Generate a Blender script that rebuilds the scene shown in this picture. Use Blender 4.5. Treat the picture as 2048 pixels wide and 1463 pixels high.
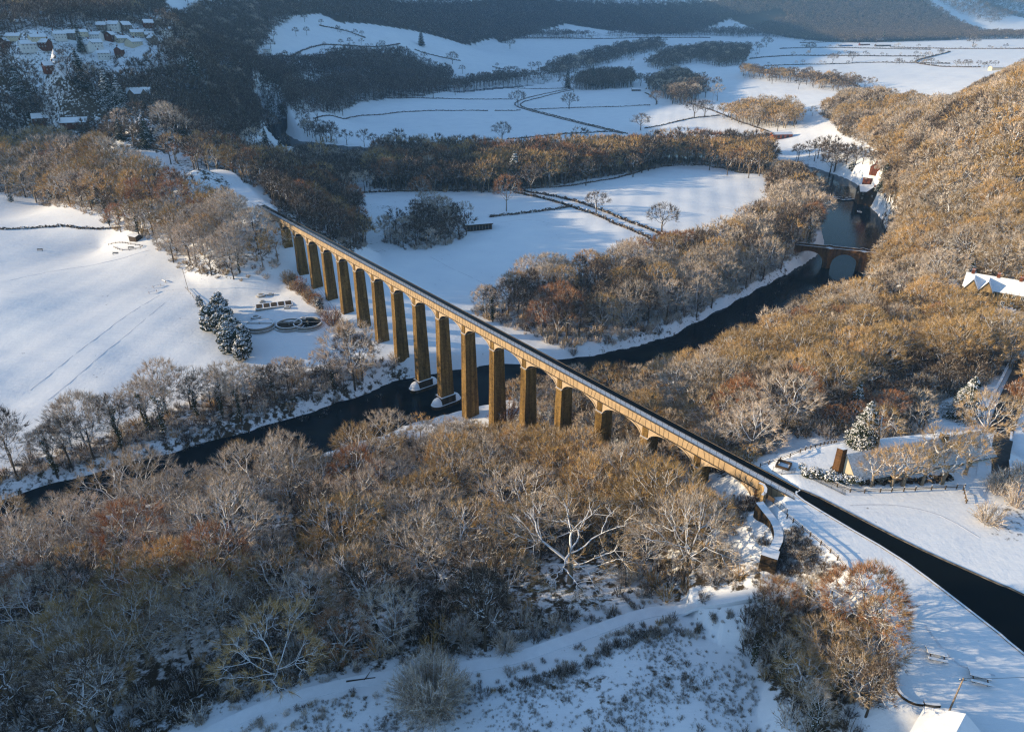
import bpy, bmesh, math, random
import numpy as np
from mathutils import Vector, Matrix

for _o in list(bpy.data.objects):
    bpy.data.objects.remove(_o)
scene = bpy.context.scene
COL = scene.collection
R = math.radians

# ------------------------------------------------------------------ camera, sky, sun, exposure
CAM_H = 88.0
PITCH = math.atan((731.5 - 40.4) / 1366.0)
cam_data = bpy.data.cameras.new("camera")
cam_data.sensor_width = 36.0
cam_data.lens = 36.0 * 1366.0 / 2048.0
cam_data.clip_start = 1.0
cam_data.clip_end = 40000.0
cam = bpy.data.objects.new("camera", cam_data)
COL.objects.link(cam)
cam.location = (0.0, 0.0, CAM_H)
cam.rotation_euler = (math.pi / 2 - PITCH, 0.0, 0.0)
scene.camera = cam

SUN_AZ, SUN_EL = R(-90.0), R(12.5)          # azimuth from +Y towards +X
world = bpy.data.worlds.new("World")
scene.world = world
world.use_nodes = True
_nt = world.node_tree
_nt.nodes.clear()
_sky = _nt.nodes.new("ShaderNodeTexSky")
_sky.sky_type = 'NISHITA'
_sky.sun_disc = False
_sky.sun_elevation = SUN_EL
_sky.sun_rotation = SUN_AZ
_sky.altitude = 100.0
_sky.air_density = 1.0
_sky.dust_density = 0.4
_sky.ozone_density = 2.0
_bg = _nt.nodes.new("ShaderNodeBackground")
_bg.inputs["Strength"].default_value = 0.128
_wo = _nt.nodes.new("ShaderNodeOutputWorld")
_tint = _nt.nodes.new("ShaderNodeMix")
_tint.data_type = 'RGBA'
_tint.blend_type = 'MULTIPLY'
_tint.inputs[0].default_value = 1.0
_tint.inputs[7].default_value = (0.92, 1.0, 1.04, 1.0)
_nt.links.new(_sky.outputs[0], _tint.inputs[6])
_nt.links.new(_tint.outputs[2], _bg.inputs[0])
_nt.links.new(_bg.outputs[0], _wo.inputs[0])

_sl = bpy.data.lights.new("sun", 'SUN')
_sl.energy = 5.0
_sl.angle = R(0.5)
_sl.color = (1.0, 0.79, 0.50)
sun = bpy.data.objects.new("sun", _sl)
COL.objects.link(sun)
SUN_DIR = Vector((math.sin(SUN_AZ) * math.cos(SUN_EL), math.cos(SUN_AZ) * math.cos(SUN_EL), math.sin(SUN_EL)))
sun.rotation_euler = SUN_DIR.to_track_quat('Z', 'Y').to_euler()

scene.view_settings.view_transform = 'Standard'
scene.view_settings.look = 'None'
scene.view_settings.gamma = 1.0
scene.view_settings.exposure = 1.06
scene.render.engine = 'CYCLES'
scene.cycles.max_bounces = 5
scene.cycles.diffuse_bounces = 3
scene.cycles.glossy_bounces = 2
scene.cycles.transmission_bounces = 2
scene.cycles.transparent_max_bounces = 4
scene.cycles.volume_bounces = 0
scene.cycles.filter_width = 1.3
scene.cycles.use_denoising = True
scene.cycles.denoiser = 'OPENIMAGEDENOISE'
scene.cycles.denoising_prefilter = 'NONE'

# ------------------------------------------------------------------ pixel (2048 x 1463 photo) to world
FPX, CXP, CYP = 1366.0, 1024.0, 731.5
FW = np.array([0.0, math.cos(PITCH), -math.sin(PITCH)])
DN = np.array([0.0, -math.sin(PITCH), -math.cos(PITCH)])
RT = np.array([1.0, 0.0, 0.0])


def ray(u, v):
    return FW + RT * ((u - CXP) / FPX) + DN * ((v - CYP) / FPX)


def at(u, v, z):
    r = ray(u, v)
    t = (z - CAM_H) / r[2]
    return np.array([r[0] * t, r[1] * t, z])


def at_dist(u, v, d):
    r = ray(u, v)
    t = d / math.hypot(r[0], r[1])
    return np.array([r[0] * t, r[1] * t, CAM_H + r[2] * t])


# ------------------------------------------------------------------ shape of the ground
CP = []          # control points (x, y, z)
for u, v, z in [
    # left meadow and the works beside the aqueduct
    (0, 430, -22), (0, 600, -25), (200, 490, -25), (200, 700, -30), (400, 600, -28.5), (0, 800, -33.5), (150, 840, -35),
    (100, 250, 6), (0, 245, 6), (180, 245, 10), (150, 335, -8), (0, 325, -8), (60, 290, 0), (220, 320, -7),
    (330, 560, -27), (300, 640, -29), (110, 400, -20), (540, 600, -29.5), (640, 640, -31), (600, 700, -33), (450, 740, -33.5),
    (300, 800, -36), (100, 905, -37), (0, 940, -37), (0, 1000, -38), (150, 950, -38), (700, 760, -36), (560, 560, -28),
    # near bank
    (1000, 1350, -17), (1000, 1460, -16), (600, 1420, -19), (300, 1463, -20), (0, 1463, -22), (0, 1250, -28), (0, 1150, -36),
    (400, 1080, -33), (400, 1000, -38), (700, 960, -37), (700, 1180, -26), (1000, 1050, -29), (1000, 900, -37), (1250, 1280, -15.5),
    (1250, 1130, -19), (1450, 1200, -15), (1400, 1050, -20), (1600, 1200, -13), (1600, 1420, -12), (1300, 1463, -14),
    # right of the aqueduct, down to the river
    (1450, 850, -17), (1520, 870, -12), (1400, 770, -28), (1300, 770, -36), (1600, 720, -26), (1750, 640, -29), (1720, 580, -36),
    (1850, 700, -19), (1990, 640, -16), (1990, 560, -13), (1750, 780, -17), (1900, 780, -10), (2040, 720, -12), (1650, 850, -8),
    # middle fields
    (1000, 480, -35), (850, 560, -35.5), (1400, 560, -36), (1250, 650, -37), (1500, 460, -34), (1300, 370, -31), (1500, 350, -33), (1100, 380, -33),
    (750, 390, -33), (720, 500, -34), (640, 480, -31), (640, 400, -26), (1250, 470, -34), (1450, 620, -38),
    (1000, 300, -35), (900, 230, -34.5), (700, 240, -35), (1200, 200, -33), (1350, 240, -33), (1550, 270, -34), (1650, 290, -33.5), (700, 310, -34),
    (620, 328, -35.5), (560, 312, -33), (525, 292, -33), (690, 335, -34), (700, 365, -33), (500, 335, -14), (600, 360, -20), (1500, 200, -29), (1350, 160, -28), (1650, 340, -36), (1100, 160, -29), (900, 190, -33),
]:
    CP.append(at(u, v, z))
for u, v, d in [
    # village hillside, upper left
    (400, 345, 455), (280, 245, 575), (280, 190, 680), (120, 150, 690), (0, 120, 730), (200, 80, 850), (60, 80, 830), (350, 75, 900),
    (400, 140, 800), (480, 200, 900), (420, 260, 700), (500, 130, 1000), (540, 160, 1120), (700, 150, 1300), (850, 140, 1650), (850, 170, 1500),
    (600, 120, 1350), (600, 60, 1550), (700, 110, 1480), (780, 70, 1750), (500, 40, 1450), (300, 30, 1150), (100, 20, 1050), (0, 20, 1000), (0, -30, 1200), (300, -30, 1400),
    (400, 0, 1450), (600, 0, 1900), (800, 50, 2000), (800, 0, 2400), (560, -40, 2000), (700, -60, 2400),
    # far valley
    (1000, 110, 2150), (950, 95, 2250), (1100, 85, 2500), (1000, 60, 2650), (1000, 30, 2900), (1000, 0, 3150), (1000, -60, 3500), (1300, 110, 2250), (1250, 85, 2750), (1450, 140, 1650), (1450, 110, 2200),
    (1400, 80, 3000), (1350, 60, 3300), (1400, 0, 3800), (1400, -60, 4200), (1700, 130, 1900), (1700, 105, 2400), (1700, 85, 3100), (1650, 60, 3600), (1700, 0, 4200), (1700, -60, 4700), (1850, 150, 1600), (1850, 120, 2000),
    (1900, 88, 3000), (2000, 100, 2500), (2048, 80, 3300), (1950, 55, 4200), (2048, 40, 5200), (1900, 10, 4600), (2048, 0, 6500), (2048, -40, 7500), (1850, -50, 5200),
    # right hillside
    (2048, 450, 395), (2048, 400, 430), (2048, 300, 490), (2048, 200, 570), (1950, 250, 560), (1900, 270, 600), (1800, 270, 720), (1900, 370, 490), (1800, 370, 572), (1740, 320, 690), (1700, 250, 900), (1880, 210, 900), (1760, 450, 478), (1850, 520, 385), (2048, 560, 338),
]:
    CP.append(at_dist(u, v, d))
for az, d, z in [(-50, 60, -24), (-60, 120, -32), (-52, 220, -36), (-50, 320, -27), (-48, 450, -15), (-46, 520, -6), (-90, 100, -20), (-90, 300, -30), (-90, 700, 20), (-65, 600, 20), (-52, 760, 22),
                 (-85, 1200, 120), (-40, 900, 85), (-90, 3000, 150), (-50, 3000, 260), (-130, 200, -10), (-130, 1000, 20), (180, 100, -5), (180, 1000, 20),
                 (130, 200, 10), (130, 1000, 40), (90, 100, 2), (90, 300, 20), (90, 1000, 90), (60, 100, 0), (60, 200, -2), (55, 300, 0), (50, 450, 25), (48, 700, 70), (50, 1200, 60), (55, 2500, 60), (60, 6000, 300), (0, 9000, 350), (-60, 8000, 320),
                 (45, 9000, 330), (130, 8000, 200), (-130, 8000, 200), (180, 8000, 200), (20, 40, -14), (-20, 40, -17), (60, 40, -6), (-60, 45, -22)]:
    CP.append(np.array([d * math.sin(R(az)), d * math.cos(R(az)), z]))
# unseen left ridge shaped to shade the upper valley; knoll added to shade foreground
for x, y, z in [(-330, 10, 80), (-330, 50, 84), (-330, 92, 80), (-330, 122, 10), (-330, 160, -18), (-230, 60, 22), (-230, 130, -16), (-1200, 200, 90), (-1200, 400, 110), (-1200, 470, 150), (-1200, 520, 205), (-1200, 580, 240), (-1200, 800, 252), (-1200, 1000, 262), (-1200, 1340, 330), (-1100, 1700, 390), (-1000, 2200, 450), (-800, 2900, 480), (-800, 3300, 520), (-700, 3900, 560), (-500, 4600, 600), (-1500, 700, 300), (-1500, 1500, 420)]:
    CP.append(np.array([x, y, z], float))
# along the aqueduct itself
AX0 = np.array([-114.0, 337.6])
AXD = np.array([0.6142, -0.7892]); AXD = AXD / np.linalg.norm(AXD)      # towards the near (right) end
AXN = np.array([-AXD[1], AXD[0]])                                       # away from the camera
SPAN = 16.15


def aq(s, t=0.0):
    """metres along the aqueduct from pier 0 and across it"""
    p = AX0 + AXD * s + AXN * t
    return float(p[0]), float(p[1])


for n, z in [(-1, -17), (0, -22), (1, -26), (2, -27), (3, -28), (4, -29.5), (6, -32), (7, -33.5), (10, -38), (11, -36), (12, -33.5), (13, -30.5), (14, -27.5), (15, -24.5), (16, -21), (16.8, -18.5)]:
    CP.append(np.array([*aq(n * SPAN), z]))
CP = np.array(CP)


def _lp(x, y):
    r = np.hypot(x, y) + 1e-6
    return np.arctan2(x, y), np.log(r)


_ca, _cr = _lp(CP[:, 0], CP[:, 1])
_K = np.hypot(_ca[:, None] - _ca[None], _cr[:, None] - _cr[None])
_n = len(CP)
_A = np.zeros((_n + 1, _n + 1))
_A[:_n, :_n] = -_K + np.eye(_n) * -0.012
_A[:_n, _n] = 1; _A[_n, :_n] = 1
_W = np.linalg.solve(_A, np.append(CP[:, 2], 0.0))


def seg_dist(x, y, pts):
    """distance to a polyline and the position along it (in vertex units)"""
    best = np.full(x.shape, 1e9); tpos = np.zeros(x.shape)
    for i in range(len(pts) - 1):
        ax, ay = pts[i][0], pts[i][1]
        bx, by = pts[i + 1][0], pts[i + 1][1]
        dx, dy = bx - ax, by - ay
        L2 = dx * dx + dy * dy + 1e-9
        t = np.clip(((x - ax) * dx + (y - ay) * dy) / L2, 0, 1)
        d = np.hypot(x - ax - t * dx, y - ay - t * dy)
        m = d < best
        best[m] = d[m]; tpos[m] = (i + t)[m]
    return best, tpos


def in_poly(x, y, poly):
    c = np.zeros(x.shape, bool)
    j = len(poly) - 1
    for i in range(len(poly)):
        xi, yi = poly[i][0], poly[i][1]
        xj, yj = poly[j][0], poly[j][1]
        with np.errstate(divide='ignore', invalid='ignore'):
            k = ((yi > y) != (yj > y)) & (x < (xj - xi) * (y - yi) / (yj - yi + 1e-12) + xi)
        c ^= k
        j = i
    return c


def smooth(t):
    t = np.clip(t, 0, 1)
    return t * t * (3 - 2 * t)


# river: centre line (u, v, half width in metres), water levels fall downstream
RIVER = []
for u, v, hw, zw in [(-260, 1170, 15, -41), (0, 1052, 14, -41), (250, 975, 13, -41), (450, 916, 13, -41), (620, 870, 14, -41), (740, 832, 15, -41), (850, 790, 17, -41), (1000, 765, 16, -41),
                     (1150, 752, 14, -41), (1290, 725, 15, -41), (1400, 702, 17, -41), (1510, 648, 20, -41), (1590, 600, 21, -41), (1650, 560, 20, -41), (1695, 525, 19, -41), (1715, 490, 20, -40.6), (1706, 450, 22, -40.3),
                     (1688, 410, 20, -40), (1677, 388, 18, -39.6), (1676, 372, 19, -39), (1650, 355, 18, -39), (1580, 330, 14, -39), (1480, 316, 13, -39), (1300, 310, 13, -39), (1100, 314, 13, -39), (900, 318, 13, -39),
                     (780, 308, 14, -39), (700, 299, 15, -39), (630, 293, 15, -38.8), (575, 285, 16, -38.6), (545, 270, 17, -38.5), (560, 247, 16, -38.4), (620, 222, 13, -38.2), (730, 202, 11, -38), (850, 190, 12, -38), (1000, 176, 12, -37.5), (1100, 168, 12, -37)]:
    p = at(u, v, zw)
    RIVER.append((p[0], p[1], hw, zw))
_RT = np.arange(len(RIVER))
# embankments carrying the canal at either end of the aqueduct (level ground, z = 0)
NEAR_PLATEAU = [aq(17.42 * SPAN, -2.3)] + [tuple(at(u, v, 0)[:2]) for u, v in
    [(1573, 1032), (1630, 1080), (1700, 1140), (1780, 1230), (1800, 1330), (1790, 1390), (1840, 1440), (1840, 1600)]] + [(60.0, 0.0), (110.0, -260.0), (330.0, -260.0), (260.0, 20.0), (175.0, 95.0)] + [tuple(at(u, v, 0)[:2]) for u, v in [(2150, 960), (2010, 900), (1965, 858), (1800, 872), (1690, 884), (1600, 903), (1545, 930)]] + [aq(17.42 * SPAN, 2.6)]
WALL_FOOT = [tuple(at(u, v, zz)[:2]) for u, v, zz in [(1519, 1003, -0.3), (1549, 1040, -0.9), (1556, 1080, -1.8), (1541, 1108, -2.2)]]
HOLLOW = [tuple(at(u, v, zz)[:2]) for u, v, zz in [(1516, 1004, -0.5), (1531, 1023, -0.6), (1546, 1042, -1), (1553, 1062, -1.4), (1551, 1080, -1.8), (1540, 1096, -2), (1500, 1110, -9), (1450, 1080, -12), (1450, 1020, -12), (1480, 990, -10)]]
FAR_BANK = [aq(-1.75 * SPAN), aq(-2.6 * SPAN), tuple(at(470, 366, 0)[:2]), tuple(at(420, 352, 0)[:2]), tuple(at(380, 345, 0)[:2]), tuple(at(330, 346, 0)[:2])]


def ground(x, y):
    x = np.atleast_1d(np.asarray(x, float)); y = np.atleast_1d(np.asarray(y, float))
    a, lr = _lp(x, y)
    z = np.empty(x.shape)
    for i in range(0, len(x), 20000):
        s = slice(i, i + 20000)
        K = np.hypot(a[s][:, None] - _ca[None], lr[s][:, None] - _cr[None])
        z[s] = -K @ _W[:_n] + _W[_n]
    # gentle natural unevenness
    z += 0.35 * np.sin(x * 0.11 + 1.3 * np.sin(y * 0.05)) * np.sin(y * 0.09 + 0.7) + 0.15 * np.sin(x * 0.31 + y * 0.27) * np.sin(y * 0.37 - x * 0.12)
    # far embankment
    d, _ = seg_dist(x, y, FAR_BANK)
    z = np.maximum(z, -0.1 - 0.62 * np.maximum(d - 5.5, 0))
    # near embankment
    ins = in_poly(x, y, NEAR_PLATEAU)
    d, _ = seg_dist(x, y, NEAR_PLATEAU + NEAR_PLATEAU[:1])
    z = np.where(ins, 0.0, np.where(d < 60, np.maximum(z, -0.75 * d), z))
    z = np.where(~ins & (z > 0) & (d < 25), z * smooth(d / 25), z)
    # hollow inside the curved wing wall
    ins = in_poly(x, y, HOLLOW)
    d, _ = seg_dist(x, y, HOLLOW + HOLLOW[:1])
    z = np.where(ins, np.minimum(z, np.maximum(-2.4 - 0.8 * d, -4.6)), z)
    d, t = seg_dist(x, y, WALL_FOOT)
    z = np.where(d < 14, np.maximum(z, -3.4 - 0.45 * t - 0.55 * d), z)
    # river bed and banks
    d, t = seg_dist(x, y, RIVER)
    hw = np.interp(t, _RT, [p[2] for p in RIVER]); zw = np.interp(t, _RT, [p[3] for p in RIVER])
    zn = np.maximum(z, zw + 0.7)
    e = d - hw + 1.2 * np.sin(x * 0.21) * np.sin(y * 0.17 + 1)
    k = smooth((e + 1.0) / 5.0)
    z = np.where(e < 40, (zw - 1.6) * (1 - k) + zn * k, z)
    return z


def gz(x, y):
    return float(ground([x], [y])[0])


def hit(u, v, lift=0.0):
    """where the line of sight through a photo pixel meets the ground raised by lift"""
    r = ray(u, v)
    rh = math.hypot(r[0], r[1])
    d = np.exp(np.linspace(math.log(45), math.log(9000), 420))
    x = r[0] / rh * d; y = r[1] / rh * d
    zr = CAM_H + r[2] / rh * d
    g = ground(x, y) + lift
    k = np.nonzero(zr <= g)[0]
    i = int(k[0]) if len(k) else len(d) - 1
    if i == 0:
        return np.array([x[0], y[0], g[0] - lift])
    a = (zr[i - 1] - g[i - 1]); b = (g[i] - zr[i])
    q = a / (a + b + 1e-9)
    return np.array([x[i - 1] + q * (x[i] - x[i - 1]), y[i - 1] + q * (y[i] - y[i - 1]), g[i - 1] - lift + q * (g[i] - g[i - 1])])

# ------------------------------------------------------------------ materials
MAT = {}


def new_mat(name):
    m = bpy.data.materials.new(name)
    m.use_nodes = True
    nt = m.node_tree
    return m, nt, nt.nodes, nt.links, nt.nodes["Principled BSDF"]


def _set(b, **kw):
    for k, v in kw.items():
        b.inputs[k].default_value = v


def noise(ns, scale, detail=4.0, rough=0.55):
    n = ns.new("ShaderNodeTexNoise")
    n.inputs["Scale"].default_value = scale
    n.inputs["Detail"].default_value = detail
    n.inputs["Roughness"].default_value = rough
    return n


def ramp(ns, stops, mode='LINEAR'):
    r = ns.new("ShaderNodeValToRGB")
    r.color_ramp.interpolation = mode
    e = r.color_ramp.elements
    while len(e) < len(stops):
        e.new(0.5)
    for k, (p, c) in zip(e, stops):
        k.position = p
        k.color = (*c, 1.0) if len(c) == 3 else c
    return r


def mixc(ns, ls, fac, a, b, blend='MIX'):
    m = ns.new("ShaderNodeMix")
    m.data_type = 'RGBA'
    m.blend_type = blend
    for s, v in ((0, fac), (6, a), (7, b)):
        if hasattr(v, "links"):
            ls.new(v, m.inputs[s])
        else:
            m.inputs[s].default_value = (*v, 1.0) if isinstance(v, tuple) and len(v) == 3 else v
    return m.outputs[2]


def mathn(ns, ls, op, a, b=None, clamp=False):
    m = ns.new("ShaderNodeMath")
    m.operation = op
    m.use_clamp = clamp
    for i, v in ((0, a), (1, b)):
        if v is None:
            continue
        if hasattr(v, "links"):
            ls.new(v, m.inputs[i])
        else:
            m.inputs[i].default_value = v
    return m.outputs[0]


def plain(name, col, rough=0.8, var=0.25, scale=1.2, vary_obj=0.0, spec=0.2, bump=0.0, bscale=8.0):
    """one colour broken up by noise, optionally a little different on every object"""
    m, nt, ns, ls, b = new_mat(name)
    _set(b, Roughness=rough)
    b.inputs["Specular IOR Level"].default_value = spec
    tc = ns.new("ShaderNodeTexCoord")
    n = noise(ns, scale, 5.0)
    ls.new(tc.outputs["Object"], n.inputs["Vector"])
    lo = tuple(c * (1 - var) for c in col); hi = tuple(min(1, c * (1 + var)) for c in col)
    r = ramp(ns, [(0.3, lo), (0.7, hi)])
    ls.new(n.outputs["Fac"], r.inputs[0])
    out = r.outputs[0]
    if vary_obj:
        oi = ns.new("ShaderNodeObjectInfo")
        rr = ramp(ns, [(0.0, (1 - vary_obj, 1 - vary_obj, 1 - vary_obj)), (0.5, (1, 1, 1)), (1.0, (1 + vary_obj, 1 + vary_obj * 0.6, 1 + vary_obj * 0.3))])
        ls.new(oi.outputs["Random"], rr.inputs[0])
        out = mixc(ns, ls, 1.0, out, rr.outputs[0], 'MULTIPLY')
    ls.new(out, b.inputs["Base Color"])
    if bump:
        n2 = noise(ns, bscale, 4.0)
        ls.new(tc.outputs["Object"], n2.inputs["Vector"])
        bp = ns.new("ShaderNodeBump")
        bp.inputs["Strength"].default_value = bump
        bp.inputs["Distance"].default_value = 0.1
        ls.new(n2.outputs["Fac"], bp.inputs["Height"])
        ls.new(bp.outputs[0], b.inputs["Normal"])
    MAT[name] = m
    return m


SNOW = (0.80, 0.81, 0.84)
plain("snow", SNOW, 0.65, 0.04, 0.8, bump=0.25, bscale=3.0)
plain("snow_roof", (0.78, 0.79, 0.82), 0.65, 0.06, 0.9, bump=0.2, bscale=2.0)


def ground_material():
    m, nt, ns, ls, b = new_mat("snowy_ground")
    _set(b, Roughness=0.7)
    b.inputs["Specular IOR Level"].default_value = 0.15
    geo = ns.new("ShaderNodeNewGeometry")
    at_ = ns.new("ShaderNodeAttribute"); at_.attribute_name = "litter"
    n1 = noise(ns, 0.55, 6.0, 0.65); n2 = noise(ns, 0.06, 3.0); n3 = noise(ns, 2.6, 3.0)
    for n in (n1, n2, n3):
        ls.new(geo.outputs["Position"], n.inputs["Vector"])
    # litter shows through the snow where the noise falls under its density
    v = mathn(ns, ls, 'ADD', n1.outputs["Fac"], mathn(ns, ls, 'MULTIPLY', mathn(ns, ls, 'SUBTRACT', n2.outputs["Fac"], 0.5), 0.5))
    d = mathn(ns, ls, 'SUBTRACT', mathn(ns, ls, 'ADD', mathn(ns, ls, 'MULTIPLY', at_.outputs["Fac"], 0.42), 0.24), v)
    f = mathn(ns, ls, 'MULTIPLY', d, 9.0, True)
    lit = ramp(ns, [(0.3, (0.035, 0.026, 0.018)), (0.55, (0.085, 0.062, 0.038)), (0.75, (0.06, 0.055, 0.025))])
    ls.new(n3.outputs["Fac"], lit.inputs[0])
    sn = ramp(ns, [(0.3, (0.77, 0.785, 0.82)), (0.7, (0.83, 0.84, 0.86))])
    ls.new(n2.outputs["Fac"], sn.inputs[0])
    ls.new(mixc(ns, ls, f, sn.outputs[0], lit.outputs[0]), b.inputs["Base Color"])
    n4 = noise(ns, 0.9, 5.0, 0.6)
    mp = ns.new("ShaderNodeMapping"); mp.inputs["Scale"].default_value = (0.8, 0.5, 1.0); mp.inputs["Rotation"].default_value = (0, 0, 0.6)
    ls.new(geo.outputs["Position"], mp.inputs[0]); ls.new(mp.outputs[0], n4.inputs["Vector"])
    n5 = noise(ns, 0.16, 4.0, 0.6)
    mp2 = ns.new("ShaderNodeMapping"); mp2.inputs["Scale"].default_value = (0.25, 1.6, 1.0); mp2.inputs["Rotation"].default_value = (0, 0, -0.86)
    ls.new(geo.outputs["Position"], mp2.inputs[0]); ls.new(mp2.outputs[0], n5.inputs["Vector"])
    h0 = mathn(ns, ls, 'MULTIPLY', n5.outputs["Fac"], 4.5)
    h = mathn(ns, ls, 'ADD', n4.outputs["Fac"], mathn(ns, ls, 'MULTIPLY', n3.outputs["Fac"], 0.25))
    h = mathn(ns, ls, 'ADD', h, h0)
    bp = ns.new("ShaderNodeBump"); bp.inputs["Strength"].default_value = 0.30; bp.inputs["Distance"].default_value = 0.3
    ls.new(h, bp.inputs["Height"]); ls.new(bp.outputs[0], b.inputs["Normal"])
    MAT["ground"] = m


ground_material()


def water_material(name, col, bump, scale, rough=0.12):
    m, nt, ns, ls, b = new_mat(name)
    _set(b, Roughness=rough)
    b.inputs["Specular IOR Level"].default_value = 0.07
    b.inputs["Base Color"].default_value = (*col, 1)
    b.inputs["IOR"].default_value = 1.33
    geo = ns.new("ShaderNodeNewGeometry")
    n = noise(ns, scale, 3.0)
    ls.new(geo.outputs["Position"], n.inputs["Vector"])
    bp = ns.new("ShaderNodeBump"); bp.inputs["Strength"].default_value = bump; bp.inputs["Distance"].default_value = 0.1
    ls.new(n.outputs["Fac"], bp.inputs["Height"]); ls.new(bp.outputs[0], b.inputs["Normal"])
    MAT[name] = m
    return m


water_material("river_water", (0.005, 0.011, 0.016), 0.22, 0.5)
water_material("canal_water", (0.005, 0.007, 0.008), 0.02, 0.25, 0.04)


def stone(name, col, course=0.45, snow_top=False):
    """coursed masonry: every course and block its own shade, dark stains running down"""
    m, nt, ns, ls, b = new_mat(name)
    _set(b, Roughness=0.9)
    b.inputs["Specular IOR Level"].default_value = 0.1
    tc = ns.new("ShaderNodeTexCoord")
    w = noise(ns, 0.9, 6.0, 0.65); ls.new(tc.outputs["Object"], w.inputs["Vector"])
    sx = ns.new("ShaderNodeSeparateXYZ"); ls.new(tc.outputs["Object"], sx.inputs[0])
    cb = ns.new("ShaderNodeCombineXYZ")
    ls.new(mathn(ns, ls, 'ADD', sx.outputs[0], sx.outputs[1]), cb.inputs[0]); ls.new(sx.outputs[2], cb.inputs[1])
    br = ns.new("ShaderNodeTexBrick")
    br.inputs["Scale"].default_value = 1.0 / course
    br.inputs["Color1"].default_value = (0.62, 0.62, 0.62, 1); br.inputs["Color2"].default_value = (1.3, 1.25, 1.15, 1); br.inputs["Mortar"].default_value = (0.55, 0.52, 0.5, 1)
    br.inputs["Mortar Size"].default_value = 0.03
    ls.new(cb.outputs[0], br.inputs["Vector"])
    r = ramp(ns, [(0.25, tuple(c * 0.45 for c in col)), (0.5, col), (0.75, tuple(c * 1.3 for c in col))])
    ls.new(w.outputs["Fac"], r.inputs[0])
    c = mixc(ns, ls, 1.0, r.outputs[0], br.outputs[0], 'MULTIPLY')
    st = noise(ns, 1.0, 4.0)
    mp = ns.new("ShaderNodeMapping"); mp.inputs["Scale"].default_value = (0.8, 0.8, 0.07)
    ls.new(tc.outputs["Object"], mp.inputs[0]); ls.new(mp.outputs[0], st.inputs["Vector"])
    sr = ramp(ns, [(0.38, (1.1, 1.1, 1.1)), (0.62, (0.38, 0.37, 0.36))]); ls.new(st.outputs["Fac"], sr.inputs[0])
    c = mixc(ns, ls, 0.8, c, sr.outputs[0], 'MULTIPLY')
    ls.new(c, b.inputs["Base Color"])
    bp = ns.new("ShaderNodeBump"); bp.inputs["Strength"].default_value = 0.4; bp.inputs["Distance"].default_value = 0.06
    ls.new(mathn(ns, ls, 'ADD', w.outputs["Fac"], br.outputs["Fac"]), bp.inputs["Height"]); ls.new(bp.outputs[0], b.inputs["Normal"])
    MAT[name] = m
    return m


stone("ochre_stone", (0.235, 0.150, 0.055), 0.7)
stone("brown_stone", (0.16, 0.085, 0.04))
stone("dark_stone", (0.085, 0.062, 0.042))
stone("cream_stone", (0.42, 0.30, 0.16), 0.3)
stone("red_brick", (0.19, 0.07, 0.042), 0.12)
stone("grey_stone", (0.24, 0.21, 0.18), 0.3)
plain("iron_panel", (0.38, 0.27, 0.16), 0.7, 0.16, 0.7)
plain("iron_spandrel", (0.44, 0.33, 0.22), 0.7, 0.12, 0.6)
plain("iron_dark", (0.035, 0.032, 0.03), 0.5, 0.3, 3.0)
plain("wood_dark", (0.06, 0.042, 0.03), 0.85, 0.3, 3.0)
plain("wood_post", (0.12, 0.085, 0.055), 0.85, 0.3, 3.0)
plain("wood_pale", (0.26, 0.20, 0.15), 0.8, 0.25, 3.0)
plain("concrete", (0.30, 0.28, 0.25), 0.9, 0.25, 1.5)
plain("asphalt", (0.045, 0.043, 0.042), 0.85, 0.25, 1.2)
plain("render_cream", (0.58, 0.50, 0.36), 0.85, 0.1, 0.8)
plain("render_white", (0.66, 0.64, 0.60), 0.85, 0.1, 0.8)
plain("slate", (0.10, 0.10, 0.115), 0.7, 0.2, 2.0)
plain("red_sheet", (0.38, 0.10, 0.04), 0.6, 0.2, 1.0)
plain("blue_sheet", (0.06, 0.14, 0.30), 0.6, 0.2, 1.0)
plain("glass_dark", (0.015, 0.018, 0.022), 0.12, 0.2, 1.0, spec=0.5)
plain("terracotta", (0.42, 0.14, 0.06), 0.8, 0.2, 2.0)
plain("white_paint", (0.72, 0.72, 0.72), 0.5, 0.05, 1.0)
plain("trodden_snow", (0.60, 0.61, 0.65), 0.8, 0.12, 1.5)
plain("mud", (0.05, 0.036, 0.024), 0.9, 0.3, 1.0)


def thin_snow_roof():
    """slates with a thin broken dusting of snow"""
    m, nt, ns, ls, b = new_mat("dusted_slate")
    _set(b, Roughness=0.75)
    tc = ns.new("ShaderNodeTexCoord")
    n = noise(ns, 2.2, 5.0, 0.7)
    mp = ns.new("ShaderNodeMapping"); mp.inputs["Scale"].default_value = (0.5, 2.2, 2.2)
    ls.new(tc.outputs["Object"], mp.inputs[0]); ls.new(mp.outputs[0], n.inputs["Vector"])
    r = ramp(ns, [(0.30, (0.20, 0.18, 0.17)), (0.48, (0.55, 0.55, 0.56)), (0.62, (0.74, 0.75, 0.78))])
    ls.new(n.outputs["Fac"], r.inputs[0]); ls.new(r.outputs[0], b.inputs["Base Color"])
    MAT["dusted_slate"] = m


thin_snow_roof()


# ------------------------------------------------------------------ helpers
def tag(o, label=None, cat=None, group=None, kind=None):
    if label: o["label"] = label
    if cat: o["category"] = cat
    if group: o["group"] = group
    if kind: o["kind"] = kind
    return o


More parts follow.
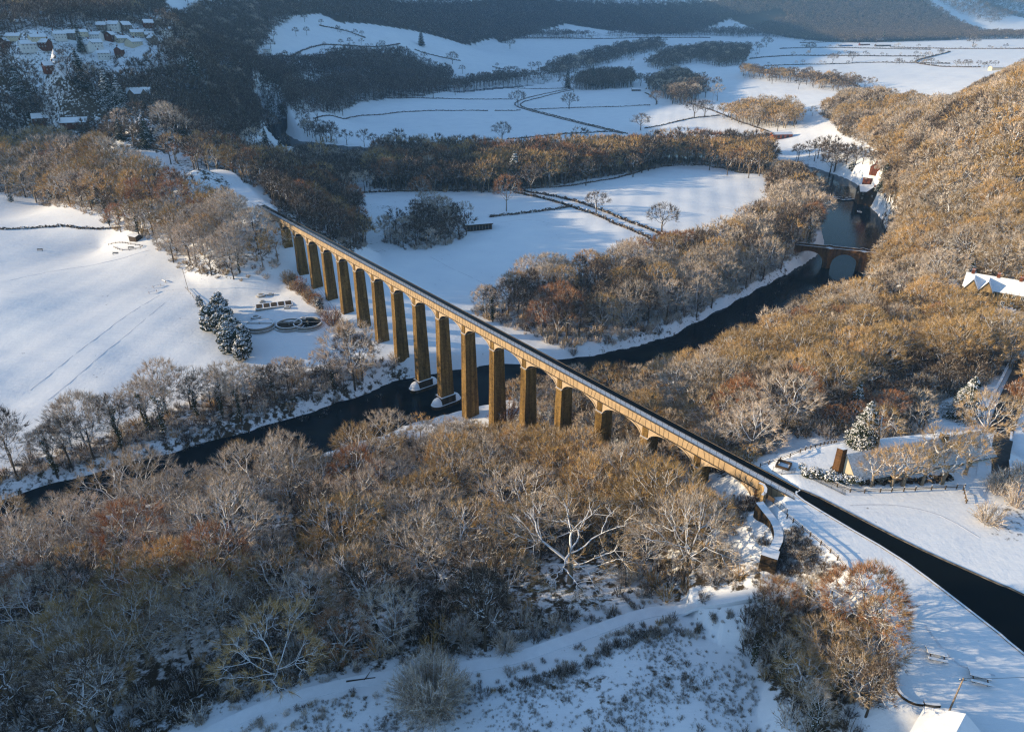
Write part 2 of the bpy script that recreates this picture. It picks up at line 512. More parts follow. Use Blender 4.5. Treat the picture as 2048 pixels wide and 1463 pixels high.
class MB:
    """collects shapes for one mesh object"""

    def __init__(s):
        s.v, s.f, s.m = [], [], []

    def add(s, vs, fs, mi=0):
        k = len(s.v)
        s.v.extend([tuple(map(float, p)) for p in vs])
        for f in fs:
            s.f.append(tuple(i + k for i in f)); s.m.append(mi)

    def box(s, x0, x1, y0, y1, z0, z1, mi=0, top=None):
        vs = [(x0, y0, z0), (x1, y0, z0), (x1, y1, z0), (x0, y1, z0), (x0, y0, z1), (x1, y0, z1), (x1, y1, z1), (x0, y1, z1)]
        s.add(vs, [(0, 3, 2, 1), (0, 1, 5, 4), (1, 2, 6, 5), (2, 3, 7, 6), (3, 0, 4, 7)], mi)
        s.add([vs[i] for i in (4, 5, 6, 7)], [(0, 1, 2, 3)], mi if top is None else top)

    def bar(s, a, b, w, h=None, mi=0):
        """square bar between two points"""
        a, b = Vector(a), Vector(b)
        h = h or w
        d = (b - a).normalized()
        up = Vector((0, 0, 1)) if abs(d.z) < 0.95 else Vector((1, 0, 0))
        sx = d.cross(up).normalized() * w / 2
        sy = sx.cross(d).normalized() * h / 2
        vs = [a - sx - sy, a + sx - sy, a + sx + sy, a - sx + sy, b - sx - sy, b + sx - sy, b + sx + sy, b - sx + sy]
        s.add(vs, [(0, 1, 2, 3), (7, 6, 5, 4), (0, 4, 5, 1), (1, 5, 6, 2), (2, 6, 7, 3), (3, 7, 4, 0)], mi)

    def tube(s, a, b, r0, r1, n=8, mi=0, cap=True):
        a, b = Vector(a), Vector(b)
        d = (b - a).normalized()
        up = Vector((0, 0, 1)) if abs(d.z) < 0.95 else Vector((1, 0, 0))
        x = d.cross(up).normalized(); y = x.cross(d)
        vs = []
        for p, r in ((a, r0), (b, r1)):
            for i in range(n):
                t = 2 * math.pi * i / n
                vs.append(p + x * math.cos(t) * r + y * math.sin(t) * r)
        fs = [(i, (i + 1) % n, n + (i + 1) % n, n + i) for i in range(n)]
        if cap:
            fs += [tuple(range(n))[::-1], tuple(range(n, 2 * n))]
        s.add(vs, fs, mi)

    def prism(s, poly, z0, z1, mi=0, top=None, zf=None):
        """closed outline (x, y) pulled up from z0 to z1"""
        n = len(poly)
        vs = [(p[0], p[1], z0) for p in poly] + [(p[0], p[1], z1) for p in poly]
        s.add(vs, [(i, (i + 1) % n, n + (i + 1) % n, n + i) for i in range(n)], mi)
        s.add([(p[0], p[1], z1) for p in poly], [tuple(range(n))], mi if top is None else top)

    def strip(s, pts, w, h, z=None, mi=0, top=None, foot=0.6):
        """a kerb or wall of width w along a line of (x, y, z)"""
        pts = [Vector(p) for p in pts]
        L, Rr = [], []
        for i, p in enumerate(pts):
            d = (pts[min(i + 1, len(pts) - 1)] - pts[max(i - 1, 0)]); d.z = 0
            d.normalize()
            q = Vector((-d.y, d.x, 0)) * w / 2
            L.append(p + q); Rr.append(p - q)
        n = len(pts)
        Z = Vector((0, 0, 1))
        vs = [p - Z * foot for p in L] + [p + Z * h for p in L] + [p + Z * h for p in Rr] + [p - Z * foot for p in Rr]
        for i in range(n - 1):
            s.add([vs[i], vs[i + 1], vs[n + i + 1], vs[n + i]], [(0, 1, 2, 3)], mi)
            s.add([vs[n + i], vs[n + i + 1], vs[2 * n + i + 1], vs[2 * n + i]], [(0, 1, 2, 3)], mi if top is None else top)
            s.add([vs[2 * n + i], vs[2 * n + i + 1], vs[3 * n + i + 1], vs[3 * n + i]], [(0, 1, 2, 3)], mi)
        for i in (0, n - 1):
            s.add([vs[i], vs[n + i], vs[2 * n + i], vs[3 * n + i]], [(0, 1, 2, 3)], mi)

    def mesh(s, name, mats):
        me = bpy.data.meshes.new(name)
        me.from_pydata(s.v, [], s.f)
        for m in mats:
            me.materials.append(MAT[m])
        if len(mats) > 1:
            me.polygons.foreach_set("material_index", np.array(s.m, np.int32))
        me.update()
        bm = bmesh.new(); bm.from_mesh(me)
        bmesh.ops.remove_doubles(bm, verts=bm.verts, dist=1e-4)
        bmesh.ops.recalc_face_normals(bm, faces=bm.faces)
        bm.to_mesh(me); bm.free()
        return me

    def build(s, name, mats, parent=None, loc=None, rz=None):
        if isinstance(mats, str): mats = [mats]
        return link(name, s.mesh(name, mats), parent, loc, rz)


def link(name, data, parent=None, loc=None, rz=None):
    o = bpy.data.objects.new(name, data)
    COL.objects.link(o)
    if parent is not None: o.parent = parent
    if loc is not None: o.location = loc
    if rz is not None: o.rotation_euler = (0, 0, rz)
    return o


def empty(name, loc, rz=0.0, label=None, cat=None, group=None):
    o = link(name, None, None, loc, rz)
    o.empty_display_size = 0.5
    return tag(o, label, cat, group)


def sheet(name, quads, mat, kind="structure"):
    """flat pieces given as lists of 3-D corners"""
    b = MB()
    for q in quads:
        b.add(q, [tuple(range(len(q)))])
    me = b.mesh(name, [mat])
    o = link(name, me)
    o["kind"] = kind
    return o


def drape_strip(name, pts, w0, w1, mat, lift=0.05, step=3.0):
    """a path or lane laid over the ground along (x, y) points"""
    P = resample(pts, step)
    n = len(P)
    b = MB()
    L, C, Q = [], [], []
    for i, p in enumerate(P):
        a = P[max(i - 1, 0)]; c = P[min(i + 1, n - 1)]
        d = np.array([c[0] - a[0], c[1] - a[1]]); d /= np.linalg.norm(d) + 1e-9
        q = np.array([-d[1], d[0]]) * (w0 + (w1 - w0) * i / max(n - 1, 1)) / 2
        L.append((p[0] + q[0], p[1] + q[1])); C.append((p[0], p[1])); Q.append((p[0] - q[0], p[1] - q[1]))
    allp = np.array(L + C + Q)
    z = ground(allp[:, 0], allp[:, 1])
    zc = np.maximum(np.maximum(z[:n], z[n:2 * n]), z[2 * n:]) + lift
    zc = np.convolve(np.pad(zc, 1, mode='edge'), [0.25, 0.5, 0.25], mode='valid')
    vs = [(*L[i], zc[i]) for i in range(n)] + [(*Q[i], zc[i]) for i in range(n)]
    b.add(vs, [(i, i + 1, n + i + 1, n + i) for i in range(n - 1)])
    vs2 = [(*L[i], zc[i] - 0.8) for i in range(n)] + [(*Q[i], zc[i] - 0.8) for i in range(n)]
    b.add(vs + vs2, [(i, i + 1, 2 * n + i + 1, 2 * n + i) for i in range(n - 1)] + [(n + i, n + i + 1, 3 * n + i + 1, 3 * n + i) for i in range(n - 1)])
    o = b.build(name, mat)
    o["kind"] = "structure"
    return o


def resample(pts, step):
    P = [np.array(p[:2], float) for p in pts]
    # Catmull-Rom through the points, then even spacing
    Q = []
    for i in range(len(P) - 1):
        p0, p1, p2, p3 = P[max(i - 1, 0)], P[i], P[i + 1], P[min(i + 2, len(P) - 1)]
        k = max(2, int(np.linalg.norm(p2 - p1) / step))
        for j in range(k):
            t = j / k
            Q.append(0.5 * ((2 * p1) + (-p0 + p2) * t + (2 * p0 - 5 * p1 + 4 * p2 - p3) * t * t + (-p0 + 3 * p1 - 3 * p2 + p3) * t ** 3))
    Q.append(P[-1])
    return Q

# ------------------------------------------------------------------ woods: outlines in photo pixels (crowns' middle height), spacing, heights, kinds of tree
# name: (outline, lift, spacing m, (h0, h1), {style: weight}, litter)
WOODS = {
    "near": ([(-60, 1025, 6), (120, 992, 6), (250, 960, 6), (420, 928, 5), (560, 905, 5), (700, 868, 6), (800, 838, 7), (905, 842, 7), (960, 850, 6), (1060, 868, 6), (1180, 900, 6), (1300, 950, 5), (1395, 990, 4), (1440, 1030, 3), (1490, 1095, 2), (1525, 1135, 2), (1500, 1182, 1), (1300, 1195, 1), (1200, 1210, 1), (1080, 1262, 1), (960, 1308, 1), (860, 1325, 1), (700, 1340, 1), (520, 1392, 1), (380, 1440, 1), (250, 1500, 1), (-120, 1520, 2)],
             4, 10.0, (12, 21), {"gold": 4, "frost": 2.4, "rust": 0.6, "dark": 0.4}, 0.85),
    "riverside": ([(-20, 945), (20, 925), (110, 895), (190, 868), (330, 815), (430, 780), (560, 745), (660, 725), (760, 712), (830, 725), (800, 775), (700, 805), (560, 855), (420, 905), (250, 960), (60, 1015), (-20, 1040)],
                  1, 8.0, (15, 25), {"dark": 1.4, "frost": 3, "ivy": 2.2}, 0.8),
    "pier_shrubs": ([(565, 555), (590, 550), (650, 610), (640, 625)], 1.5, 5, (4, 7), {"rust": 1, "gold": 1}, 0.4),
    "left_lit": ([(-60, 275, 13), (60, 266, 13), (150, 275, 13), (260, 300, 13), (350, 345, 10), (430, 378, 10), (500, 405, 8), (545, 445, 8), (555, 510, 6), (545, 548, 3), (480, 560, 2), (400, 552, 2), (350, 530, 2), (300, 478, 2), (250, 460, 2), (190, 430, 2), (120, 408, 2), (60, 392, 2), (-60, 378, 2)],
                 4, 8.6, (15, 22), {"frost": 3, "gold": 3, "ivy": 0.7, "rust": 0.4}, 0.6),
    "behind_aqueduct": ([(520, 345), (600, 335), (690, 372), (720, 412), (735, 475), (690, 495), (640, 475), (590, 435), (545, 400)], 7, 8.0, (14, 20), {"dark": 4, "rust": 0.8, "gold": 0.5}, 0.8),
    "far_bank_wood": ([(330, 300), (420, 285), (520, 300), (600, 325), (560, 345), (480, 345), (400, 335)], 8, 9, (14, 20), {"gold": 2, "rust": 1.4, "dark": 2.4}, 0.75),
    "village_gardens": ([(0, 60), (60, 50), (200, 34), (330, 28), (350, 60), (330, 95), (240, 118), (100, 145), (0, 130)], 0, 8.5, (3.5, 8), {"dark": 4, "frost": 1}, 0.5),
    "village_slope": ([(-80, 262), (-80, 130), (30, 120), (120, 128), (250, 140), (330, 110), (330, 40), (400, 10), (560, 0), (600, 20), (540, 60), (500, 110), (480, 150), (520, 185), (590, 215), (540, 245), (480, 262), (420, 280), (330, 290), (260, 280), (150, 262)],
                      7, 9.5, (14, 21), {"dark": 6, "frost": 0.6, "pine": 0.5}, 0.85),
    "top_left": ([(-80, 120), (-80, -30), (150, -40), (330, -10), (330, 60), (240, 60), (130, 55), (40, 70)], 7, 12, (14, 21), {"dark": 5, "gold": 0.4}, 0.8),
    "bend_wood": ([(535, 125), (640, 115), (790, 95), (840, 118), (900, 140), (905, 175), (850, 185), (720, 196), (620, 214), (590, 215), (520, 185), (500, 150)], 7, 11, (16, 22), {"dark": 6}, 0.85),
    "far_hill": ([(470, -20), (600, 25), (640, 22), (680, 40), (850, 62), (990, 72), (1000, 85), (1080, 58), (1130, 45), (1290, 65), (1410, 55), (1460, 35), (1560, 68), (1700, 82), (1900, 76), (1960, 60), (1900, 30), (1850, 0), (1840, -12), (1500, -14), (1000, -14), (700, -14), (560, -12)],
                 6, 16, (15, 22), {"dark": 5}, 1.25),
    "belt": ([(755, 318), (830, 322), (1000, 325), (1100, 318), (1250, 305), (1350, 298), (1440, 296), (1530, 302), (1540, 340), (1500, 342), (1440, 328), (1350, 324), (1250, 341), (1100, 368), (1000, 378), (830, 376), (740, 370)], 3, 8.0, (19, 25), {"gold": 2.5, "dark": 3, "rust": 1, "ivy": 0.5}, 0.7),
    "right_bank": ([(1515, 290), (1580, 325), (1635, 375), (1650, 430), (1625, 480), (1580, 540), (1500, 600), (1420, 645), (1330, 680), (1220, 700), (1130, 680), (1000, 625), (935, 600), (990, 585), (1060, 560), (1170, 540), (1260, 500), (1370, 480), (1440, 470), (1500, 440), (1540, 390)],
                   6, 8.6, (15, 22), {"frost": 4.4, "gold": 1.0, "dark": 2.2, "rust": 0.4, "ivy": 0.6}, 0.5),
    "river_right": ([(1270, 775), (1340, 740), (1420, 715), (1510, 680), (1570, 640), (1640, 610), (1740, 565), (1830, 545), (1900, 560), (1960, 600), (2060, 625), (2060, 690), (1990, 720), (1900, 720), (1800, 700), (1740, 745), (1640, 790), (1560, 850), (1500, 900), (1440, 880), (1350, 815)],
                    7, 8.4, (13, 19), {"gold": 4.4, "frost": 1.6, "rust": 0.3, "dark": 0.7}, 0.8),
    "under_arches": ([(1110, 772), (1250, 768), (1340, 815), (1440, 878), (1505, 925), (1440, 935), (1380, 915), (1290, 880), (1200, 840), (1110, 805)], 3, 5.0, (8, 14), {"dark": 2, "frost": 2, "gold": 2}, 1.0),
    "bend_slope": ([(470, 140), (520, 125), (560, 150), (600, 195), (590, 228), (545, 252), (500, 272), (450, 278), (420, 230)], 0, 10, (15, 21), {"dark": 6}, 0.7),
    "hill_gap": ([(1770, 300), (1790, 330), (1800, 420), (1800, 480), (1768, 470), (1758, 420), (1760, 340)], 0, 8, (9, 14), {"gold": 2, "frost": 3}, 0.8),
    "shaded_copse": ([(1540, 840), (1640, 790), (1740, 745), (1840, 705), (1960, 715), (1985, 740), (1960, 780), (1880, 790), (1840, 860), (1720, 865), (1600, 870)], 2, 5.6, (6, 10), {"dark": 3, "frost": 1, "rust": 0.6}, 0.5),
    "right_hill": ([(1640, 215), (1690, 190), (1740, 185), (1800, 200), (1900, 195), (2000, 150), (2080, 120), (2120, 300), (2120, 620), (2000, 560), (1920, 530), (1860, 530), (1792, 475), (1772, 430), (1782, 350), (1752, 290), (1720, 262), (1680, 250)],
                   8, 10.6, (14, 22), {"gold": 4.4, "frost": 4.0, "dark": 0.9, "ivy": 0.7}, 0.95),
    "right_scrub": ([(1950, 1005), (2010, 980), (2080, 990), (2080, 1090), (2010, 1075), (1960, 1050)], 1, 4.0, (3.5, 5.5), {"frost": 2, "gold": 1}, 0.6),
    "road_wood": ([(2060, 700), (2120, 680), (2160, 860), (2060, 830)], 3, 7.0, (10, 15), {"gold": 1}, 0.6),
    "big_clump": ([(1500, 1200), (1600, 1170), (1760, 1190), (1790, 1300), (1770, 1400), (1690, 1450), (1600, 1460), (1540, 1360), (1490, 1280)], 3, 4.6, (8, 11), {"gold": 1.0, "rust": 0.3, "dark": 1.0, "ivy": 2.2}, 0.95),
    "copse_mid": ([(1440, 228), (1500, 215), (1560, 215), (1600, 235), (1590, 248), (1500, 245)], 6, 8, (16, 22), {"gold": 2, "frost": 1}, 0.5),
    "copse_farm": ([(1150, 165), (1190, 152), (1260, 150), (1270, 168), (1200, 174), (1150, 174)], 6, 10, (18, 26), {"dark": 3, "pine": 1.5}, 0.5),
    "copse_road": ([(1290, 170), (1350, 142), (1405, 170), (1400, 190), (1360, 205), (1330, 185)], 7, 10, (18, 25), {"dark": 3, "frost": 1}, 0.5),
    "valley_strip_a": ([(1060, 158), (1130, 120), (1260, 90), (1320, 80), (1330, 96), (1230, 120), (1150, 142), (1080, 166)], 6, 15, (11, 24), {"dark": 4, "frost": 0.5}, 0.6),
    "valley_strip_b": ([(1290, 128), (1330, 105), (1420, 92), (1500, 95), (1490, 125), (1440, 130), (1390, 118), (1330, 138)], 6, 14, (11, 24), {"dark": 4, "frost": 0.5}, 0.6),
    "valley_strip_c": ([(905, 168), (1000, 150), (1060, 152), (1055, 166), (980, 172), (910, 180)], 6, 12, (16, 22), {"dark": 4}, 0.5),
    "hedge_trees": ([(1480, 140), (1600, 150), (1680, 160), (1720, 170), (1700, 182), (1600, 165), (1490, 152)], 4, 13, (14, 22), {"dark": 2, "gold": 1}, 0.5),
    "valley_edge": ([(1000, 72), (1200, 70), (1400, 68), (1560, 72), (1700, 82), (2060, 74), (2060, 66), (1700, 72), (1560, 62), (1400, 60), (1200, 62), (1000, 64)], 6, 16, (16, 24), {"dark": 4}, 0.6),
    "far_hill_right": ([(1860, -10), (1930, 30), (1990, 45), (2070, 30), (2070, -40), (1860, -40)], 6, 30, (16, 24), {"dark": 4}, 0.55),
    "garden_scrub": ([(760, 470), (800, 440), (860, 400), (930, 430), (945, 455), (890, 480), (820, 490)], 4, 7, (9, 15), {"dark": 3, "frost": 1.5}, 0.5),
    "cottage_trees": ([(590, 330), (700, 320), (780, 350), (770, 372), (700, 378), (620, 378)], 4, 10, (12, 18), {"dark": 3, "frost": 1}, 0.5),
    "mill_trees": ([(1580, 305), (1680, 300), (1770, 318), (1790, 345), (1770, 350), (1700, 330), (1640, 335), (1590, 325)], 4, 11, (13, 20), {"dark": 3}, 0.4),
    "field_row_a": ([(585, 262), (640, 268), (700, 285), (760, 290), (760, 300), (700, 297), (640, 282), (580, 272)], 3, 9, (14, 22), {"dark": 3, "frost": 1}, 0.3),
    "field_row_b": ([(760, 290), (850, 298), (950, 305), (1050, 300), (1050, 312), (950, 318), (850, 312), (760, 302)], 3, 9, (14, 22), {"dark": 3, "frost": 1}, 0.3),
    "river_bank_low": ([(600, 312), (700, 325), (730, 330), (720, 345), (640, 340), (600, 328)], 3, 9, (12, 17), {"dark": 3, "frost": 1}, 0.4),
}
WOOD_POLY = {k: [tuple(hit(q[0], q[1], q[2] if len(q) > 2 else w[1])[:2]) for q in w[0]] for k, w in WOODS.items()}
LITTER = [(WOOD_POLY[k], w[5]) for k, w in WOODS.items()]
# rough ground without trees
for poly, d in [([(1300, 690), (1500, 600), (1600, 520), (1500, 640), (1380, 690), (1220, 725)], 0.42),
                ([(1545, 1070), (1580, 1045), (1690, 1140), (1600, 1170), (1540, 1120)], 0.62),
                ([(1030, 1260), (1250, 1210), (1460, 1190), (1470, 1215), (1250, 1235), (1060, 1310)], 0.5),
                ([(920, 1370), (1120, 1320), (1300, 1240), (1470, 1225), (1480, 1240), (1300, 1265), (1130, 1340), (960, 1400)], 0.5),
                ([(420, 1463), (560, 1410), (760, 1375), (900, 1370), (1300, 1290), (1470, 1240), (1560, 1463)], 0.47),
                ([(-40, 960), (300, 890), (560, 830), (780, 780), (860, 770), (840, 805), (560, 872), (300, 950), (-40, 1045)], 0.75),
                ([(720, 400), (800, 385), (890, 400), (800, 500), (740, 510), (720, 480)], 0.36),
                ([(1180, 185), (1360, 190), (1340, 215), (1130, 218)], 0.2),
                ([(1440, 960), (1520, 990), (1540, 1070), (1500, 1120), (1440, 1060)], 0.45), ([(1440, 1080), (1530, 1095), (1570, 1140), (1530, 1190), (1430, 1200)], 0.7),
                ([(0, 130), (480, 60), (480, 130), (0, 260)], 0.45)]:
    LITTER.append(([tuple(hit(u, v)[:2]) for u, v in poly], d))


def litter_at(x, y):
    out = np.full(x.shape, 0.13)
    for poly, d in LITTER:
        P = np.array(poly)
        m = (x > P[:, 0].min() - 15) & (x < P[:, 0].max() + 15) & (y > P[:, 1].min() - 15) & (y < P[:, 1].max() + 15)
        if not m.any():
            continue
        xs, ys = x[m], y[m]
        ins = in_poly(xs, ys, poly)
        dd, _ = seg_dist(xs, ys, list(poly) + [poly[0]])
        k = smooth(np.where(ins, 0.5 + dd / 8.0, 0.5 - dd / 8.0)) * d
        out[m] = np.maximum(out[m], k)
    return out


def build_ground():
    az = np.concatenate([np.linspace(-180, -58, 62)[:-1], np.linspace(-58, 58, 581), np.linspace(58, 180, 62)[1:]])
    r = np.exp(np.linspace(math.log(22.0), math.log(14000.0), 520))
    A, Rr = np.meshgrid(np.radians(az), r)
    x = (Rr * np.sin(A)).ravel(); y = (Rr * np.cos(A)).ravel()
    z = ground(x, y)
    # the far end of the sheet runs out to a level horizon
    na, nr = len(az), len(r)
    lit = litter_at(x, y)
    me = bpy.data.meshes.new("ground")
    nv = na * nr
    me.vertices.add(nv)
    me.vertices.foreach_set("co", np.stack([x, y, z], 1).astype(np.float32).ravel())
    i = np.arange(nr - 1)[:, None] * na + np.arange(na - 1)[None]
    q = np.stack([i, i + 1, i + na + 1, i + na], -1).reshape(-1, 4)[:, ::-1]
    nf = len(q)
    me.loops.add(nf * 4); me.polygons.add(nf)
    me.loops.foreach_set("vertex_index", q.astype(np.int32).ravel())
    me.polygons.foreach_set("loop_start", np.arange(0, nf * 4, 4, dtype=np.int32))
    me.polygons.foreach_set("loop_total", np.full(nf, 4, np.int32))
    me.update(calc_edges=True)
    me.polygons.foreach_set("use_smooth", np.ones(nf, bool))
    a = me.attributes.new("litter", 'FLOAT', 'POINT')
    a.data.foreach_set("value", lit.astype(np.float32))
    me.materials.append(MAT["ground"])
    o = link("ground", me)
    o["kind"] = "structure"
    # the small disc under the camera
    b = MB()
    k = range(0, 36)
    pts = [(23.0 * math.sin(2 * math.pi * i / 36), 23.0 * math.cos(2 * math.pi * i / 36)) for i in k]
    zz = ground([p[0] for p in pts], [p[1] for p in pts]) - 0.05
    b.add([(p[0], p[1], z_) for p, z_ in zip(pts, zz)], [tuple(k)])
    me2 = b.mesh("ground_patch", ["snow"])
    me2.materials[0] = MAT["ground"]
    o2 = link("ground_patch", me2); o2["kind"] = "structure"


build_ground()


# ------------------------------------------------------------------ river
def build_river():
    P = [np.array(p, float) for p in RIVER]
    b = MB()
    Lf, Rt = [], []
    n = len(P)
    for i, p in enumerate(P):
        a = P[max(i - 1, 0)]; c = P[min(i + 1, n - 1)]
        d = (c - a)[:2]; d /= np.linalg.norm(d)
        q = np.array([-d[1], d[0]]) * (p[2] + 9)
        Lf.append((p[0] + q[0], p[1] + q[1], p[3])); Rt.append((p[0] - q[0], p[1] - q[1], p[3]))
    b.add(Lf + Rt, [(i, i + 1, n + i + 1, n + i) for i in range(n - 1)])
    o = b.build("river_water", "river_water"); o["kind"] = "structure"


build_river()

# ------------------------------------------------------------------ canal, towpath and kerbs on the near embankment
CAN_L = [aq(17.46 * SPAN, -0.05)] + [tuple(at(u, v, 0)[:2]) for u, v in [(1608, 1001.6), (1710, 1063), (1812, 1124.7), (2000, 1268), (2048, 1308)]] + [(90.0, 52.0), (112.0, 0.0), (160.0, -100.0), (215.0, -220.0)]
CAN_R = [aq(17.46 * SPAN, 1.95)] + [tuple(at(u, v, 0)[:2]) for u, v in [(1642, 996.5), (1744, 1049.5), (1847, 1101), (2000, 1169), (2048, 1190)]] + [(101.0, 69.5), (116.0, 45.0), (140.0, -10.0), (186.0, -105.0), (238.0, -215.0)]


def build_canal():
    L = resample(CAN_L, 4.0); Q = resample(CAN_R, 4.0)
    b = MB()
    vs = [(p[0], p[1], 0.06) for p in L] + [(p[0], p[1], 0.06) for p in Q][::-1]
    b.add(vs, [tuple(range(len(vs)))])
    o = b.build("canal_water", "canal_water"); o["kind"] = "structure"
    for side, P in (("near", L), ("far", Q)):
        k = MB(); k.strip([(p[0], p[1], 0.0) for p in P], 0.42, 0.16, mi=0, top=1)
        o = k.build("canal_coping", ["grey_stone", "snow" if side == "near" else "grey_stone"]); o["kind"] = "structure"


build_canal()


# ------------------------------------------------------------------ the aqueduct
def build_aqueduct():
    z_of = lambda n: gz(*aq(n * SPAN))
    root = empty("aqueduct", (AX0[0], AX0[1], 0.0), math.atan2(AXD[1], AXD[0]), "long high stone aqueduct on tapering piers carrying an iron canal trough over the river", "aqueduct")
    # local: x along (near end positive), y across (away from the camera positive), z up
    ZI = -5.9                                    # springing ledge
    for n in range(-1, 17):
        x = n * SPAN
        zb = z_of(n) - 1.5
        river = n in (8, 9)
        if river: zb = -36.6
        hgt = ZI - zb
        b = MB()
        ft = 1 + 0.45 * hgt / 30.0
        w0, d0 = 1.25, 2.0
        w1, d1 = 1.25 * (1 + 0.14 * hgt / 30), 2.0 * (1 + 0.36 * hgt / 30)
        vs = [(x - w1, -d1, zb), (x + w1, -d1, zb), (x + w1, d1, zb), (x - w1, d1, zb), (x - w0, -d0, ZI), (x + w0, -d0, ZI), (x + w0, d0, ZI), (x - w0, d0, ZI)]
        b.add(vs, [(0, 1, 5, 4), (1, 2, 6, 5), (2, 3, 7, 6), (3, 0, 4, 7), (4, 5, 6, 7)])
        pier = b.build("pier", "ochre_stone", root)
        c = MB()
        c.box(x - w0 - 0.03, x + w0 + 0.03, -d0 - 0.28, d0 + 0.28, ZI + 0.003, ZI + 0.42, 0, 1)
        c.build("impost", ["cream_stone", "snow"], pier)
        p = MB()
        p.box(x - 0.92, x + 0.92, -1.90, 1.90, ZI + 0.423, -2.40)
        p.build("pilaster", "ochre_stone", pier)
        if river:
            q = MB()
            pw, pl = w1 + 0.9, d1 + 0.5
            out = []
            nseg = 9
            for s in (-1, 1):
                for i in range(nseg + 1):
                    t = math.pi * i / nseg
                    out.append((x + s * -math.cos(t) * pw * (1), s * (pl + math.sin(t) * 2.9)) if s > 0 else (x + math.cos(t) * pw * -1 * -1, -(pl + math.sin(t) * 2.9)))
            # order the outline round the plinth
            cxx, cyy = x, 0.0
            out.sort(key=lambda p_: math.atan2(p_[1] - cyy, p_[0] - cxx))
            q.prism(out, -44.5, -39.9, 0, 1)
            ring = [(x + (p_[0] - x) * 1.07, p_[1] * 1.035) for p_ in out]
            q.prism(ring, -39.897, -39.55, 0, 1)
            inner = [(x - w1 - 0.55, -d1 - 0.35), (x + w1 + 0.55, -d1 - 0.35), (x + w1 + 0.55, d1 + 0.35), (x - w1 - 0.55, d1 + 0.35)]
            q.prism(inner, -39.547, -36.9, 0, 1)
            q.prism([(x + (p_[0] - x) * 1.08, p_[1] * 1.03) for p_ in inner], -36.897, -36.6, 0, 1)
            pl_o = q.build("plinth", ["dark_stone", "snow"], pier)
            for s in (-1, 1):
                dome = MB()
                rows, segs = 6, 12
                base_y = s * (d1 + 0.355)
                V = []
                for i in range(rows + 1):
                    ph = (math.pi / 2) * i / rows
                    for j in range(segs + 1):
                        t = math.pi * j / segs
                        V.append((x + math.cos(t) * math.cos(ph) * (w1 + 0.85), base_y + s * math.sin(t) * math.cos(ph) * 2.95, -39.55 + math.sin(ph) * 2.5))
                F = [(i * (segs + 1) + j, i * (segs + 1) + j + 1, (i + 1) * (segs + 1) + j + 1, (i + 1) * (segs + 1) + j) for i in range(rows) for j in range(segs)]
                dome.add(V, F)
                do = dome.build("cutwater_cap", "snow", pl_o)
    # arches: iron ribs filled with plates; the outer faces sit a little inside the trough sides
    for n in range(-2, 17):
        x0 = n * SPAN + (0.92 if n > -2 else 0.3); x1 = (n + 1) * SPAN - (0.92 if n < 16 else 0.3)
        xs0, xs1 = n * SPAN + 1.25, (n + 1) * SPAN - 1.25
        N = 22
        for_side = []
        b = MB()
        for yy, sgn in ((-1.76, -1), (1.76, 1)):
            T, Bm = [], []
            for i in range(N + 1):
                t = i / N
                xx = x0 + (x1 - x0) * t
                q = (xx - (xs0 + xs1) / 2) / ((xs1 - xs0) / 2)
                q = max(-1.0, min(1.0, q))
                za = ZI + 0.05 + 3.15 * math.sqrt(max(0.0, 1 - abs(q) ** 2.1))
                T.append((xx, yy, -2.4)); Bm.append((xx, yy, za))
            k = N + 1
            b.add(T + Bm, [(i, i + 1, k + i + 1, k + i) for i in range(N)], 0)
            # lip of the arch ring
            L1 = [(p[0], yy + sgn * 0.16, p[2]) for p in Bm]; L2 = [(p[0], yy + sgn * 0.16, min(p[2] + 0.42, -2.41)) for p in Bm]; L3 = [(p[0], yy, min(p[2] + 0.42, -2.41)) for p in Bm]
            b.add(L1 + L2, [(i, i + 1, k + i + 1, k + i) for i in range(N)], 0)
            b.add(L2 + L3, [(i, i + 1, k + i + 1, k + i) for i in range(N)], 0)
            b.add(Bm + L1, [(i, i + 1, k + i + 1, k + i) for i in range(N)], 0)
            for_side.append(Bm)
            # joints between the plates
            for j in (0.2, 0.36, 0.5, 0.64, 0.8):
                xx = x0 + (x1 - x0) * j
                q = (xx - (xs0 + xs1) / 2) / ((xs1 - xs0) / 2)
                za = ZI + 0.05 + 3.15 * math.sqrt(max(0.0, 1 - min(1, abs(q)) ** 2.1))
                if -2.45 - za > 0.5:
                    b.bar((xx, yy + sgn * 0.02, za + 0.43), (xx, yy + sgn * 0.02, -2.45), 0.05, 0.05, 1)
        k = N + 1
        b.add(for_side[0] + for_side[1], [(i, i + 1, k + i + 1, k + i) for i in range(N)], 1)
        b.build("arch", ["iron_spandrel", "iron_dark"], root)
    # the trough: plates with flanges, splayed over every pier
    xa, xb = -2.0 * SPAN - 0.2, 17.52 * SPAN
    t = MB()
    for yy, sgn in ((-1.95, -1), (1.95, 1)):
        t.box(xa, xb, min(yy, yy - sgn * 0.12), max(yy, yy - sgn * 0.12), -2.397, 0.0, 0, 0)
        t.box(xa, xb, min(yy + sgn * 0.003, yy + sgn * 0.18), max(yy + sgn * 0.003, yy + sgn * 0.18), -2.55, -2.36, 1)
        t.box(xa, xb, min(yy + sgn * 0.003, yy + sgn * 0.14), max(yy + sgn * 0.003, yy + sgn * 0.14), -0.08, 0.05, 1 if sgn < 0 else 1)
    t.box(xa, xb, -1.83, 1.83, -2.39, -1.7, 1)
    trough = t.build("trough", ["iron_panel", "iron_dark"], root)
    fl = MB()
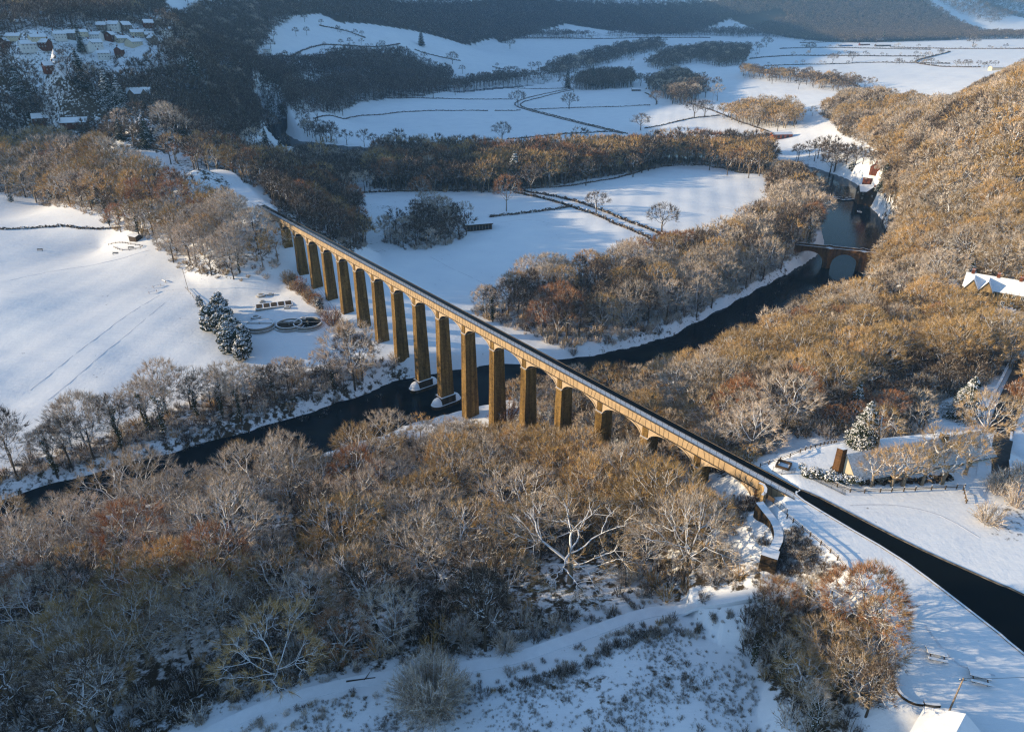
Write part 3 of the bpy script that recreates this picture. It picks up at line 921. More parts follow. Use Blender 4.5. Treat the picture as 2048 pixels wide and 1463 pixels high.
    for n in range(-2, 18):
        for j in range(-5, 6):
            if (n == -2 and j < 0) or (n == 17 and j > 4): continue
            xt = n * SPAN + j * 1.46
            sp = {0: 0.0, 1: 0.75, 2: 0.45, 3: 0.2}.get(abs(j), 0.05) * (1 if j > 0 else -1)
            if abs(j) == 5: sp = 0.0
            if j == -5: continue
            for yy in (-1.975, 1.975):
                fl.bar((xt, yy, -0.08), (xt + sp, yy, -2.36), 0.07, 0.05)
    fl.build("flange", "iron_dark", trough)["kind"] = "stuff"
    w = MB(); w.box(xa, xb, 0.0, 1.82, -1.69, -0.03)
    w.build("trough_water", "canal_water", trough)
    tp = MB(); tp.box(xa, xb, -1.82, -0.02, -1.685, -0.06, 1, 0)
    tp.build("towpath_deck", ["snow", "iron_dark"], trough)
    lip = MB(); lip.box(xa, xb, -0.06, 0.06, -0.057, 0.05, 0, 1)
    lip.build("towpath_edge", ["iron_dark", "iron_dark"], trough)
    rl = MB()
    for z_ in (0.18, 1.15):
        rl.bar((xa, -1.88, z_), (xb, -1.88, z_), 0.05)
    x = xa
    i = 0
    while x < xb:
        rl.bar((x, -1.88, 0.05), (x, -1.88, 1.2 if i % 8 else 1.28), 0.03 if i % 8 else 0.07)
        x += 0.22; i += 1
    rl.build("railing", "iron_dark", trough)
    # end blocks of masonry where the arches land
    for sgn, s in ((-1, -2.0 * SPAN), (1, 17.0 * SPAN)):
        e = MB()
        zb = gz(*aq(s)) - 4
        if sgn < 0:
            e.box(s - 9, s + 0.3, -2.4, 2.4, min(zb, -18), -2.56)
            e.box(s - 9, s - 0.25, -2.3, -1.98, -2.557, 0.12, 0, 1); e.box(s - 9, s - 0.25, 1.98, 2.3, -2.557, 0.12, 0, 1)
        else:
            e.box(s - 0.3, s + 9, -2.4, 2.4, -24, -2.56)
        e.build("abutment", ["dark_stone" if sgn < 0 else "brown_stone", "snow"], root)
    return root


AQUEDUCT = build_aqueduct()

# ------------------------------------------------------------------ trees
def twig_mat(name, col, var, frost=0.0):
    m, nt, ns, ls, b = new_mat(name)
    _set(b, Roughness=0.9)
    b.inputs["Specular IOR Level"].default_value = 0.05
    oi = ns.new("ShaderNodeObjectInfo")
    r = ramp(ns, [(0.0, tuple(c * (1 - var) for c in col)), (0.5, col), (1.0, (min(1, col[0] * (1 + var)), col[1] * (1 + var * 0.8), col[2] * (1 + var * 0.8)))])
    ls.new(oi.outputs["Random"], r.inputs[0])
    geo = ns.new("ShaderNodeNewGeometry")
    n = noise(ns, 0.5, 3.0); ls.new(geo.outputs["Position"], n.inputs["Vector"])
    r2 = ramp(ns, [(0.3, (0.65, 0.65, 0.65)), (0.7, (1.35, 1.3, 1.25))]); ls.new(n.outputs["Fac"], r2.inputs[0])
    ls.new(mixc(ns, ls, 1.0, r.outputs[0], r2.outputs[0], 'MULTIPLY'), b.inputs["Base Color"])
    MAT[name] = m


twig_mat("twig_gold", (0.40, 0.265, 0.095), 0.36)
twig_mat("twig_rust", (0.30, 0.140, 0.060), 0.25)
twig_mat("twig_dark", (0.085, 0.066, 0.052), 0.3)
twig_mat("twig_grey", (0.29, 0.235, 0.18), 0.25)
twig_mat("twig_frost", (0.62, 0.56, 0.50), 0.15)
twig_mat("needle", (0.030, 0.042, 0.024), 0.3)
twig_mat("ivy_leaf", (0.045, 0.052, 0.020), 0.3)
twig_mat("dead_grass", (0.20, 0.14, 0.07), 0.3)
plain("bark", (0.085, 0.064, 0.045), 0.9, 0.35, 2.0)
plain("bark_pale", (0.22, 0.175, 0.125), 0.9, 0.3, 2.0)
plain("limb_snow", (0.74, 0.74, 0.76), 0.7, 0.08, 2.0)


class Plant:
    """verts, faces and material slots of one plant, gathered in numpy chunks"""

    def __init__(s):
        s.V, s.Q, s.T, s.qm, s.tm, s.n = [], [], [], [], [], 0

    def tube(s, P, rad, sides, mi, snow_mi=None, thr=0.25, rng=None):
        P = np.asarray(P, float); k = len(P)
        d = np.gradient(P, axis=0); d /= np.linalg.norm(d, axis=1)[:, None] + 1e-9
        up = np.where(np.abs(d[:, 2:3]) > 0.9, np.array([[1.0, 0, 0]]), np.array([[0, 0, 1.0]]))
        x = np.cross(d, up); x /= np.linalg.norm(x, axis=1)[:, None] + 1e-9
        y = np.cross(x, d)
        a = np.arange(sides) * 2 * math.pi / sides + 0.3
        off = x[:, None] * np.cos(a)[None, :, None] + y[:, None] * np.sin(a)[None, :, None]
        V = P[:, None] + off * np.asarray(rad)[:, None, None]
        i = np.arange(k - 1)[:, None] * sides; j = np.arange(sides)[None]; j2 = (j + 1) % sides
        Q = np.stack([i + j, i + j2, i + sides + j2, i + sides + j], -1).reshape(-1, 4)
        am = a + math.pi / sides
        nz = (x[:-1, None] * np.cos(am)[None, :, None] + y[:-1, None] * np.sin(am)[None, :, None])[..., 2].ravel()
        m = np.full(len(Q), mi)
        if snow_mi is not None:
            m[nz > thr] = snow_mi
        s.V.append(V.reshape(-1, 3)); s.Q.append(Q + s.n); s.qm.append(m); s.n += k * sides

    def tris(s, A, B, C, m):
        k = len(A)
        V = np.stack([A, B, C], 1).reshape(-1, 3)
        s.V.append(V); s.T.append(np.arange(3 * k).reshape(-1, 3) + s.n); s.tm.append(np.asarray(m)); s.n += 3 * k

    def quads(s, A, B, C, D, m):
        k = len(A)
        V = np.stack([A, B, C, D], 1).reshape(-1, 3)
        s.V.append(V); s.Q.append(np.arange(4 * k).reshape(-1, 4) + s.n); s.qm.append(np.asarray(m)); s.n += 4 * k

    def mesh(s, name, mats):
        V = np.concatenate(s.V)
        Q = np.concatenate(s.Q) if s.Q else np.zeros((0, 4), int)
        T = np.concatenate(s.T) if s.T else np.zeros((0, 3), int)
        me = bpy.data.meshes.new(name)
        me.vertices.add(len(V)); me.vertices.foreach_set("co", V.astype(np.float32).ravel())
        me.loops.add(Q.size + T.size); me.polygons.add(len(Q) + len(T))
        me.loops.foreach_set("vertex_index", np.concatenate([Q.ravel(), T.ravel()]).astype(np.int32))
        tot = np.concatenate([np.full(len(Q), 4), np.full(len(T), 3)])
        me.polygons.foreach_set("loop_start", (np.cumsum(tot) - tot).astype(np.int32))
        me.polygons.foreach_set("loop_total", tot.astype(np.int32))
        me.update(calc_edges=True)
        for m in mats: me.materials.append(MAT[m])
        mm = np.concatenate(s.qm + s.tm).astype(np.int32)
        me.polygons.foreach_set("material_index", mm)
        me.update()
        return me


def unit(a):
    return a / (np.linalg.norm(a, axis=-1, keepdims=True) + 1e-9)


def twigs(pl, base, out, L, w, rng, mats, jitter=0.55):
    """thin tapering twigs from base points towards out"""
    k = len(base)
    d = unit(out + rng.normal(0, jitter, (k, 3)))
    ln = L * rng.uniform(0.55, 1.3, k)[:, None]
    side = unit(np.cross(d, rng.normal(0, 1, (k, 3)))) * w / 2
    tip = base + d * ln
    tip[:, 2] += rng.normal(0.05, 0.12, k)
    pl.tris(base - side, base + side, tip, mats)


STYLES = {
    # twig slots (material, share), bark, snow threshold, twig length, width
    "gold": ([("twig_gold", 0.74), ("twig_grey", 0.12), ("twig_frost", 0.14)], "bark_pale", 0.05),
    "frost": ([("twig_grey", 0.36), ("twig_frost", 0.52), ("twig_gold", 0.12)], "bark", -0.05),
    "rust": ([("twig_rust", 0.80), ("twig_grey", 0.10), ("twig_frost", 0.10)], "bark_pale", 0.3),
    "dark": ([("twig_dark", 0.82), ("twig_grey", 0.11), ("twig_frost", 0.07)], "bark", 0.35),  # dark twigs, with the tone of woods in shade put into the colour
    "snowy": ([("twig_grey", 0.30), ("twig_frost", 0.25), ("twig_gold", 0.45)], "bark_pale", -0.1),
}


def bare_tree(seed, style, h=12.0, rx=5.2, tips=200, per_tip=13, tw=0.065, tl=1.25, sides=5, fork=0.22, lean=0.0, low=0.30, split=True, gnarl=0.5, base_r=0.26, rough_tip=True):
    """a leafless crown: tips spread through a dome, gathered into boughs, limbs and trunk"""
    rng = np.random.default_rng(seed)
    slots, bark, thr = STYLES[style]
    cz = h * (0.56 + 0.5 * low * 0.3); rz = h - cz
    # tips over a lumpy dome
    k = tips
    u = rng.uniform(-low * 1.6, 1.0, k); ph = rng.uniform(0, 2 * math.pi, k)
    rr = np.sqrt(np.maximum(0, 1 - np.clip(u, -0.95, 1) ** 2))
    lump = 1 + 0.16 * np.sin(ph * 3 + seed) + 0.12 * np.sin(ph * 5 + seed * 2.1 + u * 3) + rng.normal(0, 0.06, k)
    f = rng.uniform(0.6, 1.0, k) ** 0.45
    tip = np.stack([np.cos(ph) * rr * rx * lump * f, np.sin(ph) * rr * rx * lump * f, cz + np.where(u > 0, u * rz, u * (cz - h * fork) * 1.0) * f * (0.9 + 0.1 * lump)], 1)
    fk = np.array([lean * 0.4, 0.0, h * fork])

    def clusters(pts, n):
        c = pts[rng.choice(len(pts), n, replace=False)]
        for _ in range(3):
            a = np.argmin(((pts[:, None] - c[None]) ** 2).sum(-1), 1)
            c = np.array([pts[a == i].mean(0) if (a == i).any() else c[i] for i in range(n)])
        return np.argmin(((pts[:, None] - c[None]) ** 2).sum(-1), 1), c

    n3, n2, n1 = max(6, tips // 4), max(4, tips // 14), max(3, min(8, tips // 30))
    a3, c3 = clusters(tip, n3)
    a2, c2 = clusters(c3, min(n2, len(c3)))
    a1, c1 = clusters(c2, min(n1, len(c2)))
    wood = Plant(); crown = Plant() if split else wood
    wm = 0; sm = 1; off = 0 if split else 2
    rt = base_r / math.sqrt(tips)
    # trunk
    top = np.array([lean, rng.normal(0, 0.3), h * min(0.62, fork + 0.3)])
    tp = np.array([[0, 0, -1.0], [0, 0, h * fork * 0.5], fk, (fk + top) / 2 + rng.normal(0, 0.15, 3), top])
    wood.tube(tp, [base_r * 1.25, base_r, base_r * 0.88, base_r * 0.6, base_r * 0.3], sides + 1, wm, None)

    def bez(p, q, bend, n):
        t = np.linspace(0, 1, n)[:, None]
        mid = p + (q - p) * 0.45 + bend
        return (1 - t) ** 2 * p + 2 * t * (1 - t) * mid + t * t * q

    def limb(p, q, r0, r1, n, sd, bend):
        P = bez(p, q, bend, n)
        if gnarl and n > 3:
            P[1:-1] += rng.normal(0, gnarl * 0.12, (n - 2, 3))
        wood.tube(P, np.linspace(r0, r1, n), sd, wm, sm, thr)

    cnt3 = np.bincount(a3, minlength=n3)
    e1 = np.zeros((len(c1), 3))
    for i, c in enumerate(c1):
        s_ = fk + (top - fk) * rng.uniform(-0.15, 0.75)
        n_t = cnt3[np.isin(a2, np.nonzero(a1 == i)[0])].sum()
        e1[i] = s_ + (c - s_) * 0.55 + np.array([0, 0, -0.02 * h])
        limb(s_, e1[i], max(rt * math.sqrt(n_t) * 1.1, 0.12), rt * math.sqrt(n_t) * 0.75, 5, sides, np.array([0, 0, -0.03 * h]) + rng.normal(0, 0.25, 3))
    e2 = np.zeros((len(c2), 3))
    for i, c in enumerate(c2):
        p = e1[a1[i]]
        n_t = cnt3[a2 == i].sum()
        e2[i] = p + (c - p) * 0.62
        limb(p, e2[i], max(rt * math.sqrt(n_t), 0.075), max(rt * math.sqrt(n_t) * 0.75, 0.055), 5, max(4, sides - 1), rng.normal(0, 0.22, 3))
    e3 = np.zeros((len(c3), 3))
    for i, c in enumerate(c3):
        p = e2[a2[i]]
        e3[i] = p + (c - p) * 0.66
        limb(p, e3[i], 0.046, 0.034, 4, 3 if sides < 5 else 4, rng.normal(0, 0.18, 3))
    # fine boughs
    p = e3[a3]
    d = tip - p
    m1 = p + d * 0.5 + rng.normal(0, 0.12, d.shape)
    share = np.array([s_[1] for s_ in slots])
    tm = lambda n: rng.choice(len(slots), n, p=share / share.sum()) + off
    side = unit(np.cross(d, rng.normal(0, 1, d.shape))) * 0.026
    snow_or = lambda n: np.where(rng.random(n) < (0.6 if thr < 0.2 else 0.3), sm if not split else len(slots), tm(n))
    mm = snow_or(tips)
    crown.quads(p - side, p + side, m1 + side * 0.8, m1 - side * 0.8, mm)
    crown.quads(m1 - side * 0.8, m1 + side * 0.8, tip + side * 0.5, tip - side * 0.5, mm)
    # twigs along them
    n = tips * per_tip
    j = np.repeat(np.arange(tips), per_tip)
    t = rng.uniform(0.05, 1.0, n)[:, None]
    base = np.where(t < 0.5, p[j] + (m1 - p)[j] * t * 2, m1[j] + (tip - m1)[j] * (t * 2 - 1))
    outw = unit(base - np.array([0, 0, cz - 0.2 * h])) * 0.8 + unit(d)[j] * 0.6 + np.array([0, 0, 0.15])
    twigs(crown, base, outw, tl, tw, rng, tm(n))
    mats_c = [s_[0] for s_ in slots] + ["limb_snow"]
    if split:
        return wood.mesh("trunk", [bark, "limb_snow"]), crown.mesh("crown", mats_c)
    return wood.mesh("tree", [bark, "limb_snow"] + mats_c)


def leaf_clump(pl, centre, rad, n, size, rng, m_dark, m_snow, snow):
    c = np.asarray(centre, float)
    d = unit(rng.normal(0, 1, (n, 3)))
    p = c + d * np.asarray(rad) * rng.uniform(0.55, 1.0, n)[:, None] ** 0.5
    t1 = unit(np.cross(d, rng.normal(0, 1, (n, 3)))) * size * rng.uniform(0.6, 1.3, n)[:, None]
    t2 = unit(np.cross(d + rng.normal(0, 0.5, (n, 3)), t1)) * size * 0.7
    m = np.where((d[:, 2] > 0.05) & (rng.random(n) < snow), m_snow, m_dark)
    pl.quads(p - t1, p - t2, p + t1, p + t2, m)


def ivy_tree(seed, h=20.0):
    tr, cr = bare_tree(seed, "dark" if seed % 2 else "frost", h, 4.6, 170, 12, 0.06, 1.4, 5, 0.4, 0.6, 0.2, True, 0.6, 0.3)
    rng = np.random.default_rng(seed + 5)
    iv = Plant()
    for i in range(17):
        z = h * (0.08 + 0.62 * i / 16) + rng.normal(0, 0.2)
        a = rng.uniform(0, 6.28)
        off = 0.25 + (0.5 if z > h * 0.4 else 0.1)
        leaf_clump(iv, (math.cos(a) * off, math.sin(a) * off, z), (0.95, 0.95, 1.0) if z < h * 0.5 else (0.8, 0.8, 0.9), 70, 0.22, rng, 0, 1, 0.22)
    return tr, cr, iv.mesh("ivy", ["ivy_leaf", "limb_snow"])


def conifer(seed, h=13.0, r=4.0, snow=0.5, whorls=15, droop=0.35, full=True):
    """tiers of drooping boughs loaded with snow"""
    rng = np.random.default_rng(seed)
    tr = Plant(); tr.tube([[0, 0, -1], [0, 0, h * 0.5], [0, 0, h * 0.98]], [0.28, 0.17, 0.03], 6, 0)
    cr = Plant()
    for i in range(whorls):
        t = i / (whorls - 1)
        z = h * (0.08 + 0.88 * t)
        rad = r * ((1 - t) ** 0.75 * 0.95 + 0.06) * rng.uniform(0.85, 1.12)
        nb = max(5, int(11 * (1 - t) + 5))
        for b in range(nb):
            a = 2 * math.pi * b / nb + rng.uniform(-0.3, 0.3) + i
            L = rad * rng.uniform(0.75, 1.15)
            m = 6
            bs = min(0.95, max(0.03, snow + rng.normal(0, 0.25)))
            tt = np.linspace(0.12, 1, m)
            bx = np.cos(a) * L * tt; by = np.sin(a) * L * tt
            bz = z + 0.12 * L * tt - droop * L * tt ** 2
            P = np.stack([bx, by, bz], 1)
            q = np.array([-math.sin(a), math.cos(a), 0])
            for j in range(m - 1):
                k = 13
                wd = (0.34 * L * (1 - tt[j] * 0.6) + 0.12)
                s_ = rng.uniform(-1, 1, k)[:, None] * q * wd
                base = P[j] + (P[j + 1] - P[j]) * rng.uniform(0, 1, k)[:, None] + s_
                base[:, 2] += -0.25 * np.abs(s_).sum(1) + rng.normal(0, 0.06, k)
                dirv = unit((P[j + 1] - P[j])[None] + s_ * 0.9 + np.array([0, 0, -0.12])) * 0.34
                sv = unit(np.cross(dirv, np.array([0, 0, 1.0]) + rng.normal(0, 0.35, (k, 3)))) * 0.10
                mm = np.where(rng.random(k) < (bs if j > 0 else bs * 0.5), 1, 0)
                cr.quads(base - sv, base + sv, base + dirv + sv * 0.6, base + dirv - sv * 0.6, mm)
                lo = base - np.array([0, 0, 0.13])
                cr.quads(lo - sv * 1.1, lo + sv * 1.1, lo + dirv * 1.15 + sv * 0.5, lo + dirv * 1.15 - sv * 0.5, np.zeros(k, int))
    return tr.mesh("trunk", ["bark"]), cr.mesh("crown", ["needle", "limb_snow"])


def evergreen_round(seed, h=9.0, r=3.0, snow=0.4, n=1500, col="needle"):
    """a full rounded evergreen of leaf sprays with snow lying on them"""
    rng = np.random.default_rng(seed)
    tr = Plant(); tr.tube([[0, 0, -1], [0, 0, h * 0.6]], [0.2, 0.1], 6, 0)
    cr = Plant()
    for i in range(34):
        t = rng.uniform(0.08, 0.96); a = rng.uniform(0, 6.28)
        rad = r * math.sin(math.pi * min(1, 0.22 + 0.74 * t)) ** 0.8 * rng.uniform(0.5, 0.85)
        leaf_clump(cr, (math.cos(a) * rad, math.sin(a) * rad, h * t), (r * 0.36, r * 0.36, h * 0.10), n // 34, 0.30, rng, 0, 1, snow)
    return tr.mesh("trunk", ["bark"]), cr.mesh("crown", [col, "limb_snow"])


def shrub_mesh(seed, style, h=2.0, r=1.5, stems=46, per=9, name="shrub", tw=0.055):
    rng = np.random.default_rng(seed)
    slots, bark, thr = STYLES[style]
    pl = Plant()
    ph = rng.uniform(0, 6.28, stems); u = rng.uniform(0.1, 1, stems)
    tip = np.stack([np.cos(ph) * r * np.sqrt(1 - u * u * 0.9) * rng.uniform(0.6, 1.1, stems), np.sin(ph) * r * np.sqrt(1 - u * u * 0.9) * rng.uniform(0.6, 1.1, stems), h * (0.25 + 0.75 * u) * rng.uniform(0.8, 1.05, stems)], 1)
    base = np.stack([np.cos(ph) * r * 0.2, np.sin(ph) * r * 0.2, np.full(stems, -0.3)], 1)
    share = np.array([s_[1] for s_ in slots]); share = share / share.sum()
    side = unit(np.cross(tip - base, rng.normal(0, 1, tip.shape))) * 0.03
    mid = base + (tip - base) * 0.5 + np.array([0, 0, 0.1 * h])
    m = np.where(rng.random(stems) < 0.22, len(slots), rng.choice(len(slots), stems, p=share))
    pl.quads(base - side, base + side, mid + side, mid - side, m)
    pl.quads(mid - side, mid + side, tip + side * 0.5, tip - side * 0.5, m)
    n = stems * per
    j = np.repeat(np.arange(stems), per)
    t = rng.uniform(0.2, 1.0, n)[:, None]
    b = np.where(t < 0.5, base[j] + (mid - base)[j] * t * 2, mid[j] + (tip - mid)[j] * (2 * t - 1))
    twigs(pl, b, unit(tip - base)[j] + np.array([0, 0, 0.1]), 0.33 * h ** 0.5, tw, rng, rng.choice(len(slots) + 1, n, p=np.append(share * 0.92, 0.08)), 0.6)
    return pl.mesh(name, [s_[0] for s_ in slots] + ["limb_snow"])

# ------------------------------------------------------------------ where the trees stand
PATH_NEAR = [tuple(hit(u, v)[:2]) for u, v in [(400, 1475), (470, 1440), (560, 1405), (680, 1372), (790, 1352), (920, 1337), (1030, 1317), (1130, 1283), (1230, 1247), (1330, 1222), (1430, 1203), (1520, 1190), (1600, 1185)]]
KEEP_OUT = []        # (x, y, radius): buildings and other things trees must not stand in


def keep(u, v, r, lift=0):
    p = hit(u, v, lift)
    KEEP_OUT.append((p[0], p[1], r))


for u, v, r in [(1725, 398, 7), (1746, 402, 8), (1741, 364, 8), (1752, 342, 7), (1718, 425, 6), (1985, 598, 14), (1968, 612, 13), (1952, 596, 10), (2005, 625, 12), (2025, 675, 8), (1700, 940, 12), (1760, 930, 12), (1830, 905, 14), (1900, 880, 12), (1710, 497, 10), (1660, 495, 7), (1760, 505, 5),
                (150, 243, 12), (235, 245, 14), (280, 192, 13), (610, 352, 6), (690, 358, 6), (955, 455, 17), (1560, 270, 14), (1510, 1050, 9), (1480, 1010, 8), (1540, 1090, 9), (1470, 985, 7), (1440, 960, 6),
                (445, 372, 9), (490, 395, 9), (520, 410, 7), (400, 360, 7)]:
    keep(u, v, r)
HEROES = [(0, 1140, 1165, 20, 1.3, "huge spreading tree with long snow-lined boughs at the middle of the near wood"), (1, 922, 1140, 18, 1.1, "broad tree with dense upright snow-lined branches left of the huge spreading tree"), (2, 728, 1232, 17, 1.15, "fan-shaped tree with white snowy branches near the wood's lower edge"),
          (1, 1430, 890, 17, 1.15, "round golden tree with bright snowy limbs beside the canal, right of the aqueduct"), (2, 1350, 1090, 16, 1.0, "snow-branched tree in the shade left of the curved wall"), (2, 410, 1275, 16, 1.1, "white-branched tree in the lower left wood, left of the fan-shaped one"),
          (1, 560, 1225, 16, 0.9, "gnarled snow-branched tree behind the fan-shaped one"), (1, 300, 1330, 17, 1.0, "gnarled white-limbed tree in the dark lower left wood"), (2, 130, 1370, 17, 1.0, "fan of pale snowy limbs near the left edge of the lower wood"), (2, 1195, 1000, 14, 1.0, "pale snow-limbed tree below the aqueduct's golden piers"),
          (0, 250, 1040, 19, 1.05, "wide frosted tree by the river at the left of the near wood"), (1, 30, 1110, 17, 1.1, "pale twisting tree at the left edge beside the river"), (1, 1960, 900, 15, 0.9, "tree with thick white snowy limbs reaching over the road"), (2, 1480, 745, 13, 1.0, "pale twisted tree standing at the river's edge"), (1, 1600, 640, 13, 1.0, "small pale tree at the river's edge below the stone bridge"),
          (1, 1000, 1040, 17, 1.0, "pale-limbed golden tree above the huge spreading tree"), (2, 640, 1010, 16, 1.1, "pale bushy tree in the middle of the near wood's left half"), (0, 440, 1060, 17, 0.85, "domed frosted tree with fine pale branches in the near wood's left half")]
for k_, u, v, h_, w_, l_ in HEROES:
    if v > 980: keep(u, v, (10.5, 7.5, 6.5)[k_] * w_ * 0.8)
FAR_HOUSES = [(120, 74, 9), (160, 66, 10), (205, 55, 10), (228, 56, 9), (252, 56, 9), (275, 66, 8), (298, 52, 10), (318, 42, 9), (345, 38, 9), (192, 92, 9), (245, 78, 8), (240, 105, 9), (210, 112, 9), (100, 138, 8), (75, 76, 9), (15, 88, 11), (370, 105, 9), (415, 103, 9), (195, 75, 8), (300, 74, 8), (535, 100, 8), (332, 66, 7), (306, 82, 7), (268, 86, 7), (172, 96, 7), (140, 72, 7), (92, 92, 7), (58, 96, 7), (30, 74, 7), (222, 76, 7), (350, 56, 7)]
for u, v, r in FAR_HOUSES:
    keep(u, v + 4, 11)
CLEARINGS = [[tuple(hit(u, v)[:2]) for u, v in poly] for poly in [
    [(545, 50), (600, 30), (615, 60), (570, 75)], [(600, 38), (700, 42), (705, 62), (640, 66)],
    [(230, 250), (330, 245), (330, 270), (260, 268)],
    [(540, 108), (660, 90), (740, 80), (740, 98), (650, 108), (540, 128)], [(700, 55), (760, 48), (850, 72), (850, 84), (740, 74)],
    [(1075, 52), (1230, 60), (1290, 66), (1200, 74), (1090, 66)], [(1450, 40), (1560, 22), (1580, 40), (1500, 55)],
    [(660, 85), (720, 76), (830, 78), (845, 96), (740, 90)],
    [(490, 1060), (560, 1025), (600, 1030), (560, 1070), (500, 1095)], [(1040, 1170), (1150, 1140), (1250, 1170), (1180, 1200), (1080, 1230)]]]
VILLAGE = [tuple(hit(u, v)[:2]) for u, v in [(150, 120), (240, 104), (330, 84), (345, 40), (300, 36), (200, 48), (60, 68), (0, 85), (0, 105), (120, 92), (190, 82), (210, 100)]]


def scatter(poly, step, rng):
    P = np.array(poly)
    x0, y0 = P.min(0); x1, y1 = P.max(0)
    gx, gy = np.meshgrid(np.arange(x0, x1, step), np.arange(y0, y1, step))
    gx = gx + (np.arange(gx.shape[0]) % 2)[:, None] * step / 2
    x = (gx + rng.uniform(-0.36, 0.36, gx.shape) * step).ravel(); y = (gy + rng.uniform(-0.36, 0.36, gy.shape) * step).ravel()
    m = in_poly(x, y, poly)
    return x[m], y[m]


def allowed(x, y, canopy=0.0):
    ok = np.ones(x.shape, bool)
    s = (x - AX0[0]) * AXD[0] + (y - AX0[1]) * AXD[1]; t = (x - AX0[0]) * AXN[0] + (y - AX0[1]) * AXN[1]
    ok &= ~((np.abs(t) < 4.2 + canopy) & (s > -3.4 * SPAN) & (s < 18.2 * SPAN))
    d, tt = seg_dist(x, y, RIVER)
    ok &= d > np.interp(tt, _RT, [p[2] for p in RIVER]) + 2.2
    ok &= ~in_poly(x, y, NEAR_PLATEAU)
    d, _ = seg_dist(x, y, PATH_NEAR); ok &= d > 3.2
    d, _ = seg_dist(x, y, FAR_BANK); ok &= d > 5.5
    for a, b, r in KEEP_OUT:
        ok &= np.hypot(x - a, y - b) > r
    for c in CLEARINGS:
        ok &= ~in_poly(x, y, c)
    return ok


PLACE = {
    "under_arches": "behind the aqueduct's golden near piers", "bend_slope": "on the steep slope above the far bend", "hill_gap": "above the mill on the right bank",
    "near": "in the big wood on the near river bank", "riverside": "on the bank below the white meadow", "pier_shrubs": "at the foot of the far aqueduct piers",
    "left_lit": "in the sunlit wood above the white meadow", "behind_aqueduct": "behind the far end of the aqueduct", "far_bank_wood": "beside the far canal embankment",
    "village_slope": "on the slope below the village", "bend_wood": "above the far river bend", "belt": "in the belt behind the middle field",
    "right_bank": "on the wooded bank across the river", "river_right": "in the golden wood beyond the canal", "shaded_copse": "in the shaded copse behind the long roofed barn",
    "right_hill": "on the sunlit right hillside", "right_scrub": "at the right edge beside the snowy lawn", "road_wood": "beside the road at the right edge", "big_clump": "in the clump at the lawn's left edge",
    "copse_mid": "in the small copse behind the red barn", "garden_scrub": "beside the flat-roofed field shed", "cottage_trees": "around the two small sheds", "mill_trees": "by the river above the mill",
    "village_gardens": "among the village houses", "field_row_a": "in the row along the far bend", "field_row_b": "in the row below the lone field trees", "river_bank_low": "on the low snowy strip inside the far river bend",
}
LOOK = {"gold": ("golden_tree", "golden-brown bare tree with snowy limbs"), "frost": ("frosted_tree", "frosted pale grey bare tree"), "rust": ("russet_tree", "russet bare tree with few snowy limbs"),
        "dark": ("dark_tree", "dark bare tree thinly lined with snow"), "ivy": ("ivy_clad_tree", "tall tree with dark ivy round its trunk"), "pine": ("dark_conifer", "dark green conifer")}

rng0 = np.random.default_rng(11)
TREES = []           # x, y, height, style, wood, size in the picture
for wname, (outline, lift, step, (h0, h1), mix, lit) in WOODS.items():
    x, y = scatter(WOOD_POLY[wname], step, rng0)
    ok = allowed(x, y, 2.0)
    if wname == "near": ok &= ~((np.sin(x * 0.11 + 1.2) + np.sin(y * 0.13 + 0.4 * x * 0.1) + rng0.normal(0, 0.3, len(x))) > 1.45)
    if wname != "village_gardens": ok &= ~in_poly(x, y, VILLAGE)
    x, y = x[ok], y[ok]
    if len(x) and np.hypot(x, y).mean() > 600 and wname != "village_gardens":       # ragged edges
        k = rng0.random(len(x)) < 0.17
        xe = x[k] + rng0.normal(0, 24, k.sum()); ye = y[k] + rng0.normal(0, 34, k.sum())
        o2 = allowed(xe, ye, 2.0) & ~in_poly(xe, ye, VILLAGE)
        x = np.append(x, xe[o2]); y = np.append(y, ye[o2])
    st = list(mix); w = np.array([mix[k] for k in st], float); w /= w.sum()
    # kinds gather in patches
    f = np.sin(x * 0.045 + 1.7 * np.sin(y * 0.03)) + np.sin(y * 0.052 - 0.8 * np.sin(x * 0.04)) + rng0.normal(0, 0.75 if wname in ("right_hill", "right_bank") else 1.3, len(x))
    if len(x):
        order = np.argsort(np.argsort(f)) / len(x)
        ch = np.searchsorted(np.cumsum(w), np.minimum(order, 0.9999))
        for i in range(len(x)):
            kd = st[ch[i]]
            if wname == "near" and rng0.random() < 0.15 + 0.6 * min(1, max(0, (-x[i] - 10) / 90)) and y[i] > 120: kd = "frost"
            if wname == "near" and y[i] < 114: kd = ("rust", "dark", "dark", "frost", "gold")[int(rng0.integers(5))]  # shade on the lower wood put into darker tree kinds
            if wname == "near" and y[i] > 114 and rng0.random() < 0.18: h1_ = 1.28
            else: h1_ = 1.0
            TREES.append([x[i], y[i], rng0.uniform(h0, h1) * h1_, kd, wname])


def view(x, y, z):
    d = y * math.cos(PITCH) + (CAM_H - z) * math.sin(PITCH)
    return CXP + FPX * x / d, CYP + FPX * (-y * math.sin(PITCH) + (CAM_H - z) * math.cos(PITCH)) / d


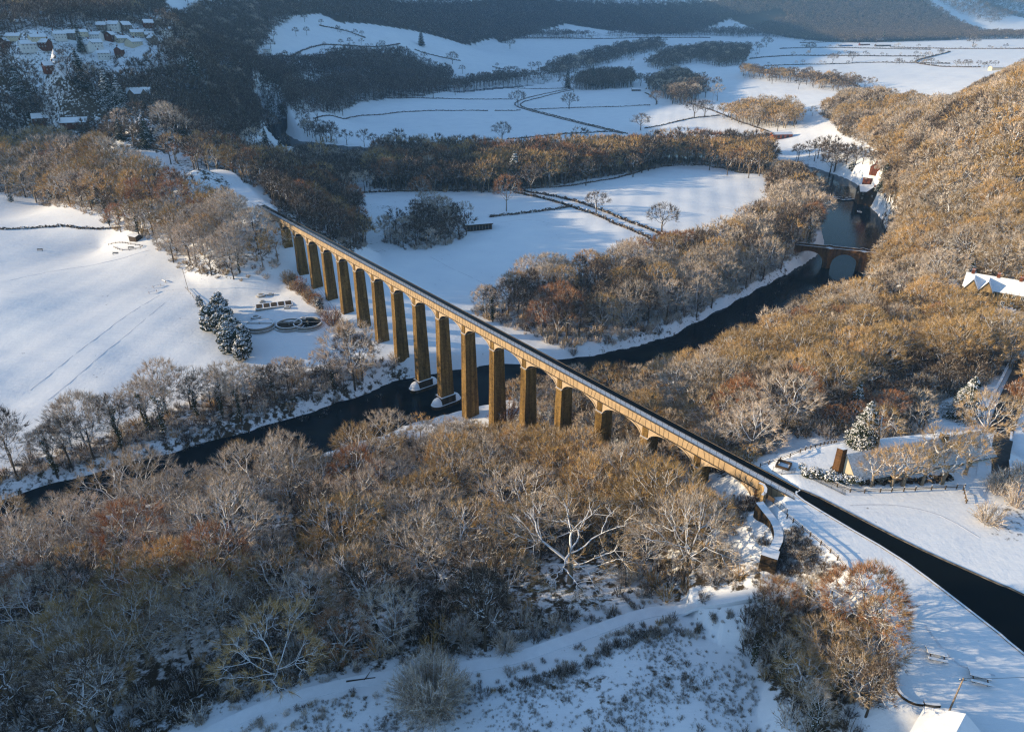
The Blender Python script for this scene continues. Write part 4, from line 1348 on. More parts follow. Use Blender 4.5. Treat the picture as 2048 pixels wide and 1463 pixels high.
# steep ground that a plan scatter would leave bare: planted along the slope
for outline, stp, hh, kinds, wn in [([(478, 150), (520, 120), (575, 150), (612, 192), (596, 222), (548, 240), (528, 262), (500, 300), (455, 300), (430, 240)], 9, (14, 20), ("dark",), "bend_slope"),
                                    ([(1752, 285), (1800, 290), (1830, 420), (1820, 520), (1760, 500), (1775, 440), (1768, 345)], 10, (8, 13), ("gold", "frost", "frost"), "hill_gap"),
                                    ([(1728, 345), (1740, 322), (1775, 322), (1800, 350), (1798, 425), (1765, 445), (1758, 415), (1770, 385), (1765, 355)], 9, (8, 13), ("frost", "dark", "gold"), "hill_gap"),
                                    ([(1760, 505), (1820, 500), (1840, 545), (1740, 575), (1735, 540)], 11, (8, 12), ("gold", "frost"), "hill_gap")]:
    us = np.arange(min(p[0] for p in outline), max(p[0] for p in outline), stp); vs = np.arange(min(p[1] for p in outline), max(p[1] for p in outline), stp * 0.8)
    U, V = np.meshgrid(us, vs); U = (U + rng0.uniform(-3, 3, U.shape)).ravel(); V = (V + rng0.uniform(-3, 3, V.shape)).ravel()
    k = in_poly(U, V, outline)
    for u, v in zip(U[k], V[k]):
        p = hit(u, v)
        dr, tr = seg_dist(np.array([p[0]]), np.array([p[1]]), RIVER)
        if dr[0] > np.interp(tr[0], _RT, [q[2] for q in RIVER]) + 2 and all(math.hypot(p[0] - a, p[1] - b_) > r * 0.8 for a, b_, r in KEEP_OUT):
            TREES.append([p[0], p[1], rng0.uniform(*hh), kinds[int(rng0.integers(len(kinds)))], wn])
# trees crowding the piers at the near end, on both sides of the deck
for t0, dt, s0, s1, st_ in [(-9.5, 1.5, 9.7, 17.0, 6.5), (-16, 2, 9.7, 16.6, 7.5), (9.5, 1.5, 10.6, 17.0, 5.5), (15, 2, 10.6, 17.0, 6.0), (21, 2, 10.6, 16.5, 6.5)]:
    for s_ in np.arange(s0 * SPAN, s1 * SPAN, st_):
        x, y = aq(s_ + rng0.uniform(-2, 2), t0 + rng0.uniform(-dt, dt))
        z = gz(x, y)
        if z < -40.2: continue
        if t0 < 0:
            h = 20.0; goal = np.interp(view(x, y, z + 8)[0], [880, 1000, 1111, 1200, 1290, 1400, 1500], [842, 850, 850, 852, 905, 962, 1040]) + rng0.uniform(0, 16)
            while h > 4 and view(x, y, z + h)[1] < goal: h *= 0.94
            if h < 4.5: continue
            TREES.append([x, y, h, ("gold", "gold", "frost", "gold")[int(rng0.integers(4))], "near"])
        else:
            TREES.append([x, y, min(rng0.uniform(9, 15), -z - 4.5), ("gold", "frost", "dark")[int(rng0.integers(3))], "under_arches"])
_x = np.array([t[0] for t in TREES]); _y = np.array([t[1] for t in TREES])
_z = ground(_x, _y)
# the outline of the tree tops against what stands behind them
SKY = {"left_lit": [(-60, 235), (0, 238), (150, 250), (260, 290), (340, 335), (380, 352), (400, 364), (430, 374), (470, 390), (500, 408), (540, 436), (560, 470)],
       "riverside": [(0, 850), (60, 850), (110, 835), (180, 765), (240, 700), (310, 712), (400, 742), (450, 722), (520, 728), (600, 712), (690, 655), (760, 660), (820, 690)],
       "near": [(-60, 975), (0, 968), (120, 955), (250, 905), (420, 886), (560, 880), (700, 828), (800, 808), (880, 838), (950, 842), (1000, 852), (1060, 848), (1111, 848), (1200, 848), (1260, 880), (1290, 905), (1310, 880), (1380, 950), (1430, 975), (1500, 1040)],
       "right_hill": [(1600, 215), (1640, 205), (1690, 178), (1740, 170), (1800, 178), (1860, 190), (1920, 185), (1960, 160), (2010, 140), (2048, 115), (2100, 90)],
       "right_bank": [(920, 590), (935, 578), (1000, 555), (1070, 505), (1120, 495), (1200, 492), (1255, 480), (1330, 462), (1400, 452), (1460, 430), (1520, 395), (1545, 370), (1555, 320), (1590, 320), (1630, 350), (1660, 420)],
       "river_right": [(1240, 750), (1300, 720), (1370, 700), (1440, 680), (1500, 640), (1560, 610), (1640, 580), (1720, 545), (1790, 500), (1900, 520), (2048, 620)],
       "big_clump": [(1480, 1190), (1520, 1150), (1600, 1130), (1700, 1110), (1780, 1140)]}
_drop = np.zeros(len(TREES), bool)
for i, t in enumerate(TREES):
    pr = SKY.get(t[4])
    if pr is None: continue
    q = _x[i], _y[i], _z[i]
    u0 = CXP + FPX * q[0] / (q[1] * math.cos(PITCH) + (CAM_H - q[2] - t[2] * 0.6) * math.sin(PITCH))
    if not pr[0][0] <= u0 <= pr[-1][0]: continue
    lim = np.interp(u0, [a[0] for a in pr], [a[1] for a in pr])
    for _ in range(12):
        dz = CAM_H - q[2] - t[2]
        v0 = CYP + FPX * (-q[1] * math.sin(PITCH) + dz * math.cos(PITCH)) / (q[1] * math.cos(PITCH) + dz * math.sin(PITCH))
        if v0 >= lim: break
        t[2] *= 0.88
    if t[2] < 4.5: _drop[i] = True
# trees under the deck or close beside it stay below the arches
_s = (_x - AX0[0]) * AXD[0] + (_y - AX0[1]) * AXD[1]; _t = (_x - AX0[0]) * AXN[0] + (_y - AX0[1]) * AXN[1]
for i, t in enumerate(TREES):
    if -7 < _t[i] < 10 and -40 < _s[i] < 300:
        t[2] = min(t[2], max(3.0, -3.0 - _z[i] - 1.0)) if _t[i] < 0 else min(t[2], max(3.0, -1.0 - _z[i]))
_d = np.hypot(_x, _y)
_scr_u = CXP + FPX * _x / np.maximum(_y * math.cos(PITCH) + (CAM_H - _z) * math.sin(PITCH), 1)
_scr_v = CYP + FPX * (-_y * math.sin(PITCH) + (CAM_H - _z - 5) * math.cos(PITCH)) / np.maximum(_y * math.cos(PITCH) + (CAM_H - _z) * math.sin(PITCH), 1)
_inview = ~_drop & (_scr_u > -40) & (_scr_u < 2090) & (_scr_v > -10) & (_scr_v < 1500)
print("trees", len(TREES), "in view", int(_inview.sum()))

PROTO = {
    "gold": [bare_tree(21 + i, "gold", 17, 8.3 - 0.7 * (i % 3), 340, 16, 0.052, 1.35, 5, (0.2, 0.27, 0.15)[i % 3], (0, 0.5, -0.4)[i % 3], (0.3, 0.15, 0.4)[i % 3]) for i in range(5)],
    "frost": [bare_tree(41 + i, "frost", 17, 8.2 - 0.8 * (i % 3), 340, 15, 0.052, 1.25, 5, (0.25, 0.32, 0.18)[i % 3], (0, -0.5, 0.4)[i % 3], (0.25, 0.12, 0.4)[i % 3], True, 0.8) for i in range(5)],
    "rust": [bare_tree(61 + i, "rust", 17, 6.6, 280, 17, 0.052, 1.4, 5, 0.25, 0.3, 0.2) for i in range(3)],
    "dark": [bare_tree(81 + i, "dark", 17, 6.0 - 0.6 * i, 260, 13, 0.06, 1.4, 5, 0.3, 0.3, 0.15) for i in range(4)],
    "ivy": [ivy_tree(101 + i) for i in range(4)],
    "pine": [conifer(121 + i, 14, 3.4, 0.12, 15, 0.3) for i in range(2)],
}
LIMIT = {"gold": 210, "frost": 190, "rust": 70, "dark": 170, "ivy": 60, "pine": 12}
NATIVE_H = {"gold": 17, "frost": 17, "rust": 17, "dark": 17, "ivy": 20, "pine": 14}


def place_tree(kind, label, group, meshes, parts, loc, s, rz, cat="tree", tilt=0.0, sz=None):
    o = bpy.data.objects.new(kind, None)
    COL.objects.link(o)
    o.location = loc; o.scale = (s, s, s if sz is None else sz); o.rotation_euler = (tilt, tilt * 0.6, rz)
    o["label"] = label; o["category"] = cat
    if group: o["group"] = group
    for me, nm in zip(meshes, parts):
        c = bpy.data.objects.new(nm, me)
        COL.objects.link(c)
        c.parent = o
    return o


score = np.array([t[2] for t in TREES]) / _d * np.where(_inview, 1, 0.001)
left = ~_drop
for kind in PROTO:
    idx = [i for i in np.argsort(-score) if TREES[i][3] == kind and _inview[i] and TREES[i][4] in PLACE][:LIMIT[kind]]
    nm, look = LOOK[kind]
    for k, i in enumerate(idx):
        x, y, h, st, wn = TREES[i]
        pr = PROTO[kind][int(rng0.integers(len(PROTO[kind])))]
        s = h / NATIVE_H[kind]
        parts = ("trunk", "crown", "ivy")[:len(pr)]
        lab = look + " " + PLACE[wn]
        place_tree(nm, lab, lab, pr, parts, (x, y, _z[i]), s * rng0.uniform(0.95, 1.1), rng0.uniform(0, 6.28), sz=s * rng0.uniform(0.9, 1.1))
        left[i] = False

# ------------------------------------------------------------------ the rest of the woods: one object, planted from the far trees' own shapes
LOD = {
    "gold": [bare_tree(221 + i, "gold", 12, 5.4, 84, 10, 0.13, 1.4, 3, 0.22, 0, 0.3, False) for i in range(3)],
    "frost": [bare_tree(241 + i, "frost", 12, 5.2, 84, 10, 0.13, 1.3, 3, 0.25, 0, 0.25, False) for i in range(3)],
    "rust": [bare_tree(261, "rust", 12, 5.0, 84, 10, 0.13, 1.4, 3, 0.25, 0, 0.25, False)],
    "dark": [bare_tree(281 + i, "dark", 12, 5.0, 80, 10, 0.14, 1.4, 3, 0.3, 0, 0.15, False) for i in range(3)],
}
LOD_KIND = {"gold": "gold", "frost": "frost", "rust": "rust", "dark": "dark", "ivy": "dark", "pine": "dark"}
LOD_LOOK = {"gold": ("far_golden_tree", "small distant golden bare tree"), "frost": ("far_frosted_tree", "small distant frosted tree"), "rust": ("far_russet_tree", "small distant russet tree"), "dark": ("far_dark_tree", "small distant dark bare tree")}


def planted(name, pts, protos):
    """one object: protos is {code: [objects]}, pts rows are x, y, z, scale, turn, code"""
    me = bpy.data.meshes.new(name)
    n = len(pts)
    me.vertices.add(n)
    me.vertices.foreach_set("co", np.ascontiguousarray(pts[:, :3], dtype=np.float32).ravel())
    for nm, col, tp in (("size", 3, 'FLOAT'), ("turn", 4, 'FLOAT'), ("code", 5, 'INT')):
        a = me.attributes.new(nm, tp, 'POINT')
        a.data.foreach_set("value", pts[:, col].astype(np.float32 if tp == 'FLOAT' else np.int32))
    me.update()
    o = link(name, me)
    o["kind"] = "stuff"
    ng = bpy.data.node_groups.new(name, 'GeometryNodeTree')
    ng.interface.new_socket("Geometry", in_out='INPUT', socket_type='NodeSocketGeometry')
    ng.interface.new_socket("Geometry", in_out='OUTPUT', socket_type='NodeSocketGeometry')
    ns, ls = ng.nodes, ng.links
    gi = ns.new("NodeGroupInput"); go = ns.new("NodeGroupOutput")

    def attr(nm, tp):
        a = ns.new("GeometryNodeInputNamedAttribute"); a.data_type = tp; a.inputs[0].default_value = nm
        return a.outputs[0]
    size, turn, code = attr("size", 'FLOAT'), attr("turn", 'FLOAT'), attr("code", 'INT')
    rot = ns.new("ShaderNodeCombineXYZ"); ls.new(turn, rot.inputs[2])
    join = ns.new("GeometryNodeJoinGeometry")
    for c, ob in protos.items():
        eq = ns.new("FunctionNodeCompare"); eq.data_type = 'INT'; eq.operation = 'EQUAL'
        ls.new(code, eq.inputs[2]); eq.inputs[3].default_value = c
        iop = ns.new("GeometryNodeInstanceOnPoints")
        ls.new(gi.outputs[0], iop.inputs["Points"]); ls.new(eq.outputs[0], iop.inputs["Selection"])
        oi = ns.new("GeometryNodeObjectInfo"); oi.transform_space = 'ORIGINAL'
        oi.inputs["Object"].default_value = ob
        oi.inputs["As Instance"].default_value = True
        ls.new(oi.outputs["Geometry"], iop.inputs["Instance"])
        ls.new(rot.outputs[0], iop.inputs["Rotation"]); ls.new(size, iop.inputs["Scale"])
        ls.new(iop.outputs[0], join.inputs[0])
    ls.new(join.outputs[0], go.inputs[0])
    md = o.modifiers.new("planting", 'NODES'); md.node_group = ng
    return o


rest = [i for i in np.argsort(-score) if left[i]]
codes, protos = {}, {}
cc = 0
for k in LOD:
    codes[k] = []
    cand = [i for i in rest if LOD_KIND[TREES[i][3]] == k and left[i]]
    for j, me in enumerate(LOD[k]):
        i = cand[j * max(1, min(40, len(cand) // 4))]
        left[i] = False
        me.name = LOD_LOOK[k][0]
        o = link(LOD_LOOK[k][0], me, None, (TREES[i][0], TREES[i][1], _z[i]), 0.7 * j)
        s = TREES[i][2] / 12; o.scale = (s, s, s)
        lab = LOD_LOOK[k][1] + " standing among the far woods"
        tag(o, lab, "tree", lab)
        codes[k].append(cc); protos[cc] = o; cc += 1
rows = []
for i in rest:
    if left[i]:
        k = LOD_KIND[TREES[i][3]]
        rows.append((_x[i], _y[i], _z[i], TREES[i][2] / 12 * rng0.uniform(0.9, 1.15), rng0.uniform(0, 6.28), codes[k][int(rng0.integers(len(codes[k])))]))
planted("distant_woodland", np.array(rows), protos)

# ------------------------------------------------------------------ undergrowth: low frosted scrub on the woodland floor
SH_A = shrub_mesh(301, "frost", 1.7, 1.5, 40, 8, "frosted_shrub"); SH_B = shrub_mesh(302, "dark", 1.6, 1.4, 40, 8, "dark_shrub"); SH_C = shrub_mesh(303, "gold", 1.9, 1.4, 40, 8, "brown_shrub")
ub = []
sp = {}
for c, (me, (u, v), lab) in enumerate([(SH_A, (1120, 1245), "frosted low shrub beside the near path's left bend"), (SH_B, (1405, 1200), "dark low shrub at the path's edge below the wood"), (SH_C, (1480, 1150), "brown low shrub below the curved wall")]):
    p = hit(u, v)
    o = link(me.name, me, None, p); tag(o, lab, "shrub"); o.scale = (1.3, 1.3, 1.3)
    sp[c] = o
rngu = np.random.default_rng(5)
WOOD_POLY["scrub"] = [tuple(hit(u, v)[:2]) for u, v in [(1440, 1080), (1530, 1100), (1565, 1140), (1525, 1185), (1430, 1195)]]
for wn, dens, w in [("near", 3.1, (3.2, 5, 1.2)), ("riverside", 3.0, (4, 4, 1)), ("right_bank", 3.2, (6, 2.4, 1)), ("river_right", 3.3, (4, 4, 1.5)), ("shaded_copse", 2.4, (5, 4, 0.7)), ("left_lit", 4.5, (5, 1, 3)), ("right_hill", 5.5, (4, 1, 4)),
                    ("behind_aqueduct", 4.5, (1, 5, 0)), ("belt", 5.0, (1, 5, 1)), ("under_arches", 2.4, (3, 4, 2)), ("pier_shrubs", 2.5, (2, 1, 4)), ("garden_scrub", 4, (3, 3, 0)), ("right_scrub", 2.5, (5, 1, 2)), ("big_clump", 2.6, (2, 3, 3)), ("scrub", 2.6, (4, 4, 2))]:
    x, y = scatter(WOOD_POLY[wn], dens, rngu)
    ok = allowed(x, y, -2.0); x, y = x[ok], y[ok]
    z = ground(x, y)
    w = np.array(w, float)
    c = rngu.choice(3, len(x), p=w / w.sum())
    ub.append(np.stack([x, y, z, rngu.uniform(0.8, 2.2, len(x)), rngu.uniform(0, 6.28, len(x)), c], 1))
# scrub along the foot of the retaining wall and the path edges
for pts, wd, n in [(PATH_NEAR, 7, 420)]:
    Q = np.array(resample(pts, 1.0)); j = rngu.integers(0, len(Q), n)
    off = rngu.choice([-1, 1], n) * rngu.uniform(2.2, wd, n)
    d = np.gradient(Q, axis=0)[j]; d /= np.linalg.norm(d, axis=1)[:, None]
    x = Q[j, 0] - d[:, 1] * off; y = Q[j, 1] + d[:, 0] * off
    ub.append(np.stack([x, y, ground(x, y), rngu.uniform(0.25, 0.7, n), rngu.uniform(0, 6.28, n), rngu.choice(3, n, p=(0.55, 0.35, 0.1))], 1))
planted("woodland_undergrowth", np.concatenate(ub), sp)

# ------------------------------------------------------------------ buildings
def house(name, label, cat, loc, rz, L, D, hw, hr, wall, roof="snow_roof", windows=(), chimneys=(), door=None, group=None, frame="white_paint", over=0.45, base=2.5, gable_side=None, parapet=False):
    """gabled building; ridge along local x, front towards local -y. windows: (face, along, sill z, w, h), face in f b l r"""
    root = empty(name, loc, rz, label, cat, group)
    b = MB()
    x0, x1, y0, y1 = -L / 2, L / 2, -D / 2, D / 2
    V = [(x0, y0, -base), (x1, y0, -base), (x1, y1, -base), (x0, y1, -base), (x0, y0, hw), (x1, y0, hw), (x1, y1, hw), (x0, y1, hw), (x0, 0, hw + hr), (x1, 0, hw + hr)]
    b.add(V, [(0, 1, 5, 4), (2, 3, 7, 6), (1, 2, 6, 9, 5), (3, 0, 4, 8, 7)])
    b.build("wall", wall, root)
    r = MB()
    k = hr / (D / 2)
    e = over; t = 0.22
    for s in (-1, 1):
        ye = s * (D / 2 + e); ze = hw - k * e + 0.02; zr = hw + hr + 0.02
        P = [(x0 - e, ye, ze), (x1 + e, ye, ze), (x1 + e, 0, zr), (x0 - e, 0, zr)]
        Q = [(p[0], p[1], p[2] + t) for p in P]
        r.add(P + Q, [(0, 1, 2, 3), (0, 1, 5, 4), (1, 2, 6, 5), (3, 0, 4, 7)], 1)
        r.add(Q, [(0, 1, 2, 3)], 0)
    ro = r.build("roof", [roof, "slate"], root)
    for cx_ in chimneys:
        c = MB()
        zt = hw + hr + 1.5
        c.box(cx_ - 0.55, cx_ + 0.55, -0.4, 0.4, hw + hr - 0.9, zt, 0, 0)
        c.box(cx_ - 0.65, cx_ + 0.65, -0.5, 0.5, zt + 0.003, zt + 0.16, 0, 1)
        for q in (-0.28, 0.28):
            c.tube((cx_ + q, 0, zt + 0.163), (cx_ + q, 0, zt + 0.65), 0.14, 0.11, 7, 2)
        c.build("chimney", ["red_brick" if wall != "grey_stone" else "grey_stone", "snow", "terracotta"], ro)
    for (f, a, z, w, h) in windows:
        m = MB(); g = MB()
        y = {"f": y0, "b": y1, "l": x0, "r": x1}[f]
        sg = -1 if f in "fl" else 1
        def bx(mb, a0, a1, z0, z1, d0, d1):
            lo, hi = sorted((y + sg * d0, y + sg * d1))
            if f in "fb": mb.box(a0, a1, lo, hi, z0, z1)
            else: mb.box(lo, hi, a0, a1, z0, z1)
        fw = 0.11
        for (a0, a1, z0, z1) in ((a - w / 2, a + w / 2, z, z + fw), (a - w / 2, a + w / 2, z + h - fw, z + h), (a - w / 2, a - w / 2 + fw, z + fw, z + h - fw), (a + w / 2 - fw, a + w / 2, z + fw, z + h - fw), (a - 0.04, a + 0.04, z + fw, z + h - fw)):
            bx(m, a0, a1, z0, z1, 0.003, 0.08)
        wo = m.build("window", frame, root)
        bx(g, a - w / 2 + fw, a + w / 2 - fw, z + fw, z + h - fw, 0.004, 0.03)
        g.build("pane", "glass_dark", wo)
    if door:
        f, a, w, h = door
        m = MB()
        y = {"f": y0, "b": y1, "l": x0, "r": x1}[f]; sg = -1 if f in "fl" else 1
        lo, hi = sorted((y + sg * 0.003, y + sg * 0.06))
        if f in "fb": m.box(a - w / 2, a + w / 2, lo, hi, 0.0, h)
        else: m.box(lo, hi, a - w / 2, a + w / 2, 0.0, h)
        m.build("door", "wood_dark", root)
    return root


def copy_tree(o, parent=None):
    c = o.copy()
    COL.objects.link(c)
    if parent is not None: c.parent = parent
    for ch in list(o.children):
        copy_tree(ch, c)
    return c


def win_rows(L, n, floors, faces="fb", z0=0.9, w=1.1, h=1.3, step=2.7):
    out = []
    for f in faces:
        for fl in range(floors):
            for i in range(n):
                out.append((f, -L / 2 + L * (i + 0.5) / n, z0 + fl * step, w, h))
    return out


# ---- hillside village
VT = [house("village_house", None, None, (0, 0, 0), 0, 13, 8, 5.2, 3.0, "render_white", windows=win_rows(13, 4, 2, "f"), chimneys=(-5.5,)),
      house("village_house", None, None, (0, 0, 0), 0, 10, 8, 5.0, 3.2, "red_brick", windows=win_rows(10, 3, 2, "f") + [("l", 0, 3.6, 1.1, 1.3)], chimneys=(4.0,)),
      house("village_house", None, None, (0, 0, 0), 0, 16, 9, 3.0, 3.0, "render_cream", windows=win_rows(16, 5, 1, "f"), chimneys=(2.0,)),
      house("village_house", None, None, (0, 0, 0), 0, 11, 8, 5.0, 3.4, "grey_stone", windows=win_rows(11, 3, 2, "f"), chimneys=(-4.5, 4.5))]
VH = [(0, 0.15, "broad white two storey house, largest of the hillside village, in its upper row"), (2, 0.1, "long low cream house at the left of the village's upper row"), (3, -0.2, "grey stone house with two chimneys under the wood above the village"),
      (0, -0.1, "white house on the village's top edge between two stone houses"), (3, 0.2, "grey stone house at the right end of the village's top edge"), (2, 0.0, "low cream house below the village's top edge"), (1, 0.3, "brick house with a gable, high on the right of the village"),
      (0, 0.2, "white house near the top right of the village lane"), (2, -0.2, "low cream house, topmost and rightmost in the village"), (0, 0.3, "white house beside the village lane, left of the brick gable"), (2, 0.1, "low cream bungalow on the village lane's middle bend"),
      (1, -1.2, "brick house with a steep gable, lowest on the village lane"), (0, 0.1, "white house below the village lane, in front of the steep brick gable"), (1, 0.1, "small brick house alone among trees below the village"), (2, 0.0, "low cream house above the brick row at the left of the village"),
      (1, 0.4, "red brick house at the picture's left edge above the wood"), (3, 0.1, "grey stone house with two chimneys in the trees right of the village"), (2, 0.2, "low cream house farthest right in the trees beyond the village"), (0, -0.2, "white house in the middle of the village slope"),
      (3, -0.1, "small grey stone house behind the village lane's bend"), (0, 0.1, "white cottage at the top of the wood above the river bend"),
      (0, 0.5, "white house in the gardens right of the village centre"), (3, -0.5, "grey stone house between gardens on the right of the village"), (2, 0.6, "cream bungalow turned sideways in the middle of the village"), (0, -0.4, "white house in the lower row at the village's left half"), (3, 0.3, "grey stone house left of the broad white house"),
      (1, -0.3, "brick house in the lower row near the village's left end"), (0, 0.4, "white house in the lower row just right of the picture's left edge"), (2, -0.5, "cream house beneath the wood at the village's top left"), (1, 0.6, "brick house close under the village's top row"), (0, -0.6, "white house at the far right of the village gardens")]
used_t = set()
for (u, v, r), (t, rz, lab) in zip(FAR_HOUSES, VH):
    p = hit(u, v + 4)
    o = VT[t] if t not in used_t else copy_tree(VT[t])
    used_t.add(t)
    o.location = p
    o.rotation_euler = (0, 0, rz * 1.5 - math.atan2(p[0], p[1]) + 0.35 * math.sin(u * 1.7))
    s = 0.8 + 0.05 * (int(u) % 5)
    o.scale = (s, s * 1.05, s * 1.05)
    tag(o, lab, "house", "houses of the hillside village")

p = hit(150, 250)
house("village_hall", "long low brick building with a broad snowy roof above the lit wood", "hall", p, 0.30, 19, 9, 2.4, 3.2, "red_brick", windows=win_rows(24, 5, 1, "f"), chimneys=())
p = hit(235, 252)
house("bungalow", "long low white bungalow with a snowy roof, right of the brick hall", "bungalow", p, 0.40, 21, 8, 2.8, 1.7, "render_white", windows=win_rows(21, 6, 1, "f", w=1.5), chimneys=())
p = hit(86, 243)
house("cottage", "brick cottage half hidden by snowy conifers left of the brick hall", "cottage", p, 0.5, 13, 8, 3, 3.2, "red_brick", windows=win_rows(13, 3, 1, "f"), chimneys=(4,))
p = hit(283, 203)
big = house("stone_villa", "tall grey stone villa with several snowy gables among conifers", "house", p, 0.25, 17, 9, 6.4, 4.2, "grey_stone", windows=win_rows(17, 5, 2, "f"), chimneys=(-7, 0.5, 7))
for xx in (-5.2, 5.0):
    w = MB()
    w.add([(xx - 2.4, -7.0, -2), (xx + 2.4, -7.0, -2), (xx + 2.4, -4.45, -2), (xx - 2.4, -4.45, -2), (xx - 2.4, -7.0, 6.4), (xx + 2.4, -7.0, 6.4), (xx + 2.4, -4.45, 6.4), (xx - 2.4, -4.45, 6.4), (xx, -7.0, 9.6), (xx, -4.45, 9.6)],
          [(0, 1, 5, 8, 4), (1, 2, 6, 5), (3, 0, 4, 7), (2, 3, 7, 9, 6)])
    wing = w.build("wing", "grey_stone", big)
    r = MB()
    for s in (-1, 1):
        P = [(xx + s * 2.8, -7.4, 6.0), (xx + s * 2.8, -1.0, 6.0), (xx, -1.0, 9.75), (xx, -7.4, 9.75)]
        Q = [(a, b_, c + 0.22) for a, b_, c in P]
        r.add(P + Q, [(0, 1, 2, 3), (0, 1, 5, 4), (3, 0, 4, 7), (1, 2, 6, 5)], 1); r.add(Q, [(0, 1, 2, 3)], 0)
    r.build("wing_roof", ["snow_roof", "slate"], wing)
p = hit(312, 218)
house("outbuilding", "low snowy roofed brick outbuilding beside the stone villa", "outbuilding", p, 0.3, 12, 6, 2.6, 1.8, "red_brick", windows=win_rows(12, 2, 1, "f"))

# ---- sheds and barns in the fields
def flat_shed(u, v):
    p = hit(u, v)
    root = empty("field_shed", p, 0.30, "dark wooden shed with a flat snowy roof on a snowy platform in the middle field", "shed")
    L, D, Hh = 17.5, 9.5, 3.6
    b = MB(); b.box(-L / 2, L / 2, -D / 2, D / 2, -0.6, Hh); b.build("wall", "wood_dark", root)
    r = MB(); r.box(-L / 2 - 0.6, L / 2 + 0.6, -D / 2 - 0.8, D / 2 + 0.6, Hh + 0.003, Hh + 0.75, 1, 0); r.build("roof", ["snow_roof", "wood_dark"], root)
    for i in range(9):
        x = -L / 2 + 0.4 + i * (L - 0.8) / 8
        m = MB(); m.box(x - 0.12, x + 0.12, -D / 2 - 0.5, -D / 2 - 0.26, -0.4, Hh); m.build("post", "wood_pale", root)
    for i in range(8):
        x = -L / 2 + 0.4 + (i + 0.5) * (L - 0.8) / 8
        m = MB(); m.box(x - 0.8, x + 0.8, -D / 2 - 0.05, -D / 2 - 0.003, 0.9, 2.6); m.build("window", "glass_dark", root)
    f = MB(); f.box(-L / 2 + 0.5, L / 2 + 3.5, -D / 2 - 4.0, -D / 2 - 0.82, -1.2, -0.1, 1, 0); f.build("platform", ["snow", "wood_dark"], root)


flat_shed(955, 457)
p = hit(612, 356)
house("garden_shed", "small snowy roofed shed, left of two, behind the aqueduct's far end", "shed", p, 0.0, 10, 6, 2.6, 1.8, "wood_dark", windows=win_rows(10, 2, 1, "f"))
p = hit(690, 360)
house("garden_shed", "small snowy roofed shed, right of two, with open snow before it", "shed", p, 0.05, 11, 6, 2.6, 1.7, "wood_dark", windows=win_rows(11, 3, 1, "f"))


def red_barn():
    p = hit(1561, 276)
    root = house("red_barn", "orange-red farm barn with a snowy roof and open bays in the valley field", "barn", p, 0.12, 24, 9, 4.6, 2.0, "red_sheet", windows=())
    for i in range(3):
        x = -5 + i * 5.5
        m = MB(); m.box(x - 1.6, x + 1.6, -4.56, -4.503, 0.2, 3.6); m.build("bay_shade_panel", "glass_dark", root)  # dark panel on the wall painting the shade inside an open bay
    p2 = hit(1527, 272)
    house("long_shed", "long low dark shed with snow on its roof behind the red barn", "shed", p2, 0.2, 30, 6, 2.4, 0.8, "wood_dark", windows=())


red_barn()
p = hit(1993, 140)
house("sunlit_barn", "sunlit tan barn with a shallow snowy roof beside the far hedgerow", "barn", p, -0.1, 24, 14, 4.5, 2.6, "render_cream", windows=())
for (u, v, L, D, hw, hr, wall, rz, nm, lab, cat) in [
    (1757, 84, 30, 14, 8, 6, "red_brick", 0.1, "farmhouse", "red brick farmhouse with a tall gable, highest of the far farm", "farmhouse"),
    (1728, 91, 34, 14, 5, 4, "red_brick", 0.0, "farm_barn", "low red brick barn left of the far farmhouse", "barn"),
    (1690, 93, 46, 14, 5, 2, "blue_sheet", 0.0, "farm_barn", "long dark blue-ended farm shed, leftmost of the far farm", "barn"),
    (1765, 93, 50, 14, 5, 3, "wood_dark", 0.0, "farm_barn", "long dark snowy roofed shed in front of the far farmhouse", "barn"),
    (1824, 79, 34, 14, 6, 4, "wood_dark", 0.0, "farm_barn", "snowy roofed barn alone on the fields right of the far farm", "barn"),
    (1845, 76, 30, 16, 7, 5, "render_white", 0.0, "farm_cottage", "pale farm cottage right of the lone far barn", "cottage"),
    (1980, 72, 60, 22, 9, 5, "grey_stone", 0.0, "farm_barn", "big grey barn among trees below the farthest hills", "barn"),
    (1965, 71, 26, 18, 10, 5, "render_white", 0.0, "farm_cottage", "pale cottage beside the big grey far barn", "cottage"),
    (1240, 160, 22, 11, 7, 4, "render_white", 0.0, "farm_cottage", "pale farmhouse hidden in the valley copse", "cottage"),
    (1272, 182, 16, 9, 3, 2, "wood_dark", 0.0, "farm_barn", "small dark barn at the edge of the valley copse", "barn")]:
    p = hit(u, v)
    house(nm, lab, cat, p, rz, L, D, hw, hr, wall, windows=win_rows(L, 4, 1, "f", w=2, h=2) if "sheet" not in wall else (), chimneys=(L * 0.4,) if cat in ("farmhouse", "cottage") else ())

